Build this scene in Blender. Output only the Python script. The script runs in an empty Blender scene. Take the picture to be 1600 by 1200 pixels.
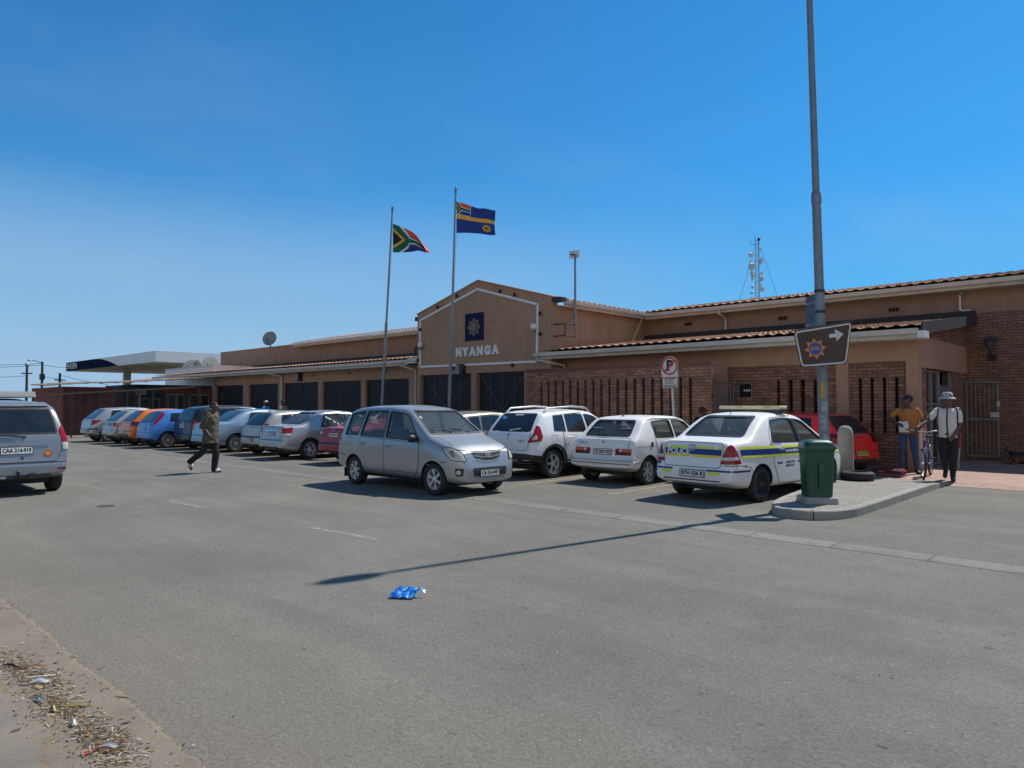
import bpy, bmesh, math, random
from mathutils import Vector, Matrix
from mathutils.bvhtree import BVHTree
from mathutils.geometry import tessellate_polygon
random.seed(7)
PI=math.pi
R_=math.radians
SC=bpy.context.scene
COL=SC.collection
DG=lambda: bpy.context.evaluated_depsgraph_get()

# ---------------------------------------------------------------- objects
def tag(o,label=None,cat=None,group=None,kind=None):
    if label: o['label']=label
    if cat: o['category']=cat
    if group: o['group']=group
    if kind: o['kind']=kind
    return o
def thing(name,label,cat,loc=(0,0,0),rz=0,group=None):
    o=bpy.data.objects.new(name,None); COL.objects.link(o)
    o.empty_display_size=.2
    o.location=loc; o.rotation_euler=(0,0,rz)
    return tag(o,label,cat,group)
def copy_tree(o,parent=None):
    c=o.copy(); COL.objects.link(c)
    if parent is not None:
        c.parent=parent; c.matrix_parent_inverse=o.matrix_parent_inverse.copy()
    for ch in o.children: copy_tree(ch,c)
    return c
def link_mesh(name,me,mats,parent=None,smooth=None):
    if not isinstance(mats,(list,tuple)): mats=[mats]
    if len(me.materials)==0:
        for m in mats: me.materials.append(m)
    o=bpy.data.objects.new(name,me); COL.objects.link(o)
    if parent is not None: o.parent=parent
    if smooth is not None:
        me.shade_smooth()
        if smooth<180: me.set_sharp_from_angle(angle=R_(smooth))
    return o

class MB:
    """collects faces for ONE mesh object"""
    def __init__(s): s.v=[]; s.f=[]; s.mi=[]; s.cur=0
    def add(s,vs,fs,M=None):
        n=len(s.v)
        for p in vs:
            p=Vector(p)
            s.v.append(M@p if M is not None else p)
        for f in fs: s.f.append([i+n for i in f]); s.mi.append(s.cur)
        return s
    def box(s,x0,x1,y0,y1,z0,z1,M=None):
        vs=[(x0,y0,z0),(x1,y0,z0),(x1,y1,z0),(x0,y1,z0),(x0,y0,z1),(x1,y0,z1),(x1,y1,z1),(x0,y1,z1)]
        return s.add(vs,[(3,2,1,0),(4,5,6,7),(0,1,5,4),(1,2,6,5),(2,3,7,6),(3,0,4,7)],M)
    def cyl(s,p,q,r0,r1=None,n=12,caps=True):
        r1=r0 if r1 is None else r1
        p=Vector(p);q=Vector(q); d=(q-p).normalized()
        a=d.orthogonal().normalized(); b=d.cross(a)
        vs=[];fs=[]
        for c,r in ((p,r0),(q,r1)):
            for i in range(n):
                t=2*PI*i/n; vs.append(c+a*(r*math.cos(t))+b*(r*math.sin(t)))
        for i in range(n): fs.append((i,(i+1)%n,n+(i+1)%n,n+i))
        if caps: fs.append(tuple(range(n-1,-1,-1))); fs.append(tuple(range(n,2*n)))
        return s.add(vs,fs)
    def tube(s,pts,r,n=8,caps=True):
        pts=[Vector(p) for p in pts]
        if not isinstance(r,(list,tuple)): r=[r]*len(pts)
        d0=(pts[1]-pts[0]).normalized(); a=d0.orthogonal().normalized()
        vs=[];fs=[]
        for i,p in enumerate(pts):
            d=(pts[min(i+1,len(pts)-1)]-pts[max(i-1,0)])
            if d.length<1e-9: d=d0
            d.normalize()
            a=(a-d*a.dot(d)); 
            if a.length<1e-6: a=d.orthogonal()
            a.normalize(); b=d.cross(a)
            for k in range(n):
                t=2*PI*k/n; vs.append(p+a*(r[i]*math.cos(t))+b*(r[i]*math.sin(t)))
        for i in range(len(pts)-1):
            for k in range(n):
                fs.append((i*n+k,i*n+(k+1)%n,(i+1)*n+(k+1)%n,(i+1)*n+k))
        if caps:
            fs.append(tuple(range(n-1,-1,-1))); fs.append(tuple(range((len(pts)-1)*n,len(pts)*n)))
        return s.add(vs,fs)
    def lathe(s,prof,n=24,M=None,closed=False):
        """prof: list of (r,z) revolved about z"""
        vs=[];fs=[];m=len(prof)
        for r,z in prof:
            for k in range(n):
                t=2*PI*k/n; vs.append((r*math.cos(t),r*math.sin(t),z))
        for i in range(m if closed else m-1):
            j=(i+1)%m
            for k in range(n): fs.append((i*n+k,i*n+(k+1)%n,j*n+(k+1)%n,j*n+k))
        if not closed:
            if prof[0][0]>1e-5: fs.append(tuple(range(n-1,-1,-1)))
            if prof[-1][0]>1e-5: fs.append(tuple(range((m-1)*n,m*n)))
        return s.add(vs,fs,M)
    def prism(s,poly,d0,d1,axis='y',M=None):
        """poly: list of (a,b); axis y -> (a,d,b); x -> (d,a,b); z -> (a,b,d)"""
        def P(a,b,d): return {'y':(a,d,b),'x':(d,a,b),'z':(a,b,d)}[axis]
        n=len(poly)
        vs=[P(a,b,d0) for a,b in poly]+[P(a,b,d1) for a,b in poly]
        fs=[tuple(range(n-1,-1,-1)),tuple(range(n,2*n))]
        for i in range(n): fs.append((i,(i+1)%n,n+(i+1)%n,n+i))
        return s.add(vs,fs,M)
    def ball(s,c,r,n=12,m=8,M=None):
        if not isinstance(r,(tuple,list)): r=(r,r,r)
        c=Vector(c); vs=[];fs=[]
        for i in range(m+1):
            ph=PI*i/m
            for k in range(n):
                t=2*PI*k/n
                vs.append((c.x+r[0]*math.sin(ph)*math.cos(t),c.y+r[1]*math.sin(ph)*math.sin(t),c.z-r[2]*math.cos(ph)))
        for i in range(m):
            for k in range(n): fs.append((i*n+k,i*n+(k+1)%n,(i+1)*n+(k+1)%n,(i+1)*n+k))
        return s.add(vs,fs,M)
    def capsule(s,p,q,r0,r1,n=12):
        p=Vector(p);q=Vector(q); d=q-p; L=d.length
        if L<1e-6: return s.ball(p,r0)
        d.normalize(); pts=[];rs=[]
        for i in range(0,5):
            t=i/4*PI/2; pts.append(p-d*(r0*math.cos(t))); rs.append(max(1e-4,r0*math.sin(t)))
        for i in range(0,5):
            t=i/4*PI/2; pts.append(q+d*(r1*math.sin(t))); rs.append(max(1e-4,r1*math.cos(t)))
        return s.tube(pts,rs,n)
    def grid(s,fn,nu,nv,closed_u=False):
        vs=[fn(i/nu,j/nv) for j in range(nv+1) for i in range(nu+1)]
        fs=[(j*(nu+1)+i,j*(nu+1)+i+1,(j+1)*(nu+1)+i+1,(j+1)*(nu+1)+i) for j in range(nv) for i in range(nu)]
        return s.add(vs,fs)
    def mesh(s,name='m',recalc=True,weld=True):
        me=bpy.data.meshes.new(name)
        me.from_pydata([tuple(p) for p in s.v],[],s.f)
        me.polygons.foreach_set('material_index',s.mi)
        bm=bmesh.new(); bm.from_mesh(me)
        if weld: bmesh.ops.remove_doubles(bm,verts=bm.verts,dist=1e-5)
        bm.faces.ensure_lookup_table()
        if recalc: bmesh.ops.recalc_face_normals(bm,faces=bm.faces)
        bm.to_mesh(me); bm.free(); me.update()
        return me
    def build(s,name,mats,parent=None,smooth=None,bevel=0,seg=2,recalc=True,weld=True):
        me=s.mesh(name,recalc,weld)
        if bevel>0:
            bm=bmesh.new(); bm.from_mesh(me)
            es=[e for e in bm.edges if len(e.link_faces)==2 and e.calc_face_angle(0)>R_(30)]
            bmesh.ops.bevel(bm,geom=es,offset=bevel,segments=seg,affect='EDGES',profile=.5,clamp_overlap=True)
            bm.to_mesh(me); bm.free()
            if smooth is None: smooth=35
        return link_mesh(name,me,mats,parent,smooth)

def evaluated_mesh(o):
    me=bpy.data.meshes.new_from_object(o.evaluated_get(DG()),preserve_all_data_layers=False,depsgraph=DG())
    return me
def drop(o):
    me=o.data; bpy.data.objects.remove(o)
    if isinstance(me,bpy.types.Mesh) and me.users==0: bpy.data.meshes.remove(me)

_text_cache={}
def text_mesh(txt,size=1.0,bold=0.0,extrude=0.0,space=1.0,align='CENTER'):
    """returns (verts,faces) of the text lying in its xy plane"""
    k=(txt,size,bold,extrude,space,align)
    if k in _text_cache: return _text_cache[k]
    cu=bpy.data.curves.new('t','FONT'); cu.body=txt; cu.size=size; cu.offset=bold; cu.extrude=extrude
    cu.space_character=space; cu.align_x=align; cu.align_y='CENTER'; cu.resolution_u=3
    o=bpy.data.objects.new('t',cu); COL.objects.link(o)
    me=bpy.data.meshes.new_from_object(o.evaluated_get(DG()))
    r=([v.co.copy() for v in me.vertices],[list(p.vertices) for p in me.polygons])
    bpy.data.objects.remove(o); bpy.data.curves.remove(cu); bpy.data.meshes.remove(me)
    _text_cache[k]=r
    return r
def text_on(mb,txt,size,M,bold=0.0,extrude=0.0,space=1.0,sx=1.0):
    vs,fs=text_mesh(txt,size,bold,extrude,space)
    mb.add([Vector((v.x*sx,v.y,v.z)) for v in vs],fs,M)

# ---------------------------------------------------------------- materials
class N:
    def __init__(s,name):
        s.m=bpy.data.materials.new(name); s.m.use_nodes=True
        s.t=s.m.node_tree; s.b=s.t.nodes['Principled BSDF']; s.out=s.t.nodes['Material Output']
    def n(s,typ,**kw):
        nd=s.t.nodes.new(typ)
        for k,v in kw.items():
            if hasattr(nd,k) and k not in nd.inputs: setattr(nd,k,v)
            else: nd.inputs[k].default_value=v
        return nd
    def l(s,a,b): s.t.links.new(a,b)
    def coord(s,which='Object',scale=None,rot=None):
        tc=s.n('ShaderNodeTexCoord'); o=tc.outputs[which]
        if scale is not None or rot is not None:
            mp=s.n('ShaderNodeMapping')
            if scale is not None: mp.inputs['Scale'].default_value=scale if hasattr(scale,'__len__') else (scale,)*3
            if rot is not None: mp.inputs['Rotation'].default_value=rot
            s.l(o,mp.inputs[0]); o=mp.outputs[0]
        return o
    def noise(s,vec,scale,detail=4,rough=.6,dist=0):
        nd=s.n('ShaderNodeTexNoise'); nd.inputs['Scale'].default_value=scale; nd.inputs['Detail'].default_value=detail
        nd.inputs['Roughness'].default_value=rough; nd.inputs['Distortion'].default_value=dist
        s.l(vec,nd.inputs['Vector']); return nd.outputs['Fac']
    def ramp(s,fac,stops,interp='LINEAR'):
        r=s.n('ShaderNodeValToRGB'); e=r.color_ramp.elements; r.color_ramp.interpolation=interp
        while len(e)<len(stops): e.new(.5)
        for i,(p,c) in enumerate(stops):
            e[i].position=p; e[i].color=c if len(c)==4 else (*c,1)
        s.l(fac,r.inputs[0]); return r.outputs[0]
    def mix(s,fac,a,b,mode='MIX'):
        m=s.n('ShaderNodeMix',data_type='RGBA',blend_type=mode)
        for sock,v in ((m.inputs[0],fac),(m.inputs[6],a),(m.inputs[7],b)):
            if isinstance(v,bpy.types.NodeSocket): s.l(v,sock)
            elif isinstance(v,(int,float)): sock.default_value=v
            else: sock.default_value=v if len(v)==4 else (*v,1)
        return m.outputs[2]
    def math(s,op,a,b=0):
        m=s.n('ShaderNodeMath',operation=op)
        for i,v in ((0,a),(1,b)):
            if isinstance(v,bpy.types.NodeSocket): s.l(v,m.inputs[i])
            else: m.inputs[i].default_value=v
        return m.outputs[0]
    def bump(s,h,strength=.3,dist=.01):
        b=s.n('ShaderNodeBump'); b.inputs['Strength'].default_value=strength; b.inputs['Distance'].default_value=dist
        s.l(h,b.inputs['Height']); s.l(b.outputs[0],s.b.inputs['Normal'])
    def base(s,c): 
        if isinstance(c,bpy.types.NodeSocket): s.l(c,s.b.inputs['Base Color'])
        else: s.b.inputs['Base Color'].default_value=c if len(c)==4 else (*c,1)
    def set(s,**kw):
        for k,v in kw.items():
            k=k.replace('_',' ')
            i=s.b.inputs[k]
            if isinstance(v,bpy.types.NodeSocket): s.l(v,i)
            else: i.default_value=v
        return s
_M={}
def flat(name,c,rough=.6,metal=0,var=.12,scale=6,bump=0,coat=0,spec=.5):
    if name in _M: return _M[name]
    n=N(name); v=n.coord()
    f=n.noise(v,scale,5,.65)
    d=tuple(x*(1-var) for x in c); u=tuple(min(1,x*(1+var)) for x in c)
    n.base(n.ramp(f,[(.3,d),(.7,u)]))
    n.set(Roughness=rough,Metallic=metal)
    n.b.inputs['Specular IOR Level'].default_value=spec
    n.b.inputs['Coat Weight'].default_value=coat
    if bump: n.bump(n.noise(v,scale*8,4),bump,.01)
    _M[name]=n.m; return n.m
def paint(name,c,metal=.0,rough=.32,dust=.25,coat=.45):
    if name in _M: return _M[name]
    n=N(name); v=n.coord()
    f=n.noise(v,3.0,6,.7,.3)
    lum=sum(c)/3
    dc=tuple(x*.72+.28*(.23*y) for x,y in zip(c,(1,.93,.82)))
    col=n.mix(n.math('MULTIPLY',n.ramp(f,[(.42,(0,0,0)),(.75,(1,1,1))]),dust),c,dc)
    # road dirt near the sills
    sp=n.n('ShaderNodeSeparateXYZ'); n.l(v,sp.inputs[0])
    h=n.math('SUBTRACT',.55,sp.outputs[2]); h=n.math('MULTIPLY',h,1.4)
    h=n.math('MULTIPLY',h,n.noise(v,7,5))
    cl=n.n('ShaderNodeClamp'); n.l(h,cl.inputs[0])
    n.base(n.mix(cl.outputs[0],col,tuple(x*.5+.5*(.15*y) for x,y in zip(c,(1,.9,.75)))))
    n.set(Metallic=metal,Roughness=n.math('ADD',rough-.05,n.math('MULTIPLY',f,.12)))
    n.set(Coat_Weight=coat*.6,Coat_Roughness=.05)
    n.b.inputs['Specular IOR Level'].default_value=.35
    _M[name]=n.m; return n.m
def glass(name,tint=(.55,.6,.6),dark=.0,rough=.02):
    """clear pane: transparent tint plus a sharp reflection"""
    if name in _M: return _M[name]
    n=N(name); t=n.t
    tr=n.n('ShaderNodeBsdfTransparent'); tr.inputs[0].default_value=(*tint,1)
    gl=n.n('ShaderNodeBsdfGlossy'); gl.inputs['Roughness'].default_value=rough; gl.inputs[0].default_value=(.9,.93,.95,1)
    fr=n.n('ShaderNodeFresnel'); fr.inputs[0].default_value=1.5
    mx=n.n('ShaderNodeMixShader')
    n.l(fr.outputs[0],mx.inputs[0]); n.l(tr.outputs[0],mx.inputs[1]); n.l(gl.outputs[0],mx.inputs[2])
    last=mx.outputs[0]
    if dark:     # a film of dust that catches the light
        df=n.n('ShaderNodeBsdfDiffuse'); df.inputs[0].default_value=(.55,.57,.54,1); tl=n.n('ShaderNodeBsdfTranslucent'); tl.inputs[0].default_value=(.6,.6,.56,1)
        d2=n.n('ShaderNodeMixShader'); d2.inputs[0].default_value=.4; n.l(df.outputs[0],d2.inputs[1]); n.l(tl.outputs[0],d2.inputs[2])
        m2=n.n('ShaderNodeMixShader'); n.l(n.math('MULTIPLY',n.math('ADD',n.noise(n.coord(),3,5,.7),.45),dark),m2.inputs[0]); n.l(last,m2.inputs[1]); n.l(d2.outputs[0],m2.inputs[2]); last=m2.outputs[0]
    n.l(last,n.out.inputs[0])
    n.t.nodes.remove(n.b)
    _M[name]=n.m; return n.m
def tinted(name,c=(.012,.014,.018)):
    if name in _M: return _M[name]
    n=N(name); v=n.coord()
    n.base(n.ramp(n.noise(v,2.5,3),[(.35,c),(.7,tuple(x*2.2 for x in c))]))
    n.set(Roughness=.04,Coat_Weight=.3,Coat_Roughness=.02)
    _M[name]=n.m; return n.m
def lens(name,c,rough=.12):
    if name in _M: return _M[name]
    n=N(name); v=n.coord()
    w=n.n('ShaderNodeTexWave'); w.inputs['Scale'].default_value=14; w.inputs['Distortion'].default_value=.6; n.l(v,w.inputs[0])
    n.base(n.mix(n.math('MULTIPLY',w.outputs['Fac'],.45),c,tuple(x*.45 for x in c)))
    n.set(Roughness=rough,Coat_Weight=.35,Coat_Roughness=.03)
    n.b.inputs['Specular IOR Level'].default_value=.3
    _M[name]=n.m; return n.m

RUB=flat('black_rubber',(.018,.018,.019),.75)
BLK=flat('black_plastic',(.022,.022,.024),.5)
INT=flat('dark_interior',(.075,.075,.075),.8)
CHR=flat('chrome',(.55,.56,.58),.22,1,.05)
ALU=flat('alloy_rim',(.62,.63,.65),.35,.3,.08)
STL=flat('dark_steel_rim',(.03,.03,.032),.45,.3)
HUB=flat('silver_hubcap',(.50,.51,.53),.32,.6,.1)
WHP=flat('plate_white',(.72,.72,.70),.4)
YLP=flat('plate_yellow',(.75,.55,.05),.4)
TXT=flat('plate_black',(.02,.03,.03),.5)
REDL=lens('red_lens',(.36,.006,.008))
DRED=lens('dark_red_lens',(.13,.008,.01))
CLRL=lens('clear_lens',(.62,.60,.55))
ORGL=lens('orange_lens',(.6,.16,.02))
SEATM=flat('seat_fabric',(.11,.115,.12),.9)
# ---------------------------------------------------------------- cars
def lerp_tab(tab,x):
    if x<=tab[0][0]: return tab[0][1]
    for (a,va),(b,vb) in zip(tab,tab[1:]):
        if x<=b: return va+(vb-va)*(x-a)/max(1e-9,b-a)
    return tab[-1][1]

class Shell:
    def __init__(s,sp):
        s.sp=sp; s.L=sp['L']
    def half(s,x,inset=0.0):
        sp=s.sp
        zt=lerp_tab(sp['top'],x); zb=lerp_tab(sp['bot'],x); W=lerp_tab(sp['plan'],x)
        zs=min(lerp_tab(sp['belt'],x),zt-.055)
        t=sp.get('tumble',.3)
        drop=min(sp.get('roofdrop',.085),.55*(zt-zs))
        z5=zt-drop; y5=W*.975-t*max(0,z5-zs)-.012
        bulge=sp.get('bulge',.985)
        if inset:
            zt-=inset; z5-=inset; W-=inset; y5-=inset; zs=min(zs,z5-.02); zb=max(zb+.12,.34)
            drop=zt-z5
        h=zs-zb
        ul,uf=sp.get('uptail',(.9,0)); q=1-uf*max(0,1-x/ul); q2=1-.35*uf*max(0,1-x/ul)
        y5*=q
        return [(0,zb),(W*.70,zb),(W*.955,zb+.035),(W*bulge,zb+.25*h),(W*q2,zb+.62*h),(W*.997*q,zb+.86*h),(W*.975*q,zs),
                (y5,z5),(y5-.055,zt-drop*.36),(y5*.62,zt-drop*.08),(0,zt)]
    def xs(s):
        k=set()
        for nm in ('top','plan'):
            for x,_ in s.sp[nm]: k.add(round(x,4))
        for x in s.sp.get('stations',[]): k.add(x)
        k=sorted(k); out=[]
        for a,b in zip(k,k[1:]):
            n=max(1,int(math.ceil((b-a)/.17)))
            for i in range(n): out.append(a+(b-a)*i/n)
        out.append(k[-1])
        r=[out[0]]
        for x in out[1:]:
            if x-r[-1]>.012: r.append(x)
        return r
    def loft(s,xs,inset=0.0):
        mb=MB(); rings=[]
        vs=[];fs=[]
        for x in xs:
            h=s.half(x,inset); n=len(h)
            ring=[]
            for y,z in h: ring.append(len(vs)); vs.append((x,-y,z))          # right side is -y
            mir=[]
            for i in range(n-2,0,-1): mir.append(len(vs)); vs.append((x,h[i][0],h[i][1]))
            rings.append(ring+mir)
        m=len(rings[0])
        for a,b in zip(rings,rings[1:]):
            for i in range(m): fs.append((a[i],a[(i+1)%m],b[(i+1)%m],b[i]))
        n=len(s.half(xs[0]))
        for r,flip in ((rings[0],1),(rings[-1],0)):
            for i in range(n-1):
                l0=r[i]; l1=r[i+1]
                q0=r[i] if i==0 else r[m-i]; q1=r[i+1] if i+1==n-1 else r[m-i-1]
                f=[l0,l1,q1,q0]
                f=[a for k,a in enumerate(f) if a not in f[:k]]
                fs.append(f if not flip else f[::-1])
        mb.add(vs,fs)
        return mb
    def solid(s,level=2):
        me=s.loft(s.xs()).mesh('shell')
        o=bpy.data.objects.new('shell',me); COL.objects.link(o)
        md=o.modifiers.new('s','SUBSURF'); md.levels=level; md.render_levels=level
        out=evaluated_mesh(o); drop(o)
        return out

def boolean(me,cutters):
    """cutters: list of (mesh) subtracted from me, exact solver, their materials kept"""
    o=bpy.data.objects.new('b',me); COL.objects.link(o); tmp=[]
    for c in cutters:
        co=bpy.data.objects.new('c',c); COL.objects.link(co); tmp.append(co)
        md=o.modifiers.new('b','BOOLEAN'); md.object=co; md.operation='DIFFERENCE'; md.solver='EXACT'; md.material_mode='TRANSFER'
    out=evaluated_mesh(o)
    drop(o)
    for c in tmp: drop(c)
    return out

class Projector:
    def __init__(s,me):
        s.me=me
        s.bvh=BVHTree.FromPolygons([v.co.copy() for v in me.vertices],[list(p.vertices) for p in me.polygons])
    def cast(s,u,v,yaw,off):
        d=Vector((math.cos(yaw),math.sin(yaw),0)); r=Vector((math.sin(yaw),-math.cos(yaw),0))
        o=r*u+Vector((0,0,v))-d*8+ (s.center if abs(math.sin(2*yaw))>.05 else Vector())
        hit,nor,_,_=s.bvh.ray_cast(o,d)
        if hit is None:
            p=r*u+Vector((0,0,v))+(s.center if abs(math.sin(2*yaw))>.05 else Vector())
            hit,nor,_,_=s.bvh.find_nearest(p-d*1.0)
        if nor.dot(d)>0: nor=-nor
        return hit+nor*off,nor
    center=Vector((0,0,0))
    def poly2d(s,poly,step):
        bm=bmesh.new()
        vs=[bm.verts.new((p[0],p[1],0)) for p in poly]
        for t in tessellate_polygon([[Vector((p[0],p[1],0)) for p in poly]]):
            try: bm.faces.new([vs[i] for i in t])
            except ValueError: pass
        s.cut(bm,step); return bm
    def cut(s,bm,step):
        xs=[v.co.x for v in bm.verts]; ys=[v.co.y for v in bm.verts]
        for ax,lo,hi in ((0,min(xs),max(xs)),(1,min(ys),max(ys))):
            k=math.floor(lo/step)+1
            while k*step<hi-1e-6:
                co=Vector((0,0,0)); no=Vector((0,0,0)); co[ax]=k*step; no[ax]=1
                bmesh.ops.bisect_plane(bm,geom=bm.verts[:]+bm.edges[:]+bm.faces[:],plane_co=co,plane_no=no,dist=1e-6)
                k+=1
    def lay(s,bm,yaw,off):
        d=Vector((math.cos(yaw),math.sin(yaw),0))
        for v in bm.verts: v.co=s.cast(v.co.x,v.co.y,yaw,off)[0]
        bm.normal_update()
        for f in bm.faces:
            if f.normal.dot(d)>0: f.normal_flip()
        return bm
    def patch(s,mb,poly,yaw,off=.004,step=.045,mirror=False):
        """polygon drawn in the view with heading yaw, laid on the shell"""
        bm=s.lay(s.poly2d(poly,step),yaw,off)
        s._take(mb,bm,mirror)
    def _take(s,mb,bm,mirror):
        bm.verts.index_update()
        vs=[v.co.copy() for v in bm.verts]; fs=[[v.index for v in f.verts] for f in bm.faces]
        bm.free()
        for mr in ((False,True) if mirror=='both' else (bool(mirror),)):
            if mr: mb.add([Vector((v.x,-v.y,v.z)) for v in vs],[f[::-1] for f in fs])
            else: mb.add(vs,fs)
    def text(s,mb,txt,size,u,v,yaw,off=.006,bold=0.0,sx=1.0,space=1.0,shear=0.0,mirror=False,slope=0.0):
        tv,tf=text_mesh(txt,size,bold,0,space)
        bm=bmesh.new(); vs=[bm.verts.new((u+p.x*sx+p.y*shear,v+p.y+p.x*sx*slope,0)) for p in tv]
        for f in tf:
            try: bm.faces.new([vs[i] for i in f])
            except ValueError: pass
        s.cut(bm,.06)
        s._take(mb,s.lay(bm,yaw,off),mirror)
    def line(s,mb,pts,width,yaw,off=.003,closed=False,mirror=False,step=.05):
        P=[Vector((p[0],p[1])) for p in pts]
        if closed: P=P+[P[0]]
        Q=[P[0]]
        for a,b in zip(P,P[1:]):
            n=max(1,int((b-a).length/step))
            for i in range(1,n+1): Q.append(a+(b-a)*i/n)
        vs=[];fs=[];m=len(Q)
        for i,p in enumerate(Q):
            if closed: a=Q[i-1] if i>0 else Q[m-2]; b=Q[i+1] if i<m-1 else Q[1]
            else: a=Q[max(0,i-1)]; b=Q[min(m-1,i+1)]
            t=(b-a); 
            if t.length<1e-9: t=Vector((1,0))
            t.normalize(); nn=Vector((-t.y,t.x))*width/2
            for q in (p+nn,p-nn): vs.append(s.cast(q.x,q.y,yaw,off)[0])
        for i in range(m-1): fs.append((2*i,2*i+1,2*i+3,2*i+2))
        for mr in ((False,True) if mirror=='both' else (bool(mirror),)):
            if mr: mb.add([Vector((v.x,-v.y,v.z)) for v in vs],[f[::-1] for f in fs])
            else: mb.add(vs,fs)

def inset(poly,d):
    """offset a polygon inwards by d (d<0 outwards)"""
    n=len(poly); a=sum(poly[i][0]*poly[(i+1)%n][1]-poly[(i+1)%n][0]*poly[i][1] for i in range(n))
    sg=1 if a>0 else -1
    out=[]
    for i in range(n):
        p0=Vector(poly[i-1][:2]);p=Vector(poly[i][:2]);p1=Vector(poly[(i+1)%n][:2])
        e0=(p-p0).normalized();e1=(p1-p).normalized()
        n0=Vector((-e0.y,e0.x))*sg;n1=Vector((-e1.y,e1.x))*sg
        m=(n0+n1)
        if m.length<1e-6: m=n0
        m.normalize(); k=d/max(.35,m.dot(n0))
        out.append((p.x+m.x*k,p.y+m.y*k))
    return out
def rounded(poly,r,seg=4):
    out=[];n=len(poly)
    for i in range(n):
        p0=Vector(poly[i-1][:2]);p=Vector(poly[i][:2]);p1=Vector(poly[(i+1)%n][:2])
        rr=poly[i][2] if len(poly[i])>2 else r
        a=(p0-p);b=(p1-p); k=min(rr,a.length*.45,b.length*.45)
        a=p+a.normalized()*k; b=p+b.normalized()*k
        for j in range(seg+1):
            t=j/seg; q=a*(1-t)**2+p*2*t*(1-t)+b*t*t; out.append((q.x,q.y))
    return out

# wheels -----------------------------------------------------------------
_wheel={}
def wheel_meshes(r,w,style):
    k=(round(r,3),round(w,3),style)
    if k in _wheel: return _wheel[k]
    rr=r*.66 if style not in('steel','cap') else r*.62
    M=Matrix.Rotation(PI/2,4,'X')       # z axis -> -y (outside = -y)
    t=MB(); h=w/2
    t.lathe([(rr,-h*.8),(rr+.015,-h),(r*.9,-h),(r*.965,-h*.86),(r,-h*.6),(r,h*.6),(r*.965,h*.86),(r*.9,h),(rr+.015,h),(rr,h*.8)],40,M,closed=True)
    # tread grooves are left to the rubber's bump
    tyre=t.mesh('tyre'); tyre.shade_smooth(); tyre.set_sharp_from_angle(angle=R_(30)); tyre.materials.append(RUB)
    m=MB(); o=h*.72    # outside face distance
    if style=='cap' or style=='cap8':
        m.cur=0
        prof=[(rr,o-.035),(rr,o-.005),(rr*.93,o+.004),(rr*.78,o-.004)]
        m.lathe([(rr+.004,-h*.6),(rr+.004,o-.02),(rr,o),(rr*.92,o+.006),(rr*.80,o-.004),(.001,o+.012)],40,M)
        n=8 if style=='cap8' else 7
        m.cur=1
        for i in range(n):
            a=2*PI*i/n
            pl=[]
            wd=.16 if style=='cap8' else .22
            for rad,da in ((rr*.40,wd*.75),(rr*.74,wd),(rr*.74,-wd),(rr*.40,-wd*.75)):
                pl.append((rad*math.cos(a+da),rad*math.sin(a+da)))
            m.prism(pl,o-.0,o+.013,'z',M)
        m.cur=0
        m.lathe([(rr*.24,o),(rr*.24,o+.018),(.001,o+.022)],20,M)
        mats=[HUB,STL]
    elif style=='steel':
        m.lathe([(rr+.004,-h*.6),(rr+.004,o-.02),(rr,o-.01),(rr*.9,o-.03),(rr*.78,o-.055),(rr*.55,o-.03),(rr*.3,o-.02),(rr*.26,o+.0),(.001,o+.002)],40,M)
        m.cur=1
        for i in range(12):
            a=2*PI*i/12; c=Vector((rr*.70*math.cos(a),rr*.70*math.sin(a),o-.045))
            m.lathe([(.02,0),(.001,.012)],8,M@Matrix.Translation(c))
        mats=[STL,RUB]
    else:
        ns={'alloy5':5,'alloy6':6,'alloy10':10}[style]
        m.cur=0
        m.lathe([(rr+.004,-h*.7),(rr+.004,o-.03),(rr,o),(rr*.93,o+.004),(rr*.88,o-.03),(rr*.86,-h*.4)],44,M)
        m.cur=1
        m.lathe([(rr*.88,o-.09),(.001,o-.09)],30,M)
        m.cur=0
        for i in range(ns):
            a=2*PI*i/ns
            w0,w1=(.30,.15) if style=='alloy5' else ((.30,.16) if style=='alloy6' else (.17,.055))
            if style=='alloy10': a+= (.0 if i%2 else -.14)
            pl=[]
            for rad,da in ((rr*.20,w0*1.4),(rr*.55,w0*.55),(rr*.93,w1*1.1),(rr*.93,-w1*1.1),(rr*.55,-w0*.55),(rr*.20,-w0*1.4)):
                pl.append((rad*math.cos(a+da),rad*math.sin(a+da)))
            m.prism(pl,o-.045,o-.008,'z',M)
        m.lathe([(rr*.27,o-.05),(rr*.27,o-.006),(rr*.16,o+.004),(.001,o+.006)],20,M)
        m.cur=1
        for i in range(5):
            a=2*PI*i/5+.3; c=Vector((rr*.21*math.cos(a),rr*.21*math.sin(a),o-.006))
            m.lathe([(.009,0),(.009,.006),(.001,.007)],8,M@Matrix.Translation(c))
        mats=[ALU,STL]
    rim=m.mesh('rim'); rim.shade_smooth(); rim.set_sharp_from_angle(angle=R_(35))
    for x in mats: rim.materials.append(x)
    _wheel[k]=(tyre,rim); return _wheel[k]

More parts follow.
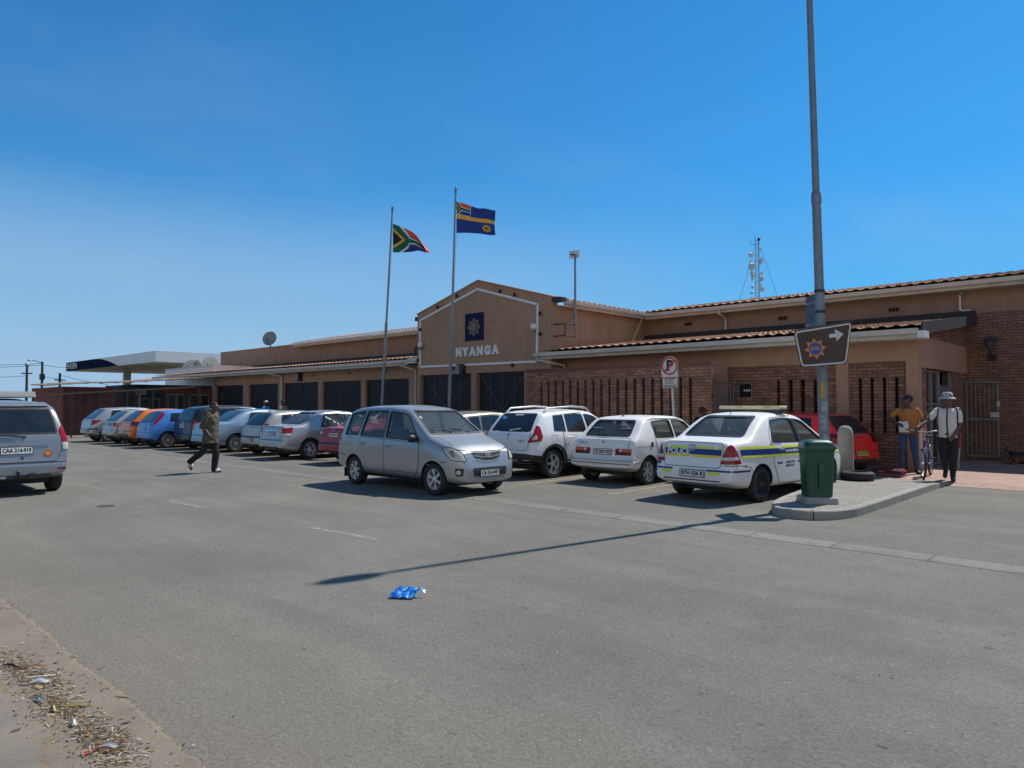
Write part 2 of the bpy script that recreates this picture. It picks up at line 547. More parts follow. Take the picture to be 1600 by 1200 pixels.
def add_wheels(root,sp,x0):
    r=sp['wr']; w=sp.get('ww',.19)
    for ax in sp['axles']:
        for sd in (-1,1):
            W=lerp_tab(sp['plan'],ax)
            e=bpy.data.objects.new('wheel',None); COL.objects.link(e); e.parent=root; e.empty_display_size=.1
            e.location=(ax-x0,sd*(W-w/2-.018),r); e.rotation_euler=(0,0,0 if sd<0 else PI)
            if sp.get('steer') and ax==max(sp['axles']): e.rotation_euler.z+=sp['steer']
            ty,ri=wheel_meshes(r,w,sp.get('rim','cap'))
            for nm,me in (('tyre',ty),('rim',ri)):
                o=bpy.data.objects.new(nm,me); COL.objects.link(o); o.parent=e
                o.rotation_euler=(0,random.uniform(0,6),0)

def seat(mb,x,y,z,rear=False):
    # cushion, backrest and headrest, facing +x
    M=Matrix.Translation((x,y,z))
    mb.prism([(-.22,0),(.28,.03),(.30,.12),(.22,.15),(-.2,.12)],-.23,.23,'y',M)
    mb.prism([(-.22,.10),(-.12,.12),(-.28,.60),(-.36,.64),(-.40,.60)],-.22,.22,'y',M)
    mb.prism([(-.35,.66),(-.27,.66),(-.29,.84),(-.33,.86),(-.39,.84)],-.12,.12,'y',M)

def window_poly(sh,x0b,x1b,x0t,x1t,gap=.125,low=.03,r=.03):
    """side window between the belt and the roof rail; ends given at bottom and top"""
    sp=sh.sp
    def bot(x): return min(lerp_tab(sp['belt'],x),lerp_tab(sp['top'],x)-.055)+low
    def top(x): return lerp_tab(sp['top'],x)-gap
    P=[]
    n=8
    for i in range(n+1): x=x0b+(x1b-x0b)*i/n; P.append((x,bot(x)))
    T=[]
    for i in range(n+1):
        x=x1t+(x0t-x1t)*i/n; T.append((x,max(top(x),bot(x)+.015)))
    return P,T

def make_car(sp,name,label,cat='car'):
    """builds one car; root sits on the ground at the middle of the car, nose along +x"""
    sh=Shell(sp); L=sp['L']; x0=L/2
    root=thing(name,label,cat)
    me=sh.solid(sp.get('level',2))
    pj=Projector(me); pj.center=Vector((L/2,0,0))
    P=sp['paint']
    me.materials.append(P)
    # windows -------------------------------------------------------------
    sides=[]
    for w in sp['side']:
        if len(w)==4: b,t=window_poly(sh,*w,gap=sp.get('gap',.125),low=sp.get('low',.03)); pl=b+t
        else: pl=rounded([p for p in w],.05)
        sides.append(rounded(pl,.035,2) if len(w)==4 else pl)
    rear=rounded(sp['rearwin'],.05); front=rounded(sp['windscreen'],.05)
    see=sp.get('see',False)
    body=me.copy()
    cut=[]
    def arch(ax,sd):
        r=sp['wr']*sp.get('archk',1.17); W=lerp_tab(sp['plan'],ax)
        m=MB(); y0=sd*(W-.30); y1=sd*(W+.1)
        m.cyl((ax,y0,sp['wr']+sp.get('archz',.0)),(ax,y1,sp['wr']+sp.get('archz',.0)),r,n=40)
        c=m.mesh('c'); c.materials.append(BLK); return c
    for ax in sp['axles']:
        for sd in (-1,1): cut.append(arch(ax,sd))
    if see:
        a,b=sp['cabin']
        xs=[a+(b-a)*i/16 for i in range(17)]
        c=sh.loft(xs,.055).mesh('c'); c.materials.append(INT); cut.append(c)
        def pr(poly,lo,hi,axis,fn):
            m=MB(); m.prism([fn(p) for p in poly],lo,hi,axis); c=m.mesh('c'); c.materials.append(BLK); return c
        for p in sides: cut.append(pr(p,-2,2,'y',lambda q:q))
        zr=max(p[1] for p in rear)
        cut.append(pr(rear,-1,a+.75,'x',lambda q:(-q[0],q[1])))
        cut.append(pr(front,b-1.15,L+1,'x',lambda q:q))
    body=boolean(body,cut)
    bo=link_mesh('body',body,[m for m in body.materials] or [P],root)
    body.shade_smooth(); body.set_sharp_from_angle(angle=R_(38))
    parts=[bo]
    def B(mb,nm,mat,parent=root,sm=60):
        o=mb.build(nm,mat,parent,smooth=sm); parts.append(o); return o
    G=sp.get('glass',GLS if see else TINT)
    off=-.012 if see else .004
    for i,p in enumerate(sides):
        gm=sp.get('sideglass',{}).get(i,G)
        for mr in (False,True):
            m=MB(); pj.patch(m,inset(p,-.012) if see else p,PI/2,off,.05,mr); B(m,'side_window',gm)
    m=MB(); pj.patch(m,inset(rear,-.012) if see else rear,0,off,.05); B(m,'rear_window',sp.get('rearglass',G))
    m=MB(); pj.patch(m,inset(front,-.012) if see else front,PI,off,.05); B(m,'windscreen',sp.get('frontglass',G))
    m=MB()
    for p in sides: pj.line(m,p,.022,PI/2,.005,True,'both')
    pj.line(m,rear,.03,0,.005,True); pj.line(m,front,.03,PI,.005,True)
    for p in sp.get('pillars',[]): pj.patch(m,p,PI/2,.006,.05,'both')
    B(m,'window_seal',BLK)
    # doors, lids, seams ----------------------------------------------------
    for d in sp.get('doors',[]):
        for mr in (False,True):
            m=MB(); pj.patch(m,rounded(d['poly'],.05),PI/2,.005,.05,mr); o=B(m,'door',P)
            m=MB(); hx,hz=d['handle']
            if d.get('htype','bar')=='bar':
                for dx in (-.07,.07):
                    a,_=pj.cast(hx+dx,hz,PI/2,.0); b,_=pj.cast(hx+dx,hz,PI/2,.035); m.tube([a,b],.011,6)
                pts=[pj.cast(hx+dx,hz,PI/2,.038)[0] for dx in (-.09,-.03,.03,.09)]
                m.tube(pts,.014,8)
            else:
                pj.patch(m,[(hx-.09,hz-.025),(hx+.09,hz-.025),(hx+.09,hz+.025),(hx-.09,hz+.025)],PI/2,.012,.05)
            if mr:
                m2=MB(); m2.add([Vector((v.x,-v.y,v.z)) for v in m.v],[f[::-1] for f in m.f]); m=m2
            B(m,'handle',d.get('hmat',P),o)
    m=MB(); any_=False
    for d in sp.get('doors',[]):
        pj.line(m,inset(rounded(d['poly'],.05),-.004),.011,PI/2,.0035,True,'both'); any_=True
    for ln in sp.get('seams',[]):
        yaw,pts=ln[0],ln[1]; pj.line(m,pts,ln[2] if len(ln)>2 else .009,yaw,.0035,False,ln[3] if len(ln)>3 else False); any_=True
    if any_: B(m,'shut_line',RUB)
    if 'lid' in sp:
        m=MB(); pj.patch(m,rounded(sp['lid'],.05),0,.005,.05); o=B(m,sp.get('lidname','tailgate'),P)
        m=MB(); pj.line(m,inset(rounded(sp['lid'],.05),-.004),.011,0,.0035,True); B(m,'shut_line',RUB,o)
    # lamps and other patches: (name, material, yaw, polygon, mirror, offset, radius)
    for nm,mat,yaw,poly,mr,of,rad in sp.get('patches',[]):
        pl=rounded(poly,rad) if rad else poly
        for k in ((False,True) if mr in ('each','both') else (mr,)):
            m=MB(); pj.patch(m,pl,yaw,of,.04,k); B(m,nm,mat)
    # plates
    for yaw,u,v,wd,ht,txt,mat in sp.get('plates',[]):
        m=MB(); c,nn=pj.cast(u,v,yaw,.014)
        d=Vector((math.cos(yaw),math.sin(yaw),0)); r=Vector((math.sin(yaw),-math.cos(yaw),0)); up=Vector((0,0,1))
        lean=max(-.35,min(.35,nn.z)); nrm=(-d+up*lean).normalized(); up=(up-nrm*up.dot(nrm)).normalized()
        M=Matrix(((r.x,up.x,nrm.x,c.x),(r.y,up.y,nrm.y,c.y),(r.z,up.z,nrm.z,c.z),(0,0,0,1)))
        m.box(-wd/2-.012,wd/2+.012,-ht/2-.012,ht/2+.012,-.012,.004,M)
        o=B(m,'number_plate',BLK)
        m=MB(); m.box(-wd/2,wd/2,-ht/2,ht/2,.0045,.007,M); B(m,'plate_face',mat,o,sm=None)
        m=MB(); text_on(m,txt,ht*.88,M@Matrix.Translation((0,0,.0085)),bold=.004,sx=wd*.92/max(.01,text_w(txt,ht*.88))); B(m,'plate_text',TXT,o,sm=None)
    # mirrors
    if 'mirror' in sp:
        mx,mz=sp['mirror']; mm=sp.get('mirrormat',P)
        for sd in (-1,1):
            a,_=pj.cast(mx,mz,PI/2,-.02); m=MB()
            y=-a.y*1.0
            M=Matrix.Translation((mx,sd*(y+.115),mz+.035))
            m.ball((0,0,0),(.055,.105,.075),12,8,M)
            m.tube([(mx+.02,sd*(y-.02),mz-.02),(mx+.0,sd*(y+.06),mz+.0)],.022,8)
            B(m,'wing_mirror',mm)
    if see:
        a,b=sp['cabin']; m=MB(); sz=.30
        for y in (-.37,.37): seat(m,sp.get('seatx',(a+b)/2-.05),y,sz)
        rx=sp.get('seatx',(a+b)/2-.05)-.85
        if rx>a+.3:
            for y in (-.35,.35): seat(m,rx,y,sz)
        B(m,'seats',SEATM,sm=40)
        m=MB(); dx=sp.get('dash',b-.35)
        m.prism([(dx-.28,.55),(dx-.30,.84),(dx-.1,.90),(dx+.35,.86),(dx+.35,.55)],-.62,.62,'y')
        B(m,'dashboard',INT,sm=40)
        m=MB(); c=Vector((dx-.42,-.37,.86)); ax=Vector((-.9,0,.42)).normalized(); s1=Vector((0,1,0)); s2=ax.cross(s1)
        pts=[c+s1*(.18*math.cos(t))+s2*(.18*math.sin(t)) for t in [2*PI*i/20 for i in range(21)]]
        m.tube(pts,.014,6,False); m.tube([c-ax*.01,c-ax*-.12*-1],.03,6); m.tube([pts[0],c,pts[10]],.012,6)
        B(m,'steering_wheel',BLK)
    # underbody
    m=MB(); m.box(.35,L-.35,-.55,.55,.19,.30); m.tube([(.1,.35,.24),(1.2,.35,.22)],.028,8); B(m,'underbody',RUB,sm=None)
    ex=sp.get('extra')
    if ex: ex(sp,sh,pj,root,B)
    for o in parts:
        if o.parent is root: o.location.x-=x0
    add_wheels(root,sp,x0)
    return root
_tw={}
def text_w(txt,size):
    vs,_=text_mesh(txt,size,.004)
    return max(v.x for v in vs)-min(v.x for v in vs)
def put(root,x,y,head):
    root.location=(x,y,0); root.rotation_euler=(0,0,R_(head)); return root
GLS=glass('clear_glass',(.78,.84,.83),.13)
GLD=glass('smoked_glass',(.16,.18,.18))
TINT=tinted('tinted_glass')
# ---------------------------------------------------------------- car kinds
S2=math.sqrt(.5)
def UR(x,y,L): return S2*((x-L/2)-y)      # view from behind right, yaw 45 deg
def UF(x,y,L): return S2*((x-L/2)+y)      # view from in front right, yaw 135 deg
Y45=PI/4; Y135=3*PI/4
def scale_tab(t,kx,kz=1.0): return [(x*kx,z*kz) for x,z in t]
def arc_ring(cx,cz,r0,r1,a0=-8,a1=188,n=14):
    P=[(cx+r1*math.cos(R_(a0+(a1-a0)*i/n)),cz+r1*math.sin(R_(a0+(a1-a0)*i/n))) for i in range(n+1)]
    Q=[(cx+r0*math.cos(R_(a1+(a0-a1)*i/n)),cz+r0*math.sin(R_(a1+(a0-a1)*i/n))) for i in range(n+1)]
    return P+Q
def ellipse(u,v,a,b,n=20,t0=0): return [(u+a*math.cos(2*PI*i/n+t0),v+b*math.sin(2*PI*i/n+t0)) for i in range(n)]
def ring_badge(pj,mb,yaw,u,v,a,b,w,off=.012):
    pj.line(mb,ellipse(u,v,a,b),w,yaw,off,True)
def wiper(pj,mb,yaw,p,q,r=.008,off=.02):
    pts=[]
    for i in range(7):
        t=i/6; pts.append(pj.cast(p[0]+(q[0]-p[0])*t,p[1]+(q[1]-p[1])*t,yaw,off)[0])
    mb.tube(pts,r,6)
    a=pj.cast(p[0],p[1],yaw,.005)[0]; mb.cyl(a,pts[0],.02,n=10)

def sedan_base(L,W,H):
    kx=L/4.27; kz=H/1.51
    top=[(0,.52),(.02,.60),(.05,.70),(.075,.95),(.11,1.015),(.17,1.04),(.62,1.07),(1.0,1.32),(1.25,1.445),(1.45,1.485),(1.9,1.51),(2.4,1.475),(2.55,1.44),(3.25,1.05),(3.4,1.015),(3.9,.90),(4.12,.79),(4.2,.66),(4.27,.48)]
    return dict(L=L,top=scale_tab(top,kx,kz),
        bot=scale_tab([(0,.34),(.25,.26),(.6,.21),(3.7,.2),(4.0,.2),(4.27,.27)],kx),
        plan=[(x*kx,y*W/.8475) for x,y in [(0,.68),(.05,.755),(.14,.80),(.5,.83),(1.5,.8475),(2.8,.8475),(3.5,.83),(3.9,.775),(4.13,.69),(4.27,.54)]],
        belt=scale_tab([(0,.90),(.6,.985),(1.3,.965),(2.5,.93),(3.3,.905),(4.27,.64)],kx,kz),
        tumble=.36,uptail=(1.1,.11),axles=(.86*kx,3.41*kx),wr=.295,gap=.115,
        side=[(1.22*kx,2.17*kx,1.40*kx,2.15*kx),(2.25*kx,3.18*kx,2.23*kx,2.6*kx)],
        pillars=[[(2.17*kx,.97*kz),(2.25*kx,.965*kz),(2.23*kx,1.385*kz),(2.15*kx,1.385*kz)]],
        rearwin=[(-.575*W/.8475,1.095*kz),(.575*W/.8475,1.095*kz),(.48*W/.8475,1.425*kz),(-.48*W/.8475,1.425*kz)],
        windscreen=[(-.64*W/.8475,1.07*kz),(.64*W/.8475,1.07*kz),(.52*W/.8475,1.41*kz),(-.52*W/.8475,1.41*kz)],
        cabin=(.70*kx,3.3*kx),seatx=2.12*kx,
        doors=[dict(poly=[(1.24*kx,.62),(1.44*kx,.29),(2.2*kx,.28),(2.2*kx,.955*kz),(1.17*kx,.975*kz)],handle=(1.42*kx,.865*kz)),
               dict(poly=[(2.215*kx,.28),(3.0*kx,.28),(3.13*kx,.5),(3.13*kx,.895*kz),(2.215*kx,.95*kz)],handle=(2.38*kx,.85*kz))],
        mirror=(3.02*kx,.955*kz),
        lid=[(-.54*W/.8475,.60),(.54*W/.8475,.60),(.58*W/.8475,.86),(.55*W/.8475,1.0*kz),(-.55*W/.8475,1.0*kz),(-.58*W/.8475,.86)],lidname='boot_lid',
        seams=[(PI/2,[(1.17*kx,.975*kz),(1.2*kx,1.12*kz),(1.42*kx,1.40*kz),(2.2*kx,1.435*kz)],.009,'both')])
def hatch_base(L,W,H,slope=1.0):
    kx=L/3.95; kz=H/1.48; kw=W/.84
    top=[(0,.52),(.03,.62),(.055,.70),(.09,.92),(.15,.98*1.0),(.15+.12*slope,1.14),(.15+.30*slope,1.33),(.15+.40*slope,1.405),(.75,1.44),(1.6,1.48),(2.1,1.455),(2.3,1.415),(2.98,1.05),(3.12,1.01),(3.6,.90),(3.82,.78),(3.9,.64),(3.95,.46)]
    return dict(L=L,top=scale_tab(top,kx,kz),
        bot=scale_tab([(0,.36),(.25,.27),(.5,.21),(3.4,.2),(3.7,.2),(3.95,.26)],kx),
        plan=[(x*kx,y*kw) for x,y in [(0,.66),(.05,.745),(.14,.785),(.5,.825),(1.4,.84),(2.6,.84),(3.2,.825),(3.6,.77),(3.82,.68),(3.95,.52)]],
        belt=scale_tab([(0,.93),(.7,.985),(1.3,.965),(2.2,.93),(3.0,.905),(3.95,.64)],kx,kz),
        tumble=.32,uptail=(.8,.06),axles=(.66*kx,3.13*kx),wr=.30,gap=.115,
        side=[(.72*kx,1.10*kx,.80*kx,1.13*kx),(1.17*kx,1.86*kx,1.20*kx,1.84*kx),(1.94*kx,2.90*kx,1.92*kx,2.3*kx)],
        rearwin=[(-.57*kw,1.0*kz),(.57*kw,1.0*kz),(.49*kw,1.37*kz),(-.49*kw,1.37*kz)],
        windscreen=[(-.63*kw,1.06*kz),(.63*kw,1.06*kz),(.52*kw,1.385*kz),(-.52*kw,1.385*kz)],
        cabin=(.42*kx,3.05*kx),seatx=1.85*kx,
        doors=[dict(poly=[(1.06*kx,.62),(1.22*kx,.29),(1.88*kx,.28),(1.88*kx,.955*kz),(1.0*kx,.975*kz)],handle=(1.2*kx,.86*kz)),
               dict(poly=[(1.895*kx,.28),(2.72*kx,.28),(2.85*kx,.5),(2.85*kx,.895*kz),(1.895*kx,.95*kz)],handle=(2.07*kx,.845*kz))],
        mirror=(2.75*kx,.95*kz),
        lid=[(-.56*kw,.58),(.56*kw,.58),(.60*kw,.90),(.57*kw,.985*kz),(-.57*kw,.985*kz),(-.60*kw,.90)],
        seams=[(PI/2,[(1.0*kx,.975*kz),(1.05*kx,1.1*kz),(1.15*kx,1.36*kz),(1.88*kx,1.40*kz)],.009,'both')])
def mpv_base(L,W,H):
    kx=L/4.12; kz=H/1.69; kw=W/.83
    top=[(0,.52),(.025,.60),(.05,.66),(.075,1.0),(.11,1.08),(.27,1.50),(.36,1.585),(.55,1.635),(1.0,1.68),(1.8,1.69),(2.3,1.645),(2.48,1.60),(3.2,1.13),(3.34,1.085),(3.8,.945),(3.98,.84),(4.05,.68),(4.12,.45)]
    return dict(L=L,top=scale_tab(top,kx,kz),
        bot=scale_tab([(0,.36),(.25,.28),(.5,.24),(3.6,.24),(3.9,.22),(4.12,.26)],kx),
        plan=[(x*kx,y*kw) for x,y in [(0,.70),(.045,.765),(.12,.795),(.5,.825),(1.5,.83),(2.8,.83),(3.4,.815),(3.8,.765),(4.0,.69),(4.12,.55)]],
        belt=scale_tab([(0,1.0),(.7,1.03),(1.5,1.01),(2.5,.985),(3.2,.955),(4.12,.68)],kx,kz),
        tumble=.25,axles=(.73*kx,3.385*kx),wr=.30,gap=.125,roofdrop=.10,
        side=[(.36*kx,.86*kx,.45*kx,.98*kx),(.95*kx,1.80*kx,1.07*kx,1.78*kx),(1.88*kx,2.98*kx,1.86*kx,2.5*kx)],
        rearwin=[(-.62*kw,1.09*kz),(.62*kw,1.09*kz),(.55*kw,1.53*kz),(-.55*kw,1.53*kz)],
        windscreen=[(-.65*kw,1.135*kz),(.65*kw,1.135*kz),(.54*kw,1.575*kz),(-.54*kw,1.575*kz)],
        cabin=(.35*kx,3.22*kx),seatx=2.1*kx,
        doors=[dict(poly=[(1.12*kx,.70),(1.24*kx,.33),(1.83*kx,.32),(1.83*kx,1.0*kz),(.95*kx,1.02*kz),(.98*kx,.88)],handle=(1.06*kx,.885*kz)),
               dict(poly=[(1.845*kx,.32),(2.85*kx,.32),(2.98*kx,.55),(2.98*kx,.955*kz),(1.845*kx,1.0*kz)],handle=(2.0*kx,.86*kz))],
        mirror=(2.86*kx,1.01*kz),
        lid=[(-.64*kw,.60),(.64*kw,.60),(.66*kw,.95),(.63*kw,1.07*kz),(-.63*kw,1.07*kz),(-.66*kw,.95)],
        seams=[(PI/2,[(.95*kx,1.02*kz),(1.02*kx,1.5*kz),(1.08*kx,1.58*kz)],.009,'both'),(PI/2,[(1.84*kx,1.0*kz),(1.82*kx,1.56*kz)],.009,'both')])

def rect(u0,u1,v0,v1): return [(u0,v0),(u1,v0),(u1,v1),(u0,v1)]
FLY=flat('fluorescent_yellow_tape',(.72,.80,.03),.45)
ORY=flat('amber_tape',(.88,.60,.02),.45)
PBL=flat('police_blue_tape',(.008,.035,.20),.4)
WTX=flat('white_lettering',(.78,.78,.76),.5)

PLAIN_GROUP={}
def tail_lights(L,x,y,z0,z1,wr=.13,ws=.18,mat=None,lean=.05):
    u=UR(x,y,L)
    return [('taillight',mat or REDL,Y45,[(u-wr,z0),(u+ws,z0+.02),(u+ws-lean,z1),(u-wr+lean*.3,z1-.02)],'each',.009,.03)]
def head_lights(L,x,y,z0,z1,wf=.16,ws=.18):
    u=UF(x,y,L)
    return [('headlight',CLRL,Y135,[(u-ws,z1+.01),(u-ws+.05,z0+.03),(u+wf,z0),(u+wf-.06,z1-.02)],'each',.009,.04)]

# ---- police sedan ------------------------------------------------------
def police():
    L=4.27; sp=sedan_base(L,.8475,1.51)
    WHT=paint('white_police_paint',(.84,.83,.79),0,.35,.35)
    sp.update(paint=WHT,see=True,rim='steel',wr=.30,level=2,mirrormat=BLK)
    for d in sp['doors']: d['hmat']=CHR; d['htype']='bar'
    u=UR(.08,-.71,L)
    sp['patches']=[
      ('taillight',REDL,Y45,[(u-.15,.665),(u+.19,.67),(u+.13,.84),(u+.07,.945),(u+.02,.985),(u-.05,.93),(u-.10,.80)],'each',.012,.02),
      ('reversing_light',CLRL,Y45,[(u-.135,.725),(u+.14,.735),(u+.115,.785),(u-.115,.775)],'each',.016,.01),
    ]+head_lights(L,3.98,-.70,.66,.84)
    sp['plates']=[(0,0.03,.49,.46,.10,'BTH 026 B',WHP)]
    def ex(sp,sh,pj,root,B):
        # rear band on the lid
        m=MB(); pj.patch(m,rect(-.555,.555,.80,.895),0,.008,.05); B(m,'blue_band',PBL)
        m=MB()
        for a,b in ((-.555,-.52),(-.46,-.10),(.08,.40),(.48,.55)): pj.patch(m,rect(a,b,.898,.938),0,.008,.05)
        B(m,'yellow_band',FLY)
        m=MB()
        for a,b in ((-.55,-.06),(-.0,.55)): pj.patch(m,rect(a,b,.758,.798),0,.008,.05)
        B(m,'amber_band',ORY)
        m=MB(); pj.text(m,'POLICE',.135,-.28,.842,0,.011,.004,1.02); B(m,'lettering',WTX,sm=None)
        m=MB(); ring_badge(pj,m,0,-.01,.915,.075,.05,.012,.014); ring_badge(pj,m,0,-.01,.925,.045,.028,.010,.015); ring_badge(pj,m,0,-.01,.91,.02,.042,.009,.015);         B(m,'emblem',flat('emblem_grey',(.42,.43,.44),.4,.2))
        # side bands
        for mr in (False,True):
            def band(x0,x1,a,b):
                n=12; f=lambda x:.015-.011*(x-.3)
                return [(x0+(x1-x0)*i/n,a+f(x0+(x1-x0)*i/n)) for i in range(n+1)]+[(x1+(x0-x1)*i/n,b+f(x1+(x0-x1)*i/n)) for i in range(n+1)]
            m=MB()
            pj.patch(m,band(.28,1.30,.885,.925),PI/2,.0085,.05,mr); pj.patch(m,band(1.52,2.28,.885,.925),PI/2,.0085,.05,mr); pj.patch(m,band(2.5,3.95,.885,.925),PI/2,.0085,.05,mr)
            pj.patch(m,band(.34,3.95,.745,.783),PI/2,.0085,.05,mr)
            B(m,'yellow_band',FLY)
            m=MB(); pj.patch(m,band(.31,3.98,.785,.883),PI/2,.0085,.05,mr)
            pj.patch(m,rect(1.33,1.50,.615,.65),PI/2,.0085,.05,mr); pj.patch(m,rect(2.04,2.28,.615,.65),PI/2,.0085,.05,mr); B(m,'blue_band',PBL)
        k=1
        m=MB(); pj.text(m,'NYANGA VISIBLE POLICING',.055,1.93,.83,PI/2,.011,.003,.95); B(m,'lettering',WTX,sm=None)
        m=MB(); pj.text(m,'SA POLICE SERVICE',.042,1.30,.955,PI/2,.011,.0005,1.1)
        pj.text(m,'CRIME STOP',.06,1.77,.632,PI/2,.011,.002); pj.text(m,'08600 10111',.06,1.77,.572,PI/2,.011,.002)
        pj.text(m,'POLICE',.19,2.66,.60,PI/2,.011,.008,1.15)
        pj.text(m,'YN41',.085,-.70,.63,0,.011,.003,.8); B(m,'lettering',PBL,sm=None)
        # bumper tape
        for a_,b_,yw,mr in ((-.76,-.37,0,False),(.30,.76,0,False),(.05,.5,PI/2,False),(.05,.5,PI/2,True)):
            m=MB(); pj.patch(m,rect(a_,b_,.535,.565),yw,.006,.05,mr); B(m,'blue_band',PBL)
        m=MB(); pj.patch(m,rect(-.58,-.40,.48,.525),0,.006,.05); pj.patch(m,rect(.32,.55,.48,.525),0,.006,.05); B(m,'yellow_band',FLY)
        # bumper seams
        m=MB(); pj.line(m,[(-.80,.635),(-.62,.645)],.012,0,.006); pj.line(m,[(.62,.645),(.80,.635)],.012,0,.006); pj.line(m,[(.08,.645),(.30,.64),(.52,.60),(.56,.54)],.010,PI/2,.006,False,False,.04)
        pj.line(m,[(-.55,.38),(.55,.38)],.02,0,.005); B(m,'bumper_seam',RUB)
        # light bar
        m=MB(); m.prism(rounded([(-.62,0),(.62,0),(.62,.07),(-.62,.07)],.03),1.86,2.12,'x',Matrix.Translation((0,0,1.545))); 
        lb=B(m,'light_bar',flat('amber_light_bar',(.74,.66,.36),.22,0,.1,coat=.4),sm=40)
        m=MB(); m.box(1.85,2.13,-.625,.625,1.532,1.547)
        for y in (-.5,.5): m.box(1.9,2.08,y-.05,y+.05,1.47,1.533)
        m.box(1.90,2.08,-.60,.60,1.614,1.619); B(m,'light_bar_base',flat('grey_metal',(.10,.10,.10),.4),lb,sm=None)
        for y in (-.35,.2):
            m=MB(); m.box(1.856,1.862,y-.07,y+.07,1.57,1.61); B(m,'lamp_unit',flat('amber_lamp',(.60,.42,.17),.3),lb,sm=None)
        m=MB(); m.tube([(1.35,.05,1.46),(1.28,.05,1.56)],.008,6); B(m,'aerial',BLK)
    sp['extra']=ex
    return make_car(sp,'police_car','white police sedan with blue and yellow bands, amber roof light bar and POLICE on its boot')

# ---- old boxy white hatch ---------------------------------------------
def citi():
    L=3.81; WHT=paint('white_hatch_paint',(.82,.81,.77),0,.38,.4)
    sp=dict(L=L,paint=WHT,
      top=[(0,.44),(.02,.53),(.05,.56),(.075,.565),(.09,.62),(.10,.78),(.135,.90),(.17,.935),(.20,.955),(.60,1.315),(.70,1.365),(.9,1.39),(1.4,1.41),(2.0,1.395),(2.2,1.36),(2.78,.985),(2.9,.955),(3.5,.85),(3.62,.82),(3.66,.60),(3.70,.55),(3.81,.45)],
      bot=[(0,.36),(.1,.33),(.4,.25),(.6,.2),(3.3,.2),(3.81,.3)],
      plan=[(0,.74),(.03,.785),(.08,.79),(.11,.765),(.4,.79),(1.4,.805),(2.7,.80),(3.4,.78),(3.68,.75),(3.81,.68)],
      belt=[(0,.86),(.3,.93),(.8,.935),(2.0,.915),(2.9,.895),(3.81,.76)],
      tumble=.30,axles=(.62,3.02),wr=.285,ww=.18,gap=.105,roofdrop=.075,see=True,rim='alloy6',level=2,
      side=[(.90,1.60,.88,1.58),(1.68,2.60,1.66,2.25)],
      rearwin=[(-.555,.995),(.555,.995),(.475,1.30),(-.475,1.30)],
      windscreen=[(-.60,.99),(.60,.99),(.50,1.33),(-.50,1.33)],
      cabin=(.42,2.85),seatx=1.65,
      doors=[dict(poly=[(1.0,.55),(1.12,.27),(1.65,.26),(1.65,.93),(.86,.935),(.93,.70)],handle=(1.10,.80),hmat=BLK),dict(poly=[(1.665,.26),(2.48,.26),(2.6,.5),(2.6,.90),(1.665,.93)],handle=(1.82,.80),hmat=BLK)],
      mirror=(2.5,.94),mirrormat=BLK,
      lid=[(-.62,.70),(.62,.70),(.63,.90),(.60,.945),(-.60,.945),(-.63,.90)],
      seams=[(PI/2,[(.86,.935),(.88,1.06),(.83,1.28),(.92,1.33),(2.2,1.31)],.009,'both'),(PI/2,[(.12,.775),(.4,.78),(2.7,.76)],.008,'both'),
             (PI/2,[(.74,1.31),(1.0,1.345),(2.1,1.335)],.010,'both')],
    )
    sp['patches']=[('taillight',REDL,0,rect(.32,.70,.615,.745),'each',.008,0),('taillight_trim',DRED,0,rect(.33,.69,.622,.672),'each',.0105,0),
      ('indicator_lens',ORGL,0,rect(.50,.69,.682,.735),'each',.0105,0),('reversing_light',CLRL,0,rect(.41,.485,.682,.738),'each',.0105,0),
      ('bumper',paint('bumper_white',(.74,.73,.68),0,.5,.6,.2),0,rect(-.78,.78,.46,.545),False,.010,.02),
      ('headlight',CLRL,PI,rect(.38,.68,.62,.78),'each',.008,.05),('grille',BLK,PI,rect(-.36,.36,.63,.77),False,.006,0),
      ('bumper_side',paint('bumper_white',(.74,.73,.68)),PI/2,rect(.02,.30,.46,.545),'both',.010,.02)]
    sp['plates']=[(0,.0,.67,.42,.10,'CF 282-720',WHP)]
    def ex(sp,sh,pj,root,B):
        m=MB(); wiper(pj,m,0,(.0,1.01),(-.32,1.06)); B(m,'wiper',BLK)
        m=MB(); pj.text(m,'CITI 1.4',.055,-.50,.835,0,.012,.001); pj.patch(m,ellipse(0,.865,.018,.024),0,.011,.05); B(m,'badge',BLK,sm=None)
        m=MB(); pj.patch(m,ellipse(.72,.825,.045,.05),PI/2,.010,.05); B(m,'fuel_cap',BLK)
        m=MB(); pass
        for ax in sp['axles']:
            for mr in (False,True): m=MB(); pj.patch(m,arc_ring(ax,.285,.337,.385,2,178),PI/2,.016,.04,mr); B(m,'wheel_arch',sp['paint'])
        m=MB(); pj.line(m,[(-.77,.50),(.77,.50)],.012,0,.014); pj.line(m,[(-.74,.44),(.74,.44)],.018,0,.006); B(m,'bumper_seam',flat('grime',(.16,.15,.13),.8))
        m=MB(); m.tube([(.86,.02,1.385),(.82,.02,1.45)],.009,6); m.ball((.86,.02,1.39),(.03,.025,.02)); B(m,'aerial',BLK)
    sp['extra']=ex
    return make_car(sp,'parked_hatchback','old boxy white hatchback with square tail lamps, parked beside the police car')

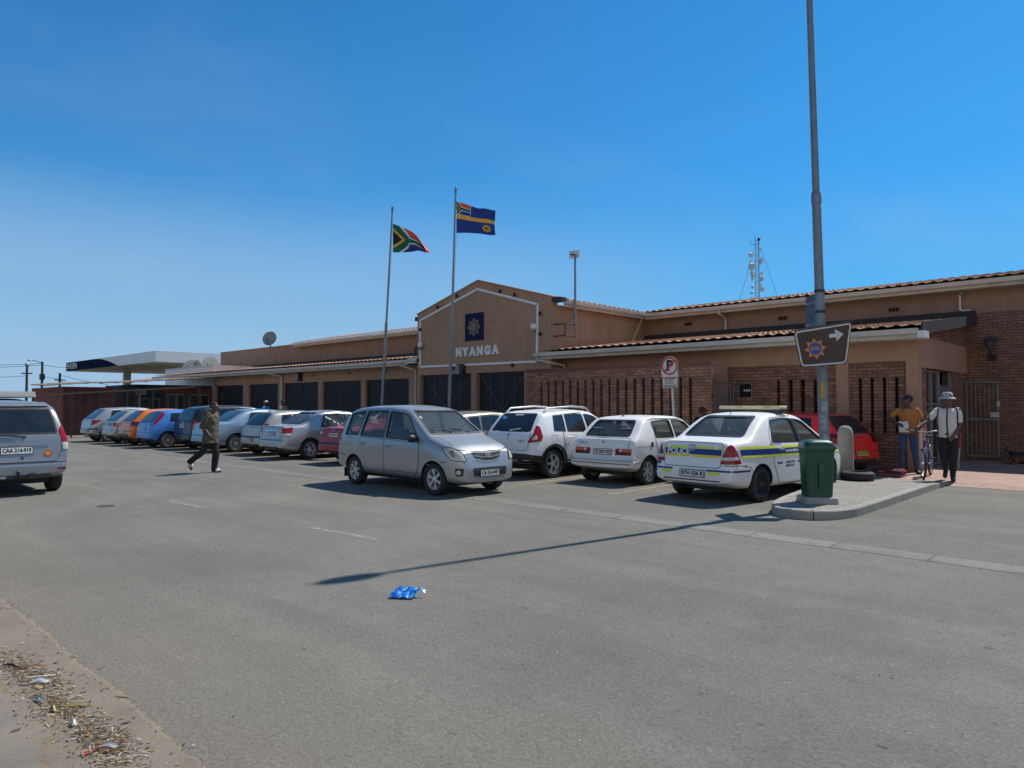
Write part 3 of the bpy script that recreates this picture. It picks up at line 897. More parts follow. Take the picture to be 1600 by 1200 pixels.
# ---- white crossover with roof rails ------------------------------------
def crossover():
    L=4.02; sp=hatch_base(L,.86,1.535,.95)
    WHT=paint('white_crossover_paint',(.86,.86,.85),0,.28,.12)
    sp['bot']=[(0,.40),(.25,.33),(.5,.27),(3.4,.27),(3.7,.27),(4.02,.32)]
    sp.update(paint=WHT,wr=.325,ww=.2,rim='alloy5',axles=(.70,3.22),level=2,tumble=.34)
    for d in sp['doors']: d['hmat']=WHT
    u=UR(.10,-.76,L)
    sp['patches']=[
      ('taillight',REDL,Y45,[(u-.13,.80),(u+.17,.83),(u+.20,.93),(u+.14,1.14),(u+.06,1.17),(u+.0,1.0),(u-.12,.84)],'each',.012,.02),
      ('reversing_light',CLRL,Y45,[(u-.05,.86),(u+.08,.88),(u+.06,.97),(u-.0,.94)],'each',.016,.02),
      ('lower_bumper',BLK,0,[(-.80,.36),(.80,.36),(.80,.52),(.62,.56),(-.62,.56),(-.80,.52)],False,.010,.02),
      ('lower_bumper',BLK,PI/2,[(.02,.38),(.36,.33),(.36,.50),(.02,.55)],'both',.010,.02),
      ('skid_plate',flat('skid_silver',(.5,.5,.5),.35,.6),0,[(-.42,.37),(.42,.37),(.36,.425),(-.36,.425)],False,.014,.01),
      ('sill_trim',BLK,PI/2,rect(1.05,2.85,.28,.40),'both',.008,.02)]
    sp['plates']=[(0,.0,.49,.44,.10,'CA 581-971',WHP)]
    sp['lid']=[(-.60,.64),(.60,.64),(.64,.92),(.60,1.035),(-.60,1.035),(-.64,.92)]
    def ex(sp,sh,pj,root,B):
        for ax in sp['axles']:
            
            for mr in (False,True): m=MB(); pj.patch(m,arc_ring(ax,.325,.382,.445,-4,184),PI/2,.016,.04,mr); B(m,'wheel_arch_trim',BLK)
        for sd in (-1,1):
            m=MB(); pts=[]
            for i in range(13):
                x=.62+1.75*i/12; z=lerp_tab(sp['top'],x)
                pts.append((x,sd*.565,z+(.055 if 0<i<12 else -.03)))
            m.tube(pts,.02,8); B(m,'roof_rail',flat('rail_silver',(.55,.55,.55),.35,.7))
        m=MB(); wiper(pj,m,0,(.0,1.05),(.28,1.09)); B(m,'wiper',WHT)
        m=MB(); pj.line(m,[(0,.99),(-.028,.955),(0,.92)],.014,0,.014); pj.line(m,[(0,.99),(.028,.955),(0,.92)],.014,0,.014); pj.patch(m,ellipse(0,.87,.016,.02),0,.012,.05); B(m,'emblem',CHR)
        m=MB(); pj.text(m,'SANDERO',.035,-.50,.83,0,.012,.001,1.2); pj.text(m,'STEPWAY',.035,.42,.83,0,.012,.001,1.2); B(m,'badge',BLK,sm=None)
        m=MB(); pj.line(m,rounded([(.62,.80),(.80,.80),(.80,.96),(.62,.96)],.03),.008,PI/2,.005,True); B(m,'fuel_flap',flat('seam_grey',(.2,.2,.2),.6))
        m=MB(); m.tube([(2.2,.0,1.52),(1.75,.0,1.74)],.006,6); B(m,'aerial',BLK)
        m=MB(); pj.patch(m,rect(-.46,-.34,1.30,1.36),0,.008,.05); B(m,'window_sticker',flat('sticker_blue',(.1,.35,.6),.5))
        m=MB(); pj.text(m,'STEPWAY',.045,.02,1.395,0,.008,.002,1.3); B(m,'lettering',WTX,sm=None)
    sp['extra']=ex
    return make_car(sp,'parked_crossover','white crossover hatchback with silver roof rails and black wheel arch trim')

# ---- silver people carrier, nose towards the viewer ----------------------
SIL=paint('silver_mpv_paint',(.40,.40,.395),.55,.34,.2,.6)
def mpv_front():
    L=4.12; sp=mpv_base(L,.83,1.69)
    sp.update(paint=SIL,see=True,rim='alloy6',steer=.06,mirrormat=BLK,level=2)
    for d in sp['doors']: d['hmat']=SIL
    u=UF(3.93,-.69,L)
    sp['patches']=[
      ('headlight',flat('clouded_headlight',(.50,.49,.40),.15,0,.15,3,coat=1),Y135,[(u-.27,.885),(u-.21,.80),(u-.10,.68),(u+.19,.655),(u+.12,.80),(u-.02,.865),(u-.12,.90)],'each',.010,.03),
      ('grille',BLK,PI,[(-.36,.80),(.36,.80),(.30,.70),(.12,.655),(-.12,.655),(-.30,.70)],False,.008,.02),
      ('lower_grille',BLK,PI,[(-.42,.53),(.42,.53),(.40,.375),(-.40,.375)],False,.008,.02),
      ('fog_recess',BLK,Y135,[(u-.02,.53),(u+.15,.53),(u+.13,.39),(u+.0,.39)],'each',.008,.03),
      ('fog_light',CLRL,Y135,ellipse(u+.05,.46,.042,.042),'each',.012,0),
    ]+tail_lights(L,.06,-.76,.90,1.25,.07,.10,REDL,.05)
    sp['plates']=[(PI,-.03,.43,.46,.105,'CA 524-947',WHP)]
    sp['lid']=[(-.62,.60),(.62,.60),(.66,.95),(.63,1.07),(-.63,1.07),(-.66,.95)]
    def ex(sp,sh,pj,root,B):
        m=MB()
        pj.line(m,[(-.37,.81),(-.15,.795),(0,.79),(.15,.795),(.37,.81)],.022,PI,.014)
        pj.line(m,[(-.33,.745),(-.12,.715),(0,.71),(.12,.715),(.33,.745)],.014,PI,.014)
        pj.line(m,[(-.31,.69),(-.13,.643),(.13,.643),(.31,.69)],.014,PI,.014); B(m,'grille_bar',flat('grille_grey',(.30,.30,.31),.45,.1))
        u=UF(3.93,-.69,L); hp=[(u-.27,.885),(u-.21,.80),(u-.10,.68),(u+.19,.655),(u+.12,.80),(u-.02,.865),(u-.12,.90)]
        for mr in (False,True):
            m=MB(); pj.line(m,rounded(hp,.03),.012,Y135,.012,True,mr); B(m,'headlight_seal',RUB)
            m=MB(); pj.patch(m,rounded([(u-.15,.835),(u-.07,.72),(u-.01,.72),(u-.05,.86)],.03),Y135,.013,.04,mr); B(m,'headlight_reflector',flat('lamp_inner',(.24,.24,.20),.2,.2),root)
        m=MB(); ring_badge(pj,m,PI,0,.745,.062,.042,.012,.024); ring_badge(pj,m,PI,0,.755,.04,.022,.009,.026); ring_badge(pj,m,PI,0,.74,.018,.036,.008,.026); B(m,'emblem',flat('grille_grey',(.30,.30,.31)))
        m=MB(); pj.line(m,[(-.62,.93),(-.58,1.0),(-.60,1.08)],.008,PI,.005); pj.line(m,[(.62,.93),(.58,1.0),(.60,1.08)],.008,PI,.005)
        pj.line(m,[(-.66,.875),(-.42,.83),(.42,.83),(.66,.875)],.010,PI,.005); pj.line(m,[(-.40,.455),(.40,.455)],.03,PI,.012); B(m,'bonnet_seam',RUB)
        m=MB(); wiper(pj,m,PI,(-.18,1.15),(-.58,1.19),.010,.03); wiper(pj,m,PI,(.28,1.15),(-.12,1.19),.010,.03); B(m,'wiper',BLK)
        m=MB(); pj.line(m,[(.06,.62),(.3,.63),(.42,.60)],.010,PI/2,.005,False,'both'); pj.line(m,rounded([(.47,.86),(.63,.86),(.63,1.0),(.47,1.0)],.03),.008,PI/2,.005,True); pj.line(m,[(1.1,.40),(2.95,.38)],.010,PI/2,.005,False,'both')
        pj.line(m,[(3.58,.63),(3.75,.64)],.01,PI/2,.005,False,'both'); B(m,'shut_line',RUB)
        for x in (.36,3.0):
            for y in (-.72,.72): m=MB(); m.box(x,x+.02,y-.09,y+.09,.15,.34); B(m,'mudflap',RUB,sm=None)
        # things on the dashboard
        RED=flat('red_cloth',(.45,.03,.04),.8)
        m=MB(); m.ball((2.86,.28,.95),(.07,.16,.06),10,6); m.ball((2.9,-.05,.95),(.06,.10,.05),10,6); B(m,'red_cloth',RED)
        m=MB(); m.ball((3.0,.46,.96),(.07,.10,.045),10,6); B(m,'orange_cloth',flat('orange_cloth',(.7,.25,.03),.8))
        m=MB(); m.ball((2.98,.36,.95),(.06,.05,.04),10,6); B(m,'blue_cloth',flat('blue_cloth',(.03,.10,.5),.8))
        m=MB(); pj.patch(m,rect(-.56,-.50,1.43,1.48),PI,-.008,.05); B(m,'licence_disc',flat('sticker_blue',(.1,.35,.6),.5))
    sp['extra']=ex
    return make_car(sp,'people_carrier','dusty silver people carrier facing the viewer on the edge of the road')

def mpv_rear():
    L=4.14; sp=mpv_base(L,.83,1.69)
    P=paint('silver_blue_paint',(.31,.31,.32),.5,.32,.15,.5)
    sp.update(paint=P,rim='cap',level=2)
    u=UR(.07,-.77,L)
    sp['patches']=[
      ('taillight',REDL,Y45,[(u-.06,.93),(u+.13,.93),(u+.12,1.20),(u+.05,1.25),(u-.03,1.15)],'each',.012,.02),
      ('reversing_light',CLRL,Y45,[(u-.055,.80),(u+.12,.80),(u+.13,.925),(u-.06,.925)],'each',.012,.02),
      ('bumper_reflector',DRED,Y45,[(u-.16,.445),(u+.04,.445),(u+.04,.475),(u-.16,.475)],'each',.010,0),
      ('tailgate_trim',P,0,[(-.50,.895),(.50,.895),(.53,.94),(-.53,.94)],False,.022,.01)]
    sp['lid']=[(-.60,.60),(.60,.60),(.68,.80),(.68,1.0),(.64,1.07),(-.64,1.07),(-.68,1.0),(-.68,.80)]
    sp['plates']=[(0,.0,.80,.46,.11,'CAA 214-919',WHP)]
    def ex(sp,sh,pj,root,B):
        m=MB(); wiper(pj,m,0,(.12,1.03),(-.34,1.075),.016,.035); B(m,'wiper',BLK)
        m=MB(); ring_badge(pj,m,0,0,.99,.062,.044,.014,.026); ring_badge(pj,m,0,0,1.0,.04,.024,.010,.028); ring_badge(pj,m,0,0,.985,.018,.038,.009,.028); B(m,'emblem',CHR)
        m=MB(); pj.patch(m,ellipse(.47,.73,.062,.058),0,.010,.05); B(m,'round_sticker',flat('sticker_red',(.55,.05,.02),.5))
        m=MB(); pj.patch(m,ellipse(.465,.735,.042,.034),0,.012,.05); pj.line(m,[(.47,.78),(.50,.82)],.012,0,.012); B(m,'sticker_centre',flat('sticker_orange',(.75,.28,.03),.5))
        m=MB(); pj.line(m,[(.27,.655),(.27,.60)],.0,0,.01) if False else pj.patch(m,ellipse(.08,.665,.025,.022),0,.010,.05); B(m,'handle_mark',BLK)
        m=MB(); pj.text(m,'AVANZA',.04,-.02,1.575,0,.014,.002,1.3); B(m,'lettering',WTX,sm=None)
        m=MB(); m.tube([(.1,0,.36),(-.06,0,.36),(-.09,0,.40)],.022,8); m.ball((-.09,0,.43),.032); m.box(-.02,.2,-.5,.5,.33,.38); m.box(-.05,-.02,-.26,-.16,.31,.40); B(m,'tow_bar',BLK,sm=40)
        m=MB(); m.box(-.055,-.045,.17,.25,.33,.37); B(m,'tow_socket',CHR,sm=None)
        m=MB(); pj.patch(m,[(-.56,1.555),(.56,1.555),(.53,1.62),(-.53,1.62)],0,.03,.05); B(m,'roof_spoiler',P)
        m=MB(); pj.line(m,[(-.80,.58),(.80,.58)],.012,0,.006); B(m,'bumper_seam',RUB)
    sp['extra']=ex
    return make_car(sp,'people_carrier','silver people carrier driving away on the road at the left edge, plate CAA 214-919')

def simple_car(kind,L,W,H,paintm,name,label,plate='CA 418-226',rim='cap',lights=None,slope=1.0,see=False,wr=None,glassm=None,extra=None,**kw):
    sp={'h':lambda:hatch_base(L,W,H,slope),'s':lambda:sedan_base(L,W,H),'m':lambda:mpv_base(L,W,H)}[kind]()
    sp.update(paint=paintm,rim=rim,see=see,level=2)
    if wr: sp['wr']=wr
    if glassm: sp['glass']=glassm
    for d in sp['doors']: d['hmat']=paintm
    sp['patches']=(lights(L,W,H) if lights else tail_lights(L,.07,-W*.9,.70,.90,.12,.18))+head_lights(L,L-.28,-W*.83,.64,.82)+kw.pop('patches',[])
    sp['plates']=[kw.pop('platepos',(0,0,.80 if kind!='m' else .82,.44,.10))+(plate,WHP)]
    em=kw.pop('emblem',(0,.90))
    sp.update(kw)
    def ex(sp,sh,pj,root,B):
        m=MB(); ring_badge(pj,m,0,em[0],em[1],.05,.045,.012,.014); ring_badge(pj,m,0,em[0],em[1],.02,.03,.012,.014); B(m,'emblem',CHR)
        m=MB(); pj.line(m,[(-W*.93,.575),(W*.93,.575)],.010,0,.006); pj.patch(m,rect(-.5,.5,.335,.385),0,.006,.05); B(m,'bumper_seam',RUB)
        if kind!='s':
            m=MB(); z=min(p[1] for p in sp['rearwin'])+.015; wiper(pj,m,0,(.0,z),(-.3,z+.05)); B(m,'wiper',BLK)
        if extra: extra(sp,sh,pj,root,B)
    sp['extra']=ex
    return make_car(sp,name,label)
# ---------------------------------------------------------------- setting materials
def m_asphalt(name,base,warm=(1,1,.97),patch=.18,speck=.5,lines=0,dusty=False):
    n=N(name); v=n.coord()
    big=n.noise(v,.35,5,.6,.4); mid=n.noise(v,3.2,5,.65); fine=n.noise(v,42,4,.75); grit=n.noise(v,130,3,.7)
    def c(k): return tuple(base*k*w for w in warm)
    col=n.ramp(big,[(.3,c(1-patch)),(.5,c(1)),(.72,c(1+patch))])
    col=n.mix(.35,col,n.ramp(mid,[(.3,c(.82)),(.7,c(1.16))]),'MIX')
    sp=n.ramp(grit,[(.30,(.45,.45,.45)),(.5,(1,1,1)),(.66,(1.0,1,1)),(.78,(1.75,1.72,1.65))])
    col=n.mix(speck,col,sp,'MULTIPLY')
    col=n.mix(speck*.7,col,n.ramp(fine,[(.34,(.60,.60,.60)),(.46,(.96,.96,.96)),(.56,(1.03,1.03,1.02)),(.68,(1.35,1.34,1.30))]),'MULTIPLY')
    # dark spots and pale wear along the wheel tracks
    vs=n.n('ShaderNodeMapping'); vs.inputs['Scale'].default_value=(.12,1.3,1); n.l(v,vs.inputs[0])
    tr=n.noise(vs.outputs[0],1.2,4,.6,.3)
    col=n.mix(.55,col,n.ramp(tr,[(.35,(.82,.82,.83)),(.55,(1,1,1)),(.7,(1.16,1.15,1.12))]),'MULTIPLY')
    vo=n.n('ShaderNodeTexVoronoi'); vo.inputs['Scale'].default_value=2.1; n.l(v,vo.inputs['Vector'])
    spot=n.ramp(n.math('ADD',vo.outputs['Distance'],n.math('MULTIPLY',n.noise(v,25,3),.05)),[(.045,(.45,.44,.42)),(.075,(1,1,1))])
    col=n.mix(.5,col,spot,'MULTIPLY')
    if lines:
        vc=n.n('ShaderNodeTexVoronoi',feature='DISTANCE_TO_EDGE'); vc.inputs['Scale'].default_value=.33
        wv=n.n('ShaderNodeTexNoise'); wv.inputs['Scale'].default_value=1.6; wv.inputs['Detail'].default_value=6; n.l(v,wv.inputs['Vector'])
        mv=n.mix(.22,v,wv.outputs['Color'],'LINEAR_LIGHT'); n.l(mv,vc.inputs['Vector'])
        ck=n.ramp(vc.outputs['Distance'],[(.0,(.62,.61,.6)),(.0035,(1,1,1))])
        col=n.mix(lines,col,ck,'MULTIPLY')
    # aggregate: every stone its own tone
    va=n.n('ShaderNodeTexVoronoi'); va.inputs['Scale'].default_value=75; n.l(v,va.inputs['Vector'])
    sc=n.n('ShaderNodeSeparateColor'); n.l(va.outputs['Color'],sc.inputs[0])
    col=n.mix(speck,col,n.ramp(sc.outputs[0],[(.0,(.68,.68,.69)),(.25,(.92,.92,.92)),(.6,(1.0,1.0,.99)),(.88,(1.07,1.06,1.04)),(1,(1.36,1.34,1.28))]),'MULTIPLY')
    # dark pits, drawn out along the traffic
    mp=n.n('ShaderNodeMapping'); mp.inputs['Scale'].default_value=(3.0,7.5,1); n.l(v,mp.inputs[0])
    vp=n.n('ShaderNodeTexVoronoi'); vp.inputs['Scale'].default_value=1.0; n.l(mp.outputs[0],vp.inputs['Vector'])
    sp2=n.n('ShaderNodeSeparateColor'); n.l(vp.outputs['Color'],sp2.inputs[0])
    pit=n.math('ADD',n.math('ADD',vp.outputs['Distance'],n.math('MULTIPLY',n.noise(v,40,3),.16)),n.math('MULTIPLY',sp2.outputs[1],.40))
    col=n.mix(.8,col,n.ramp(pit,[(.15,(.32,.31,.30)),(.24,(1,1,1))]),'MULTIPLY')
    # soft oil and tyre stains
    ov=n.n('ShaderNodeTexVoronoi'); ov.inputs['Scale'].default_value=.42; n.l(v,ov.inputs['Vector'])
    so2=n.n('ShaderNodeSeparateColor'); n.l(ov.outputs['Color'],so2.inputs[0])
    oil=n.math('ADD',n.math('ADD',ov.outputs['Distance'],n.math('MULTIPLY',n.noise(v,4,5,.7),.35)),n.math('MULTIPLY',so2.outputs[0],.5))
    col=n.mix(.5 if dusty else .85,col,n.ramp(oil,[(.28,(.55,.54,.53)),(.46,(1,1,1))]),'MULTIPLY')
    if dusty:
        sy=n.n('ShaderNodeSeparateXYZ'); n.l(v,sy.inputs[0])
        yy=n.math('ADD',sy.outputs[1],n.math('MULTIPLY',n.math('SUBTRACT',n.noise(v,.8,5,.65),.5),2.6))
        du=n.ramp(n.math('MULTIPLY',yy,.2),[(.26,(1,1,1)),(.62,(0,0,0))])
        col=n.mix(n.math('MULTIPLY',du,.42),col,n.mix(.6,(.235,.185,.135),n.ramp(fine,[(.34,(.45,.45,.45)),(.56,(1,1,1)),(.68,(1.4,1.4,1.4))]),'MULTIPLY'))
    n.base(col); n.set(Roughness=.9)
    n.b.inputs['Specular IOR Level'].default_value=.3
    n.bump(n.math('ADD',fine,n.math('MULTIPLY',grit,.6)),.8,.012)
    return n.m
def m_brick(name,c1=(.40,.195,.115),c2=(.19,.092,.06),mortar=(.10,.082,.07),bw=.235,rh=.082,dark=1.0,ms=.011,plan=False):
    n=N(name); v=n.coord(); s=n.n('ShaderNodeSeparateXYZ'); n.l(v,s.inputs[0])
    cb=n.n('ShaderNodeCombineXYZ')
    if plan: n.l(s.outputs[0],cb.inputs[0]); n.l(s.outputs[1],cb.inputs[1])
    else: n.l(n.math('ADD',s.outputs[0],s.outputs[1]),cb.inputs[0]); n.l(s.outputs[2],cb.inputs[1])
    b=n.n('ShaderNodeTexBrick'); n.l(cb.outputs[0],b.inputs['Vector'])
    b.inputs['Scale'].default_value=1; b.inputs['Brick Width'].default_value=bw; b.inputs['Row Height'].default_value=rh
    b.inputs['Mortar Size'].default_value=ms; b.inputs['Mortar Smooth'].default_value=.25; b.inputs['Bias'].default_value=-.1
    b.inputs['Color1'].default_value=(*c1,1); b.inputs['Color2'].default_value=(*c2,1); b.inputs['Mortar'].default_value=(*mortar,1)
    col=b.outputs['Color']
    col=n.mix(.6,col,n.ramp(n.noise(v,14,4),[(.3,(.68,.66,.66)),(.7,(1.25,1.22,1.18))]),'MULTIPLY')
    col=n.mix(.55,col,n.ramp(n.noise(v,.7,5,.7),[(.35,(.72,.72,.74)),(.65,(1.08,1.06,1.03))]),'MULTIPLY')
    n.base(col); n.set(Roughness=.88)
    n.bump(n.math('SUBTRACT',n.math('MULTIPLY',n.noise(v,60,3),.25),b.outputs['Fac']),.7,.008)
    return n.m
def m_stucco(name,c):
    n=N(name); v=n.coord()
    st=n.n('ShaderNodeMapping'); st.inputs['Scale'].default_value=(1.5,1.5,.55); n.l(v,st.inputs[0])
    streak=n.noise(st.outputs[0],1.3,7,.72,.9); blot=n.noise(v,.55,7,.72,.5); f=n.noise(v,40,4,.7)
    col=n.mix(.55,c,n.ramp(streak,[(.32,tuple(x*.74 for x in c)),(.55,c),(.72,tuple(min(1,x*1.18) for x in c))]))
    col=n.mix(.5,col,n.ramp(blot,[(.3,(.70,.70,.72)),(.5,(.97,.97,.97)),(.7,(1.12,1.11,1.09))]),'MULTIPLY')
    s=n.n('ShaderNodeSeparateXYZ'); n.l(v,s.inputs[0])
    low=n.ramp(n.math('ADD',s.outputs[2],n.math('MULTIPLY',blot,.6)),[(.25,(.66,.62,.58)),(.95,(1,1,1))])
    col=n.mix(.8,col,low,'MULTIPLY')
    n.base(col); n.set(Roughness=.93); n.b.inputs['Specular IOR Level'].default_value=.25
    n.bump(f,.5,.006); return n.m
def m_tiles(name):
    n=N(name); v=n.coord()
    vo=n.n('ShaderNodeTexVoronoi'); vo.inputs['Scale'].default_value=3.2; n.l(v,vo.inputs['Vector'])
    sv=n.n('ShaderNodeSeparateColor'); n.l(vo.outputs['Color'],sv.inputs[0])
    col=n.ramp(sv.outputs[0],[(.0,(.33,.165,.095)),(.5,(.46,.25,.15)),(1,(.56,.34,.21))])
    col=n.mix(.6,col,n.ramp(n.noise(v,1.1,6,.7),[(.3,(.62,.60,.58)),(.6,(1.0,1,1)),(.8,(1.25,1.2,1.12))]),'MULTIPLY')
    col=n.mix(.5,col,n.ramp(n.noise(v,24,4),[(.35,(.7,.7,.7)),(.65,(1.15,1.15,1.15))]),'MULTIPLY')
    n.base(col); n.set(Roughness=.85); n.bump(n.noise(v,50,3),.3,.005); return n.m
def m_concrete(name,c,scale=3,stain=.35):
    n=N(name); v=n.coord()
    col=n.mix(stain,c,n.ramp(n.noise(v,scale,6,.72,.3),[(.3,tuple(x*.5 for x in c)),(.5,c),(.75,tuple(x*1.25 for x in c))]))
    col=n.mix(.4,col,n.ramp(n.noise(v,90,3),[(.3,(.7,.7,.7)),(.6,(1.1,1.1,1.1))]),'MULTIPLY')
    n.base(col); n.set(Roughness=.92); n.bump(n.noise(v,60,4),.35,.005); return n.m
ASPH=m_asphalt('road_asphalt',.182,(1.07,1.0,.85),.24,.75,.0,True)
ASPH2=m_asphalt('lot_asphalt',.175,(1.06,1.0,.86),.24,.8,.0)
BRK=m_brick('red_brick')
BRKD=m_brick('brown_brick',(.32,.165,.105),(.20,.105,.07),(.095,.08,.07))
STC=m_stucco('tan_stucco',(.385,.245,.16))
STCP=m_stucco('pinkish_stucco',(.46,.268,.177))
STCU=m_stucco('upper_stucco',(.32,.21,.145))
TIL=m_tiles('clay_tiles')
CRM=flat('cream_fascia',(.50,.46,.38),.6,0,.18,2.5)
GUT=flat('gutter_cream',(.55,.52,.45),.5,0,.18,2)
MESHB=flat('black_screen',(.012,.013,.016),.7,0,.3,5)
WINF=flat('aluminium_frame',(.30,.31,.32),.45,.5)
DKG=flat('dark_recess',(.008,.008,.009),.9)
GALV=flat('galvanised_steel',(.42,.44,.46),.42,.6,.15,5)
GALD=flat('weathered_steel',(.20,.23,.26),.5,.5,.2,5)
CONC=m_concrete('pale_concrete',(.34,.33,.30))
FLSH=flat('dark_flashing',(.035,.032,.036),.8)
WHTP=flat('white_paint',(.72,.72,.70),.5,0,.06)

def put_struct(mb,name,mat,**k):
    o=mb.build(name,mat,None,**k); o['kind']='structure'; return o
def sheet(name,x0,x1,y0,y1,z,mat,nx=1,ny=1):
    m=MB(); m.grid(lambda u,v:(x0+(x1-x0)*u,y0+(y1-y0)*v,z),nx,ny); return put_struct(m,name,mat,recalc=False)

# ---- ground -------------------------------------------------------------
n=N('dry_ground'); v=n.coord(); n.base(n.ramp(n.noise(v,.05,6,.7),[(.3,(.15,.13,.10)),(.7,(.24,.21,.16))])); n.set(Roughness=.95)
sheet('ground',-900,600,-600,900,-.012,n.m)
sheet('road',-400,120,1.30,8.46,0,ASPH)
sheet('parking_lot',-60,40,8.46,16.6,.004,ASPH2)
# drainage channel of flush concrete blocks
n=N('channel_blocks'); v=n.coord(); b=n.n('ShaderNodeTexBrick'); n.l(v,b.inputs['Vector']); b.offset=0
b.inputs['Scale'].default_value=1; b.inputs['Brick Width'].default_value=1.0; b.inputs['Row Height'].default_value=3.0; b.inputs['Mortar Size'].default_value=.012
b.inputs['Color1'].default_value=(.235,.222,.19,1); b.inputs['Color2'].default_value=(.185,.174,.146,1); b.inputs['Mortar'].default_value=(.10,.095,.085,1)
col=n.mix(.55,b.outputs[0],n.ramp(n.noise(v,2.2,6,.75,.4),[(.3,(.42,.41,.39)),(.5,(.85,.85,.84)),(.75,(1.15,1.13,1.08))]),'MULTIPLY')
col=n.mix(.55,col,n.ramp(n.noise(v,11,6,.75),[(.36,(.6,.59,.57)),(.55,(1,1,1)),(.7,(1.1,1.1,1.08))]),'MULTIPLY')
col=n.mix(.5,col,n.ramp(n.noise(v,120,3),[(.3,(.6,.6,.6)),(.6,(1.1,1.1,1.1))]),'MULTIPLY')
n.base(col); n.set(Roughness=.9); n.bump(n.noise(v,40,4),.4,.006); CHM=n.m
m=MB(); y=[8.44,8.50,8.62,8.75,8.80]; z=[.003,.010,.012,.012,.006]
m.grid(lambda u,w:(-70+110*u, lerp_tab(list(zip([0,.25,.5,.75,1],y)),w)+.012*math.sin(u*330+w)+.01*math.sin(u*97), lerp_tab(list(zip([0,.25,.5,.75,1],z)),w)),220,4)
put_struct(m,'drainage_channel',CHM,recalc=False)
# near pavement, dusty
n=N('dusty_pavement'); v=n.coord()
c=n.ramp(n.noise(v,1.4,6,.7,.4),[(.3,(.17,.143,.112)),(.55,(.225,.19,.147)),(.75,(.28,.235,.175))])
dirt=n.ramp(n.noise(v,2.6,8,.78,1.0),[(.38,(0,0,0)),(.50,(1,1,1))])
s=n.n('ShaderNodeSeparateXYZ'); n.l(v,s.inputs[0])
band=n.ramp(n.math('ADD',s.outputs[1],n.math('MULTIPLY',n.math('SUBTRACT',n.noise(v,1.2,5),.5),1.1)),[(.93,(0,0,0)),(1.05,(1,1,1)),(1.2,(1,1,1)),(1.32,(.1,.1,.1))])
dm=n.math('MULTIPLY',band,n.math('ADD',n.math('MULTIPLY',dirt,.65),.35))
c=n.mix(dm,c,n.ramp(n.noise(v,40,4,.8),[(.35,(.10,.062,.024)),(.6,(.30,.20,.085))]))
c=n.mix(.6,c,n.ramp(n.noise(v,150,3),[(.32,(.55,.55,.55)),(.55,(1,1,1)),(.75,(1.35,1.3,1.2))]),'MULTIPLY')
seam=n.math('ADD',s.outputs[1],n.math('ADD',n.math('MULTIPLY',n.math('SUBTRACT',n.noise(v,5,6,.7),.5),.10),n.math('MULTIPLY',n.math('SUBTRACT',n.noise(v,.9,2),.5),.10)))
c=n.mix(n.ramp(seam,[(.0,(0,0,0)),(1.0,(0,0,0))]),c,c)
sm=n.math('MULTIPLY',n.math('SUBTRACT',seam,1.395),26.0)
c=n.mix(n.math('MULTIPLY',n.ramp(sm,[(.0,(0,0,0)),(.5,(1,1,1))]),.6),c,n.ramp(n.noise(v,50,4,.8),[(.35,(.16,.12,.07)),(.6,(.36,.29,.18))]))
n.base(c); n.set(Roughness=.95); n.bump(n.noise(v,70,5,.7),.7,.008)
tr=n.n('ShaderNodeBsdfTransparent'); mx=n.n('ShaderNodeMixShader'); al=n.math('GREATER_THAN',n.math('SUBTRACT',seam,n.math('MULTIPLY',n.noise(v,28,4,.8),.09)),1.38)
n.l(al,mx.inputs[0]); n.l(n.b.outputs[0],mx.inputs[1]); n.l(tr.outputs[0],mx.inputs[2]); n.l(mx.outputs[0],n.out.inputs[0])
PAVM=n.m
sheet('near_pavement',-60,60,-6,1.62,.006,PAVM,300,20)
# worn centre dashes and bay lines
def worn(name,c,lo=.46,hi=.58):
    n=N(name); v=n.coord(); f=n.noise(v,9,6,.8)
    tr=n.n('ShaderNodeBsdfTransparent'); mx=n.n('ShaderNodeMixShader')
    n.l(n.ramp(f,[(lo,(0,0,0)),(hi,(1,1,1))]),mx.inputs[0]); n.l(tr.outputs[0],mx.inputs[1]); n.l(n.b.outputs[0],mx.inputs[2]); n.l(mx.outputs[0],n.out.inputs[0])
    n.base(c); n.set(Roughness=.9); return n.m
WL=worn('worn_white_line',(.38,.36,.30),.42,.62); OL=worn('worn_orange_line',(.48,.36,.20),.36,.62)
m=MB()
for x in (-8.5,-12.6,-16.5,-20.5,-24.5,-28.5,-32.5,-36.5):
    yl=5.02+(x+8.5)*.075; m.add([(x,yl,.004),(x+1.35,yl+.10,.004),(x+1.35,yl+.19,.004),(x,yl+.09,.004)],[(0,1,2,3)])
put_struct(m,'centre_line',WL,recalc=False)
m=MB()
for x in (-7.62,-9.85,-12.1,-14.9,-18.2,-20.8,-23.0,-25.25,-27.3,-29.2,-31.3,-33.4): m.add([(x-.05,10.6,.009),(x+.05,10.6,.009),(x+.03,15.4,.009),(x-.07,15.4,.009)],[(0,1,2,3)])
put_struct(m,'bay_line',OL,recalc=False)
# far kerb + pavement in front of the station
PAVT=m_brick('paving_stones',(.30,.28,.245),(.25,.235,.205),(.15,.14,.12),.21,.105,ms=.006,plan=True)
REDP=m_brick('red_paving',(.47,.31,.245),(.38,.245,.195),(.26,.21,.18),.22,.11,ms=.006,plan=True)
m=MB(); m.box(-60,-5.35,15.85,18.62,-.05,.12); put_struct(m,'station_pavement',PAVT)
m=MB(); m.box(-60,-5.35,15.72,15.845,-.05,.125); put_struct(m,'kerb',CONC,bevel=.02)
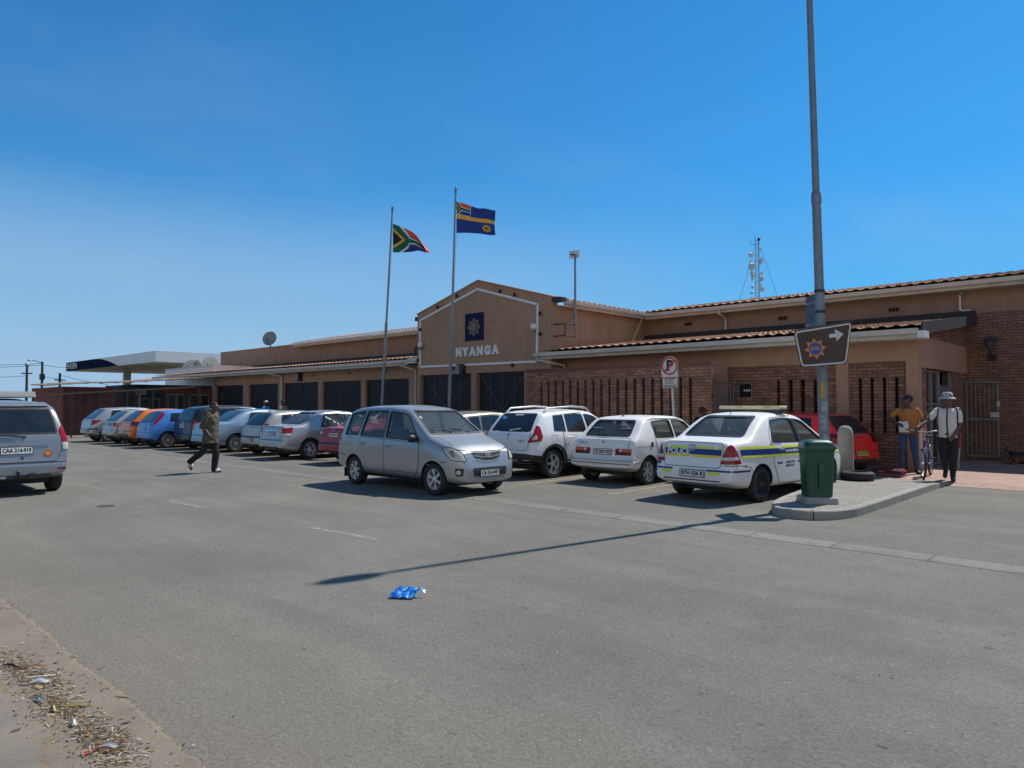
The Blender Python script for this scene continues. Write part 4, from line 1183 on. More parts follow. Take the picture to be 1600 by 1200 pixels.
# red brick paving with a shallow ramp on the right
m=MB(); m.add([(-3.55,16.40,.008),(14,16.40,.008),(14,16.75,.06),(-3.55,16.75,.06)],[(0,1,2,3)])
m.add([(-3.55,16.75,.06),(14,16.75,.06),(14,23.7,.06),(-3.55,23.7,.06)],[(0,1,2,3)])
m.add([(-5.35,16.55,.062),(-3.55,16.55,.062),(-3.55,23.7,.06),(-5.35,23.7,.06)],[(0,1,2,3)])
m.add([(-3.55,16.2,.0),(-3.55,16.55,.0),(-3.55,16.75,.06),(-3.55,16.55,.062)],[(0,1,2,3)])
put_struct(m,'red_paving',REDP,recalc=False)
# traffic island with rounded nose
isl=[(-3.56,16.62),(-3.52,15.2),(-3.50,11.5),(-3.56,10.75),(-3.78,10.32),(-4.12,10.18),(-4.45,10.32),(-4.66,10.75),(-4.85,11.6),(-5.1,13.6),(-5.35,15.3),(-5.35,16.62)]
def smooth_poly(P,n=3):
    out=[]
    for i in range(len(P)-1):
        p0=Vector(P[max(0,i-1)]);p1=Vector(P[i]);p2=Vector(P[i+1]);p3=Vector(P[min(len(P)-1,i+2)])
        for k in range(n):
            t=k/n; q=.5*((2*p1)+(p2-p0)*t+(2*p0-5*p1+4*p2-p3)*t*t+(3*p1-p0-3*p2+p3)*t**3); out.append((q.x,q.y))
    out.append(P[-1]); return out
IS=smooth_poly(isl,4)
inn=inset(IS,.13)
def isz(y): return .128-.066*max(0,min(1,(y-15.2)/1.4))
bm=bmesh.new(); bm.faces.new([bm.verts.new((p[0],p[1],0)) for p in inn]); bmesh.ops.triangulate(bm,faces=bm.faces)
for yc in (15.2,15.6,16.0,16.4): bmesh.ops.bisect_plane(bm,geom=bm.verts[:]+bm.edges[:]+bm.faces[:],plane_co=(0,yc,0),plane_no=(0,1,0))
bm.verts.index_update(); m=MB(); m.add([(v.co.x,v.co.y,isz(v.co.y)) for v in bm.verts],[[v.index for v in f.verts] for f in bm.faces]); bm.free(); put_struct(m,'island_paving',PAVT)
m=MB(); nn=len(IS)
KS=m_concrete('kerb_concrete',(.30,.285,.25),2,.5)
def kz(p): return .135 if p[1]<15.2 else .135-.07*min(1,(p[1]-15.2)/1.4)
for i in range(nn-1):
    a,b=IS[i],IS[i+1]; ia,ib=inn[i],inn[i+1]
    if a[1]>16.5 and b[1]>16.5: continue
    za,zb=(.135,.135)
    za,zb=kz(a),kz(b)
    m.add([(a[0],a[1],-.05),(b[0],b[1],-.05),(b[0],b[1],zb-.015),(a[0],a[1],za-.015),
           (a[0]*.9+ia[0]*.1,a[1]*.9+ia[1]*.1,za),(b[0]*.9+ib[0]*.1,b[1]*.9+ib[1]*.1,zb),(ib[0],ib[1],zb-.004),(ia[0],ia[1],za-.004)],
          [(0,1,2,3),(3,2,5,4),(4,5,6,7)])
put_struct(m,'island_kerb',KS,smooth=40)
m=MB()
acc=0
for i in range(nn-1):
    a,b=Vector(IS[i]),Vector(IS[i+1]); acc+=(b-a).length
    if acc>.95 and a.y<15:
        acc=0; t=(b-a).normalized(); o=Vector((t.y,-t.x)); ia=Vector(inn[i])
        q=a-(ia-a).normalized()*.003
        m.add([(q.x-t.x*.006,q.y-t.y*.006,0),(q.x+t.x*.006,q.y+t.y*.006,0),(q.x+t.x*.006,q.y+t.y*.006,.12),(q.x-t.x*.006,q.y-t.y*.006,.12)],[(0,1,2,3)])
        m.add([(q.x-t.x*.006,q.y-t.y*.006,.1365),(q.x+t.x*.006,q.y+t.y*.006,.1365),(ia.x+t.x*.006,ia.y+t.y*.006,.1365),(ia.x-t.x*.006,ia.y-t.y*.006,.1365)],[(0,1,2,3)])
put_struct(m,'kerb_joint',DKG,recalc=False)

# ---- the station ----------------------------------------------------------
ST=thing('police_station','long tan stucco police station with brick panels, tiled roofs and NYANGA on its gable','building',(-19,18,0))
ST_O=Vector((-19,18,0))
def P(mb,name,mat,parent=None,**k):
    """part of the station (world coordinates shifted to the station's origin)"""
    par=parent or ST
    if par is ST: mb.v=[p-ST_O for p in mb.v]
    else: mb.v=[p-ST_O for p in mb.v]
    return mb.build(name,mat,par,**k)
def tile_roof(name,x0,x1,y0,z0,y1,z1,pitch=.30,amp=.030,course=.36,axis='x',parent=None):
    nx=int((x1-x0)/pitch)*6; ln=math.hypot(y1-y0,z1-z0); nr=max(1,int(ln/course)); m=MB()
    vs=[];fs=[]; rows=[]
    for r in range(nr):
        for e,lift in ((0,.030),(1,.004)):
            t=(r+e)/nr
            rows.append((y0+(y1-y0)*t,z0+(z1-z0)*t+lift))
    for (yy,zz) in rows:
        for i in range(nx+1):
            x=x0+(x1-x0)*i/nx; ph=(i%6)/6
            h=amp*math.sin(PI*min(1,ph/.62)) if ph<.62 else -.006
            vs.append((x,yy,zz+h))
    w=nx+1
    for r in range(len(rows)-1):
        for i in range(nx): fs.append((r*w+i,r*w+i+1,(r+1)*w+i+1,(r+1)*w+i))
    # eave edge thickness
    k=len(vs)
    for i in range(nx+1):
        p=vs[i]; vs.append((p[0],p[1],p[2]-.018))
    for i in range(nx): fs.append((i,k+i,k+i+1,i+1))
    if axis=='y': vs=[(b,a,c) for a,b,c in vs]
    m.add(vs,fs)
    return P(m,name,TIL,parent,recalc=False,smooth=50,weld=False)
def gutter(x0,x1,y,z,parent=None,axis='x',h=.12,d=.12,fascia=.20):
    prof=[(0,0),(-d*.9,.0),(-d,h*.3),(-d,h),(-d+.012,h),(-d+.012,h*.3),(-.02,.014),(-.02,h),(0,h)]
    m=MB()
    if axis=='x': m.prism([(y+a,z+b) for a,b in prof],x0,x1,'x')
    else: m.prism([(y-a,z+b) for a,b in prof],x0,x1,'y')
    P(m,'gutter',GUT,parent,smooth=35)
    m=MB()
    if axis=='x': m.box(x0+.01,x1-.01,y+.002,y+.03,z-fascia+.10,z+.10); m.box(x0+.01,x1-.01,y+.03,y+.62,z-fascia+.10,z-fascia+.115)
    else: m.box(y-.03,y-.002,x0+.01,x1-.01,z-fascia+.10,z+.10)
    P(m,'fascia',CRM,parent)
def downpipe(pts,r=.045):
    m=MB(); m.tube(pts,r,10); 
    for p in pts[1:-1]: m.ball(p,r*1.25,8,6)
    P(m,'downpipe',GUT,smooth=40)
YF=18.6
# left wing: columns, lintel, screens
m=MB(); m.box(-42.3,-22.4,YF,YF+.35,2.72,3.40); m.box(-42.3,-22.4,YF+.45,YF+.6,0,2.72); P(m,'lintel_wall',STC)
cols=[(-42.3,-42.05),(-38.55,-37.85),(-34.6,-34.02),(-30.68,-30.28),(-27.07,-26.72),(-23.6,-22.35)]
for a,b in cols:
    m=MB(); m.box(a,b,YF-.002,YF+.35,0,2.719); P(m,'column',STC)
for (a,b),(c,d) in zip(cols,cols[1:]):
    m=MB(); m.box(b,c,YF+.12,YF+.14,.1,2.719); sc=P(m,'security_screen',MESHB)
    m=MB(); w=c-b
    for x in (b+.02,(b+c)/2-.02,c-.06): m.box(x,x+.04,YF+.095,YF+.118,.1,2.7)
    for z in (.12,1.4,2.66): m.box(b+.01,c-.01,YF+.09,YF+.117,z,z+.04)
    P(m,'screen_frame',flat('screen_frame',(.03,.032,.036),.6),sc)
tile_roof('lean_to_roof',-50,-22.35,18.0,3.50,23.7,4.14)
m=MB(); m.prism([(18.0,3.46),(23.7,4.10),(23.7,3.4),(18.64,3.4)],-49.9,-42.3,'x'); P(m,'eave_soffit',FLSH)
m=MB(); m.box(-49.9,-22.36,23.60,23.695,4.13,4.33); P(m,'roof_flashing',FLSH)
gutter(-50.2,-22.95,18.0,3.32)
m=MB(); m.box(-22.95,-22.32,17.9,18.0,3.28,3.36); m.box(-22.95,-22.32,18.0,18.6,3.38,3.52); P(m,'gutter_end',GUT)
m=MB(); m.box(-23.2,-22.34,18.55,23.6,3.55,4.0) ; P(m,'roof_edge_board',FLSH)
downpipe([(-34.6,17.95,3.30),(-34.45,17.98,3.22),(-34.1,18.48,3.1),(-34.05,18.5,3.0),(-34.05,18.5,.15)])
downpipe([(-23.35,17.95,3.30),(-23.3,17.97,3.2),(-23.02,18.46,3.05),(-23.0,18.48,2.95),(-23.0,18.48,.15)])
for x in (-31.0,-28.0,-25.2):
    m=MB(); m.box(x-.1,x+.1,YF-.008,YF+.01,3.0,3.14); P(m,'air_brick',BRKD)
# upper left wall, parapet and roof
m=MB(); m.box(-52.8,-41.2,23.7,24.1,3.6,5.48); m.box(-41.2,-22,23.7,24.1,3.6,5.40); P(m,'upper_wall',STCU)
m=MB(); m.box(-52.9,-41.15,23.66,24.14,5.481,5.53); P(m,'parapet_coping',STC)
gutter(-41.4,-22.2,23.25,5.38)
tile_roof('upper_roof',-41.3,-22.3,23.22,5.54,26,6.08)
m=MB(); m.box(-41.3,-41.1,23.3,29,5.3,5.5); P(m,'barge_board',CRM)
m=MB(); m.box(-34.2,-34.0,23.69,23.71,4.85,5.0); P(m,'air_brick',BRKD)
# gable block
GY=18.0
ga,gb,gap=-22.3,-15.3,-18.8
def gz(x): return 5.22+(6.16-5.22)*(1-abs(x-gap)/3.5)
m=MB()
m.prism([(ga,2.78),(gb,2.78),(gb,5.22),(gap,6.16),(ga,5.22)],GY,GY+.35,'y')
m.box(ga,-22.14,GY,GY+.6,0,2.78); m.box(-19.17,-18.90,GY,GY+.6,0,2.78); m.box(-16.5,gb,GY,GY+.6,0,2.78)
m.box(ga,ga+.3,GY+.35,23.7,2.78,5.1); m.box(gb-.3,gb,GY+.352,23.86,0,4.98)
P(m,'gable_wall',STC)
m=MB(); 
for sx in (-1,1):
    x0=gap; x1=gap+sx*3.52; z1=5.205
    m.prism([(x0,6.165),(x1,z1+.01),(x1,z1+.055),(x0,6.215)],GY-.03,GY+.37,'y')
P(m,'gable_coping',STC)
for a,b in ((-22.14,-19.17),(-18.90,-16.5)):
    m=MB(); m.box(a,b,GY+.2,GY+.22,.05,2.78); sc=P(m,'security_screen',MESHB)
    m=MB(); c=(a+b)/2; w=.035
    fr=[((a+.02,.1),(a+.02,2.75)),((b-.02,.1),(b-.02,2.75)),((c,.1),(c,2.75)),((a,2.74),(b,2.74)),((a,1.42),(b,1.42)),((c,1.42),(a+.1,2.7)),((c,1.42),(b-.1,2.7)),((c,1.42),(a+.1,.15)),((c,1.42),(b-.1,.15)),((a+(c-a)*.5,1.45),(a+(c-a)*.5,2.7)),((c+(b-c)*.5,1.45),(c+(b-c)*.5,2.7))]
    for p,q in fr:
        d=(Vector(q)-Vector(p)).normalized(); nn_=Vector((-d.y,d.x))*w/2
        pl=[(p[0]+nn_.x,p[1]+nn_.y),(p[0]-nn_.x,p[1]-nn_.y),(q[0]-nn_.x,q[1]-nn_.y),(q[0]+nn_.x,q[1]+nn_.y)]
        m.prism(pl,GY+.17,GY+.198,'y')
    P(m,'screen_bracing',flat('screen_bracing',(.065,.068,.075),.6),sc)
# white conduit outline on the gable
tr=[(-22.1,3.12),(-22.1,4.97),(gap,5.86),(-15.86,5.02),(-15.9,3.08)]
m=MB()
for p,q in zip(tr,tr[1:]+tr[:1]):
    d=(Vector(q)-Vector(p)).normalized(); nn_=Vector((-d.y,d.x))*.04
    m.prism([(p[0]+nn_.x,p[1]+nn_.y),(p[0]-nn_.x,p[1]-nn_.y),(q[0]-nn_.x,q[1]-nn_.y),(q[0]+nn_.x,q[1]+nn_.y)],GY-.045,GY-.002,'y')
P(m,'gable_trim',WHTP)
for x,z in ((-22.05,4.6),(-22.2,3.9),(-22.2,3.4),(-21,5.40),(-19.9,5.72),(-17.6,5.65),(-16.9,5.45),(-15.72,4.7),(-15.72,4.0),(-17,3.0),(-20.1,3.0)):
    m=MB(); m.box(x-.03,x+.03,GY-.10,GY-.046,z-.06,z+.06); P(m,'floodlight_bracket',DKG)
# emblem panel + letters
m=MB(); m.box(-19.47,-18.49,GY-.03,GY-.002,3.98,4.99); em=P(m,'emblem_panel',flat('panel_blue',(.004,.012,.055),.7,spec=.2))
def star(c,r0,r1,n=8,t0=PI/2): 
    return [(c[0]+(r0 if i%2==0 else r1)*math.cos(t0+PI*i/n),c[1]+(r0 if i%2==0 else r1)*math.sin(t0+PI*i/n)) for i in range(2*n)]
BRZ=flat('bronze',(.19,.12,.075),.6,.2)
m=MB(); ec=(-18.98,4.47); m.prism(star(ec,.36,.25),GY-.045,GY-.031,'y'); P(m,'emblem_star',BRZ,em)
m=MB(); m.prism(ellipse(ec[0],ec[1],.165,.185,28),GY-.052,GY-.046,'y'); P(m,'emblem_ring',flat('emblem_navy',(.01,.02,.05),.5),em)
m=MB(); m.prism(ellipse(ec[0],ec[1],.125,.15,28),GY-.058,GY-.053,'y'); P(m,'emblem_field',flat('emblem_field',(.22,.19,.09),.5),em)
m=MB(); m.prism([(ec[0]-.015,ec[1]-.12),(ec[0]+.015,ec[1]-.12),(ec[0]+.012,ec[1]+.0),(ec[0]-.012,ec[1]+.0)],GY-.064,GY-.059,'y')
for k in range(7):
    a=PI*(.05+.9*k/6); m.prism([(ec[0]-.02,ec[1]-.03),(ec[0]+.02,ec[1]-.03),(ec[0]+.10*math.cos(a),ec[1]-.02+.09*math.sin(a))],GY-.064-.0004*k,GY-.059,'y')
P(m,'emblem_plant',flat('emblem_green',(.02,.12,.08),.5),em)
m=MB(); m.prism(ellipse(ec[0],ec[1]+.09,.03,.04,12),GY-.068,GY-.063,'y'); P(m,'emblem_flower',flat('emblem_red',(.45,.08,.03),.5),em)
xs_=[-19.80,-19.43,-19.05,-18.66,-18.26,-17.86]
FX=Matrix(((1,0,0,0),(0,0,-1,0),(0,1,0,0),(0,0,0,1)))   # xy plane -> xz plane facing -y
for ch,x in zip('NYANGA',xs_):
    m=MB(); text_on(m,ch,.42,Matrix.Translation((x,GY-.031,3.57))@FX,bold=.030,extrude=.028,sx=.95); P(m,'letter',WHTP,recalc=False)
# gable block side roof
tile_roof('gable_side_roof',18.2,23.6,-15.05,5.14,-18.6,5.98,axis='y')
m=MB(); gutter(18.35,23.3,-15.02,5.0,axis='y')
m=MB(); m.box(-15.32,-14.95,GY+.05,GY+.40,5.06,5.20); m.box(-22.6,-22.3,GY+.1,GY+.3,5.0,5.16); P(m,'ridge_end',FLSH)
# right wing low block
RX=-4.54
m=MB(); m.box(-15.3,RX,YF,YF+.3,2.67,3.27); m.box(-15.3,-9.33,YF,YF+.3,0,2.67); m.box(-9.33,-6.39,YF,YF+.3,0,.25); P(m,'lintel_wall',STCP)
for a,b in ((-6.39,-6.10),(-4.80,RX)):
    m=MB(); m.box(a,b,YF-.002,YF+.3,0,2.669); P(m,'column',STCP)
def slotted(x0,x1,z0,z1,slots,sz0,sz1,y,d,hole=None,name='brick_panel'):
    m=MB(); edges=[x0]+[e for s in slots for e in s]+[x1]
    m.box(x0,x1,y,y+d,sz1,z1); m.box(x0,x1,y,y+d,z0,sz0)
    for a,b in zip(edges[0::2],edges[1::2]):
        if hole and a<hole[0]<b:
            hx0,hx1,hz0,hz1=hole
            m.box(a,hx0,y,y+d,sz0,sz1); m.box(hx1,b,y,y+d,sz0,sz1); m.box(hx0,hx1,y,y+d,sz0,hz0); m.box(hx0,hx1,y,y+d,hz1,sz1)
        else: m.box(a,b,y,y+d,sz0,sz1)
    o=P(m,name,BRK,weld=True) if name!='brick_panel_free' else m
    return o
slotted(-6.10,-4.80,.1,2.67,[(-5.88,-5.80),(-5.61,-5.53),(-5.33,-5.25),(-5.06,-4.98)],.95,2.28,YF+.05,.2)
slotted(-9.33,-6.39,.1,2.67,[(-7.94,-7.85),(-7.63,-7.51),(-7.31,-7.20),(-6.98,-6.89)],.95,2.28,YF+.05,.2,(-9.05,-8.64,1.80,2.24))
m=MB(); m.box(-9.3,-4.8,YF+.26,YF+.28,.1,2.6); P(m,'slot_backing',DKG)
m=MB(); m.box(-9.05,-8.64,YF+.10,YF+.14,1.80,2.24); wf=P(m,'window_frame',WINF)
m=MB(); m.box(-9.01,-8.68,YF+.085,YF+.099,1.84,2.20); P(m,'window_pane',TINT,wf)
for k in range(3):
    m=MB(); m.prism(ellipse(-8.86+.07*k,2.02,.027,.03,12),YF+.078,YF+.0845,'y'); P(m,'window_sticker',WHTP,wf)
# side of the entrance
m=MB(); m.box(RX-.3,RX,YF+.3,23.7,2.52,3.27); P(m,'entrance_lintel',STCP)
m=MB(); m.prism([(18.6,3.272),(23.7,3.272),(23.7,4.02),(18.6,3.44)],RX-.25,RX-.01,'x'); P(m,'verge_wall',BRKD)
m=MB(); m.box(RX-.28,RX-.02,YF+.3,YF+.78,.05,2.519); P(m,'brick_pier',BRK)
m=MB(); m.box(RX-.30,RX-.02,22.2,23.7,.05,2.519); P(m,'brick_pier',BRKD)
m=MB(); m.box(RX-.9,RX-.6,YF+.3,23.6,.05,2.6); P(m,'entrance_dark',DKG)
m=MB()
for y in (19.42,20.15,20.9,22.15): m.box(RX-.16,RX-.08,y,y+.06,.1,2.5)
for z in (.12,1.62,2.44): m.box(RX-.155,RX-.085,19.44,20.9,z,z+.05)
P(m,'entrance_frame',WINF)
m=MB(); m.box(RX-.13,RX-.12,19.46,20.9,.15,2.45); P(m,'entrance_glass',TINT)
m=MB()
for k in range(9): 
    y=20.96+k*.13; m.cyl((RX-.11,y,.15),(RX-.11,y,2.1),.011,n=6)
for z in (.16,1.1,2.1): m.box(RX-.125,RX-.095,20.95,22.1,z,z+.03)
P(m,'entrance_bars',GALD)
# open gate leaf, hinged near the big wall
gt=MB(); gx0,gx1,gy=-4.50,-3.76,23.42
for x in (gx0,gx1): gt.box(x-.02,x+.02,gy-.02,gy+.02,.2,2.28)
for z in (.2,1.22,2.26): gt.box(gx0+.021,gx1-.021,gy-.018,gy+.018,z-.02,z+.02)
G_=P(gt,'gate',GALD)
for k in range(1,7):
    m=MB(); x=gx0+(gx1-gx0)*k/7; m.cyl((x,gy,.22),(x,gy,1.2),.010,n=6); m.cyl((x,gy,1.24),(x,gy,2.24),.010,n=6); P(m,'gate_bar',GALD,G_)
m=MB(); m.box(gx1-.18,gx1+.03,gy-.05,gy-.022,1.28,1.42); P(m,'gate_lock',GALV,G_)
m=MB(); m.box(gx1-.03,gx1+.05,gy-.05,gy-.022,1.58,1.72); P(m,'gate_latch',GALV,G_)
# big wall at the back, brick below stucco
m=MB(); m.box(-15.3,RX-.01,23.72,24.0,0,3.199); m.box(RX,14,23.7,24.0,0,4.24); P(m,'brick_wall',BRKD)
m=MB(); m.box(-15.3,14,23.72,24.0,4.242,5.25); m.box(-15.3,RX-.01,23.72,24.0,3.2,4.24); P(m,'upper_wall',STCU)
gutter(-15.0,14,23.25,4.98)
tile_roof('upper_roof',-15.0,14,23.22,5.15,26,5.64)
tile_roof('lean_to_roof',-15.6,-4.3,17.95,3.42,23.68,4.10)
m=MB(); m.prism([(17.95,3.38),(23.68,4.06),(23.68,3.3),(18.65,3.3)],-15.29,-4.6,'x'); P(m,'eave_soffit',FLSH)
m=MB(); m.box(-15.25,-4.3,23.58,23.70,4.09,4.30); P(m,'roof_flashing',FLSH)
gutter(-15.95,-4.36,17.95,3.24)
m=MB(); m.prism([(17.9,3.22),(23.68,3.90),(23.68,4.16),(17.9,3.50)],-4.30,-4.26,'x'); P(m,'barge_board',FLSH)
m=MB(); m.box(-4.36,-4.22,17.84,18.25,3.14,3.30); P(m,'gutter_end',WHTP)
downpipe([(-15.85,17.9,3.22),(-15.8,17.9,3.12),(-15.35,18.0,3.02),(-15.1,18.4,2.95),(-15.08,18.5,2.8),(-15.08,18.5,.15)])
downpipe([(-11.95,23.2,5.0),(-11.93,23.22,4.85),(-11.9,23.62,4.7),(-11.9,23.65,4.6),(-11.9,23.65,4.25)])
for x,z in ((-13.44,4.62),(-9.86,4.55),(-6.43,4.52)):
    m=MB(); m.box(x-.16,x+.16,23.700,23.725,z-.07,z+.07); ab=P(m,'air_brick',BRKD)
    for k in range(3):
        m=MB(); m.box(x-.13+k*.095,x-.05+k*.095,23.694,23.705,z-.05,z+.05); P(m,'vent_hole',DKG,ab)
# gate between the free wall and the block
m=MB()
for k in range(10): m.cyl((-9.12,17.05+k*.165,.15),(-9.12,17.05+k*.165,2.2),.012,n=6)
for k in range(9): m.cyl((-9.12,17.1+k*.16,.9),(-9.12,17.55+k*.12,1.6),.010,n=6)
for z in (.15,.9,1.6,2.2): m.box(-9.14,-9.10,17.02,18.58,z,z+.03)
P(m,'yard_gate',GALD)

# free-standing brick screen wall
bw=thing('brick_wall','red brick screen wall with a row of tall dark slots, behind the white hatchback','wall',(-12.2,17,0))
sl=[(-14.90+.2925*k,-14.90+.2925*k+.10) for k in range(19)]
m=MB(); x0,x1=-15.5,-8.97; edges=[x0]+[e for s in sl for e in s]+[x1]
m.box(x0,x1,17,17.24,2.36,2.66); m.box(x0,x1,17,17.24,.1,.9)
for a,b in zip(edges[0::2],edges[1::2]): m.box(a,b,17,17.24,.9,2.36)
m.v=[p-Vector((-12.2,17,0)) for p in m.v]; m.build('wall_body',BRK,bw)
m=MB(); k=0; x=-15.52
while x<-8.97: m.box(x,x+.076,16.985,17.255,2.661,2.76); x+=.082
m.v=[p-Vector((-12.2,17,0)) for p in m.v]; m.build('wall_coping',flat('coping_brick',(.15,.07,.045),.9,0,.35,8),bw)
m=MB(); m.box(x0+.3,x1-.3,17.26,17.28,.85,2.4); m.v=[p-Vector((-12.2,17,0)) for p in m.v]; m.build('slot_backing',DKG,bw)
# ---------------------------------------------------------------- the cars in their places
G1='cars parked nose-in along the station'
def park(root,x,rear_y,L,head=90,group=G1):
    h=R_(head); root.location=(x+math.cos(h)*0,rear_y+L/2,0); root.rotation_euler=(0,0,h)
    if group: root['group']=group
    return root
def bumper_at(root,x,y,L,head,group=None):
    h=R_(head); root.location=(x+math.cos(h)*L/2,y+math.sin(h)*L/2,0); root.rotation_euler=(0,0,h)
    if group: root['group']=group
    return root
C_=police(); C_['label']='white police sedan with amber roof light bar and POLICE on its boot'; bumper_at(C_,-6.07,10.76,4.27,85,G1)
C_=citi(); bumper_at(C_,-8.72,11.80,3.81,90,G1)
C_=crossover(); bumper_at(C_,-11.02,11.40,4.02,90.5,G1)
def sl_scale(o,k): o.scale=(k,k,k); return o
C_=mpv_front(); sl_scale(C_,.965); C_.location=(-11.12,9.12,0); C_.rotation_euler=(0,0,R_(-1.5))
C_=mpv_rear(); sl_scale(C_,1.02); C_.location=(-17.15,3.12,0); C_.rotation_euler=(0,0,PI)
pt=lambda n,c,m=.4,r=.32,d=.2: paint(n,c,m,r,d)
SV1=pt('silver_paint_a',(.43,.43,.42),.5); SV2=pt('silver_paint_b',(.47,.45,.40),.45,.36,.4); BG=pt('beige_paint',(.36,.33,.26),.5)
ORG=pt('orange_paint',(.80,.20,.02),.15,.3,.12); BLU=pt('blue_paint',(.06,.24,.62),.2,.28,.1); BKP=pt('black_paint',(.012,.013,.016),.0,.25,.1)
LBL=pt('pale_blue_paint',(.30,.40,.50),.5,.3,.12); RDP=pt('red_paint',(.34,.008,.012),.0,.3,.1); RD2=pt('bright_red_paint',(.85,.03,.02),.0,.28,.1)
# beige hatch, mostly hidden
bumper_at(simple_car('h',4.0,.84,1.47,BG,'parked_hatchback','beige hatchback half hidden between the silver people carrier and white crossover','CA 336-154',rim='alloy5'),-13.55,11.2,4.0,90,G1)
# dark red sedan
def red_lights(L,W,H):
    u=UR(.09,-W*.9,L)
    return [('taillight',REDL,Y45,[(u-.20,.72),(u+.16,.73),(u+.15,.93),(u-.20,.93)],'each',.009,.02),('reversing_light',CLRL,Y45,[(u-.19,.83),(u+.04,.83),(u+.04,.875),(u-.19,.875)],'each',.013,.01),
            ('bumper_strip',BLK,0,rect(-W*.93,W*.93,.545,.585),False,.010,0)]
bumper_at(simple_car('s',4.38,.83,1.46,RDP,'parked_sedan','dark red sedan, its nose hidden behind the silver people carrier','CA 862-051',rim='alloy6',lights=red_lights,emblem=(.0,.955),platepos=(0,.06,.80,.44,.10)),-16.85,10.62,4.38,90,G1)
# silver sedan
def yar_lights(L,W,H):
    u=UR(.08,-W*.9,L)
    return [('taillight',REDL,Y45,[(u-.19,.70),(u+.13,.71),(u+.17,.955),(u-.10,.93)],'each',.010,.02),('reversing_light',CLRL,Y45,[(u-.17,.705),(u+.12,.715),(u+.13,.79),(u-.14,.785)],'each',.014,.01),
            ('chrome_strip',CHR,0,rect(-.36,.36,.845,.868),False,.012,0)]
bumper_at(simple_car('s',4.3,.845,1.46,SV1,'parked_sedan','silver sedan with large red and clear tail lamps beside the dark red sedan','CA 705-338',rim='alloy10',lights=yar_lights,see=True,emblem=(0,.94),platepos=(0,0,.77,.40,.11),wr=.30),-19.72,10.35,4.3,90,G1)
# silver older hatch
def s7_lights(L,W,H):
    u=UR(.09,-W*.92,L)
    return [('taillight',REDL,Y45,[(u-.05,.72),(u+.11,.72),(u+.13,1.0),(u+.0,1.04)],'each',.010,.02),('bumper_strip',BLK,0,rect(-W*.9,W*.9,.585,.62),False,.010,0)]
bumper_at(simple_car('h',3.8,.82,1.44,SV2,'parked_hatchback','silver hatchback with a red strip lamp above its rear window','CA 591-702',rim='cap',lights=s7_lights,slope=1.0,platepos=(0,0,.50,.42,.10),
  patches=[('brake_light',REDL,0,rect(-.16,.16,1.375,1.40),False,.015,0)]),-21.75,10.72,3.8,90,G1)
# pale blue sedan
def cor_lights(L,W,H):
    u=UR(.08,-W*.9,L)
    return [('taillight',REDL,Y45,[(u-.20,.74),(u+.14,.76),(u+.16,.93),(u-.16,.94)],'each',.010,.02)]
bumper_at(simple_car('s',4.5,.88,1.48,LBL,'parked_sedan','pale metallic blue sedan behind the walking man','CA 448-913',rim='cap8',lights=cor_lights,wr=.31,emblem=(0,.92),platepos=(0,.05,.82,.44,.10)),-24.2,10.15,4.5,90,G1)
# black suv
def suv_lights(L,W,H):
    u=UR(.07,-W*.93,L)
    return [('taillight',REDL,Y45,[(u-.05,.80),(u+.10,.80),(u+.11,1.06),(u+.0,1.06)],'each',.010,.02)]
bumper_at(simple_car('m',4.3,.86,1.60,BKP,'parked_suv','black tall estate car with a sloping rear window, left of the pale blue sedan','CA 270-665',rim='alloy5',lights=suv_lights,wr=.33,platepos=(0,0,.86,.44,.12),emblem=(0,.99)),-26.25,10.35,4.3,90,G1)
# blue hatch with tall lamps in the pillars
def fig_lights(L,W,H):
    u=UR(.16,-W*.86,L)
    return [('taillight',REDL,Y45,[(u-.04,.90),(u+.05,.90),(u+.23,1.22),(u+.22,1.34),(u+.14,1.33),(u+.02,1.1)],'each',.012,.02)]
bumper_at(simple_car('h',3.8,.84,1.45,BLU,'parked_hatchback','bright blue hatchback with tall red lamps in its rear pillars','CA 913-420',rim='cap8',lights=fig_lights,slope=1.05,platepos=(0,0,.72,.44,.10)),-28.25,9.75,3.8,90,G1)
def org_lights(L,W,H):
    u=UR(.09,-W*.9,L)
    return [('taillight',DRED,Y45,[(u-.20,.78),(u+.15,.80),(u+.19,.96),(u-.16,.95)],'each',.010,.03),('diffuser',BLK,0,rect(-.55,.55,.37,.46),False,.010,.02)]
bumper_at(simple_car('h',3.97,.84,1.46,ORG,'parked_hatchback','orange hatchback between the silver and bright blue hatchbacks','CA 126-847',rim='alloy5',lights=org_lights,slope=1.15,platepos=(0,0,.55,.44,.10)),-30.3,9.75,3.97,90,G1)
def s2_lights(L,W,H):
    u=UR(.09,-W*.9,L)
    return [('taillight',REDL,Y45,[(u-.22,.74),(u+.14,.75),(u+.15,.87),(u-.20,.87)],'each',.010,.02),('indicator_lens',ORGL,Y45,[(u-.0,.76),(u+.13,.765),(u+.135,.86),(u-.0,.86)],'each',.014,.01)]
bumper_at(simple_car('h',4.0,.83,1.42,SV2,'parked_hatchback','pale silver hatchback with long tail lamps, left of the orange hatchback','CA 639-175',rim='cap',lights=s2_lights,slope=1.3,platepos=(0,.10,.80,.44,.10)),-32.3,9.75,4.0,90,G1)
def pg_lights(L,W,H):
    u=UR(.10,-W*.9,L)
    return [('taillight',REDL,Y45,[(u-.24,.76),(u-.02,.74),(u+.22,.92),(u+.20,.96),(u-.18,.93)],'each',.010,.03),('bumper_strip',BLK,Y45,[(u-.30,.54),(u+.14,.55),(u+.14,.61),(u-.30,.60)],'each',.010,.01)]
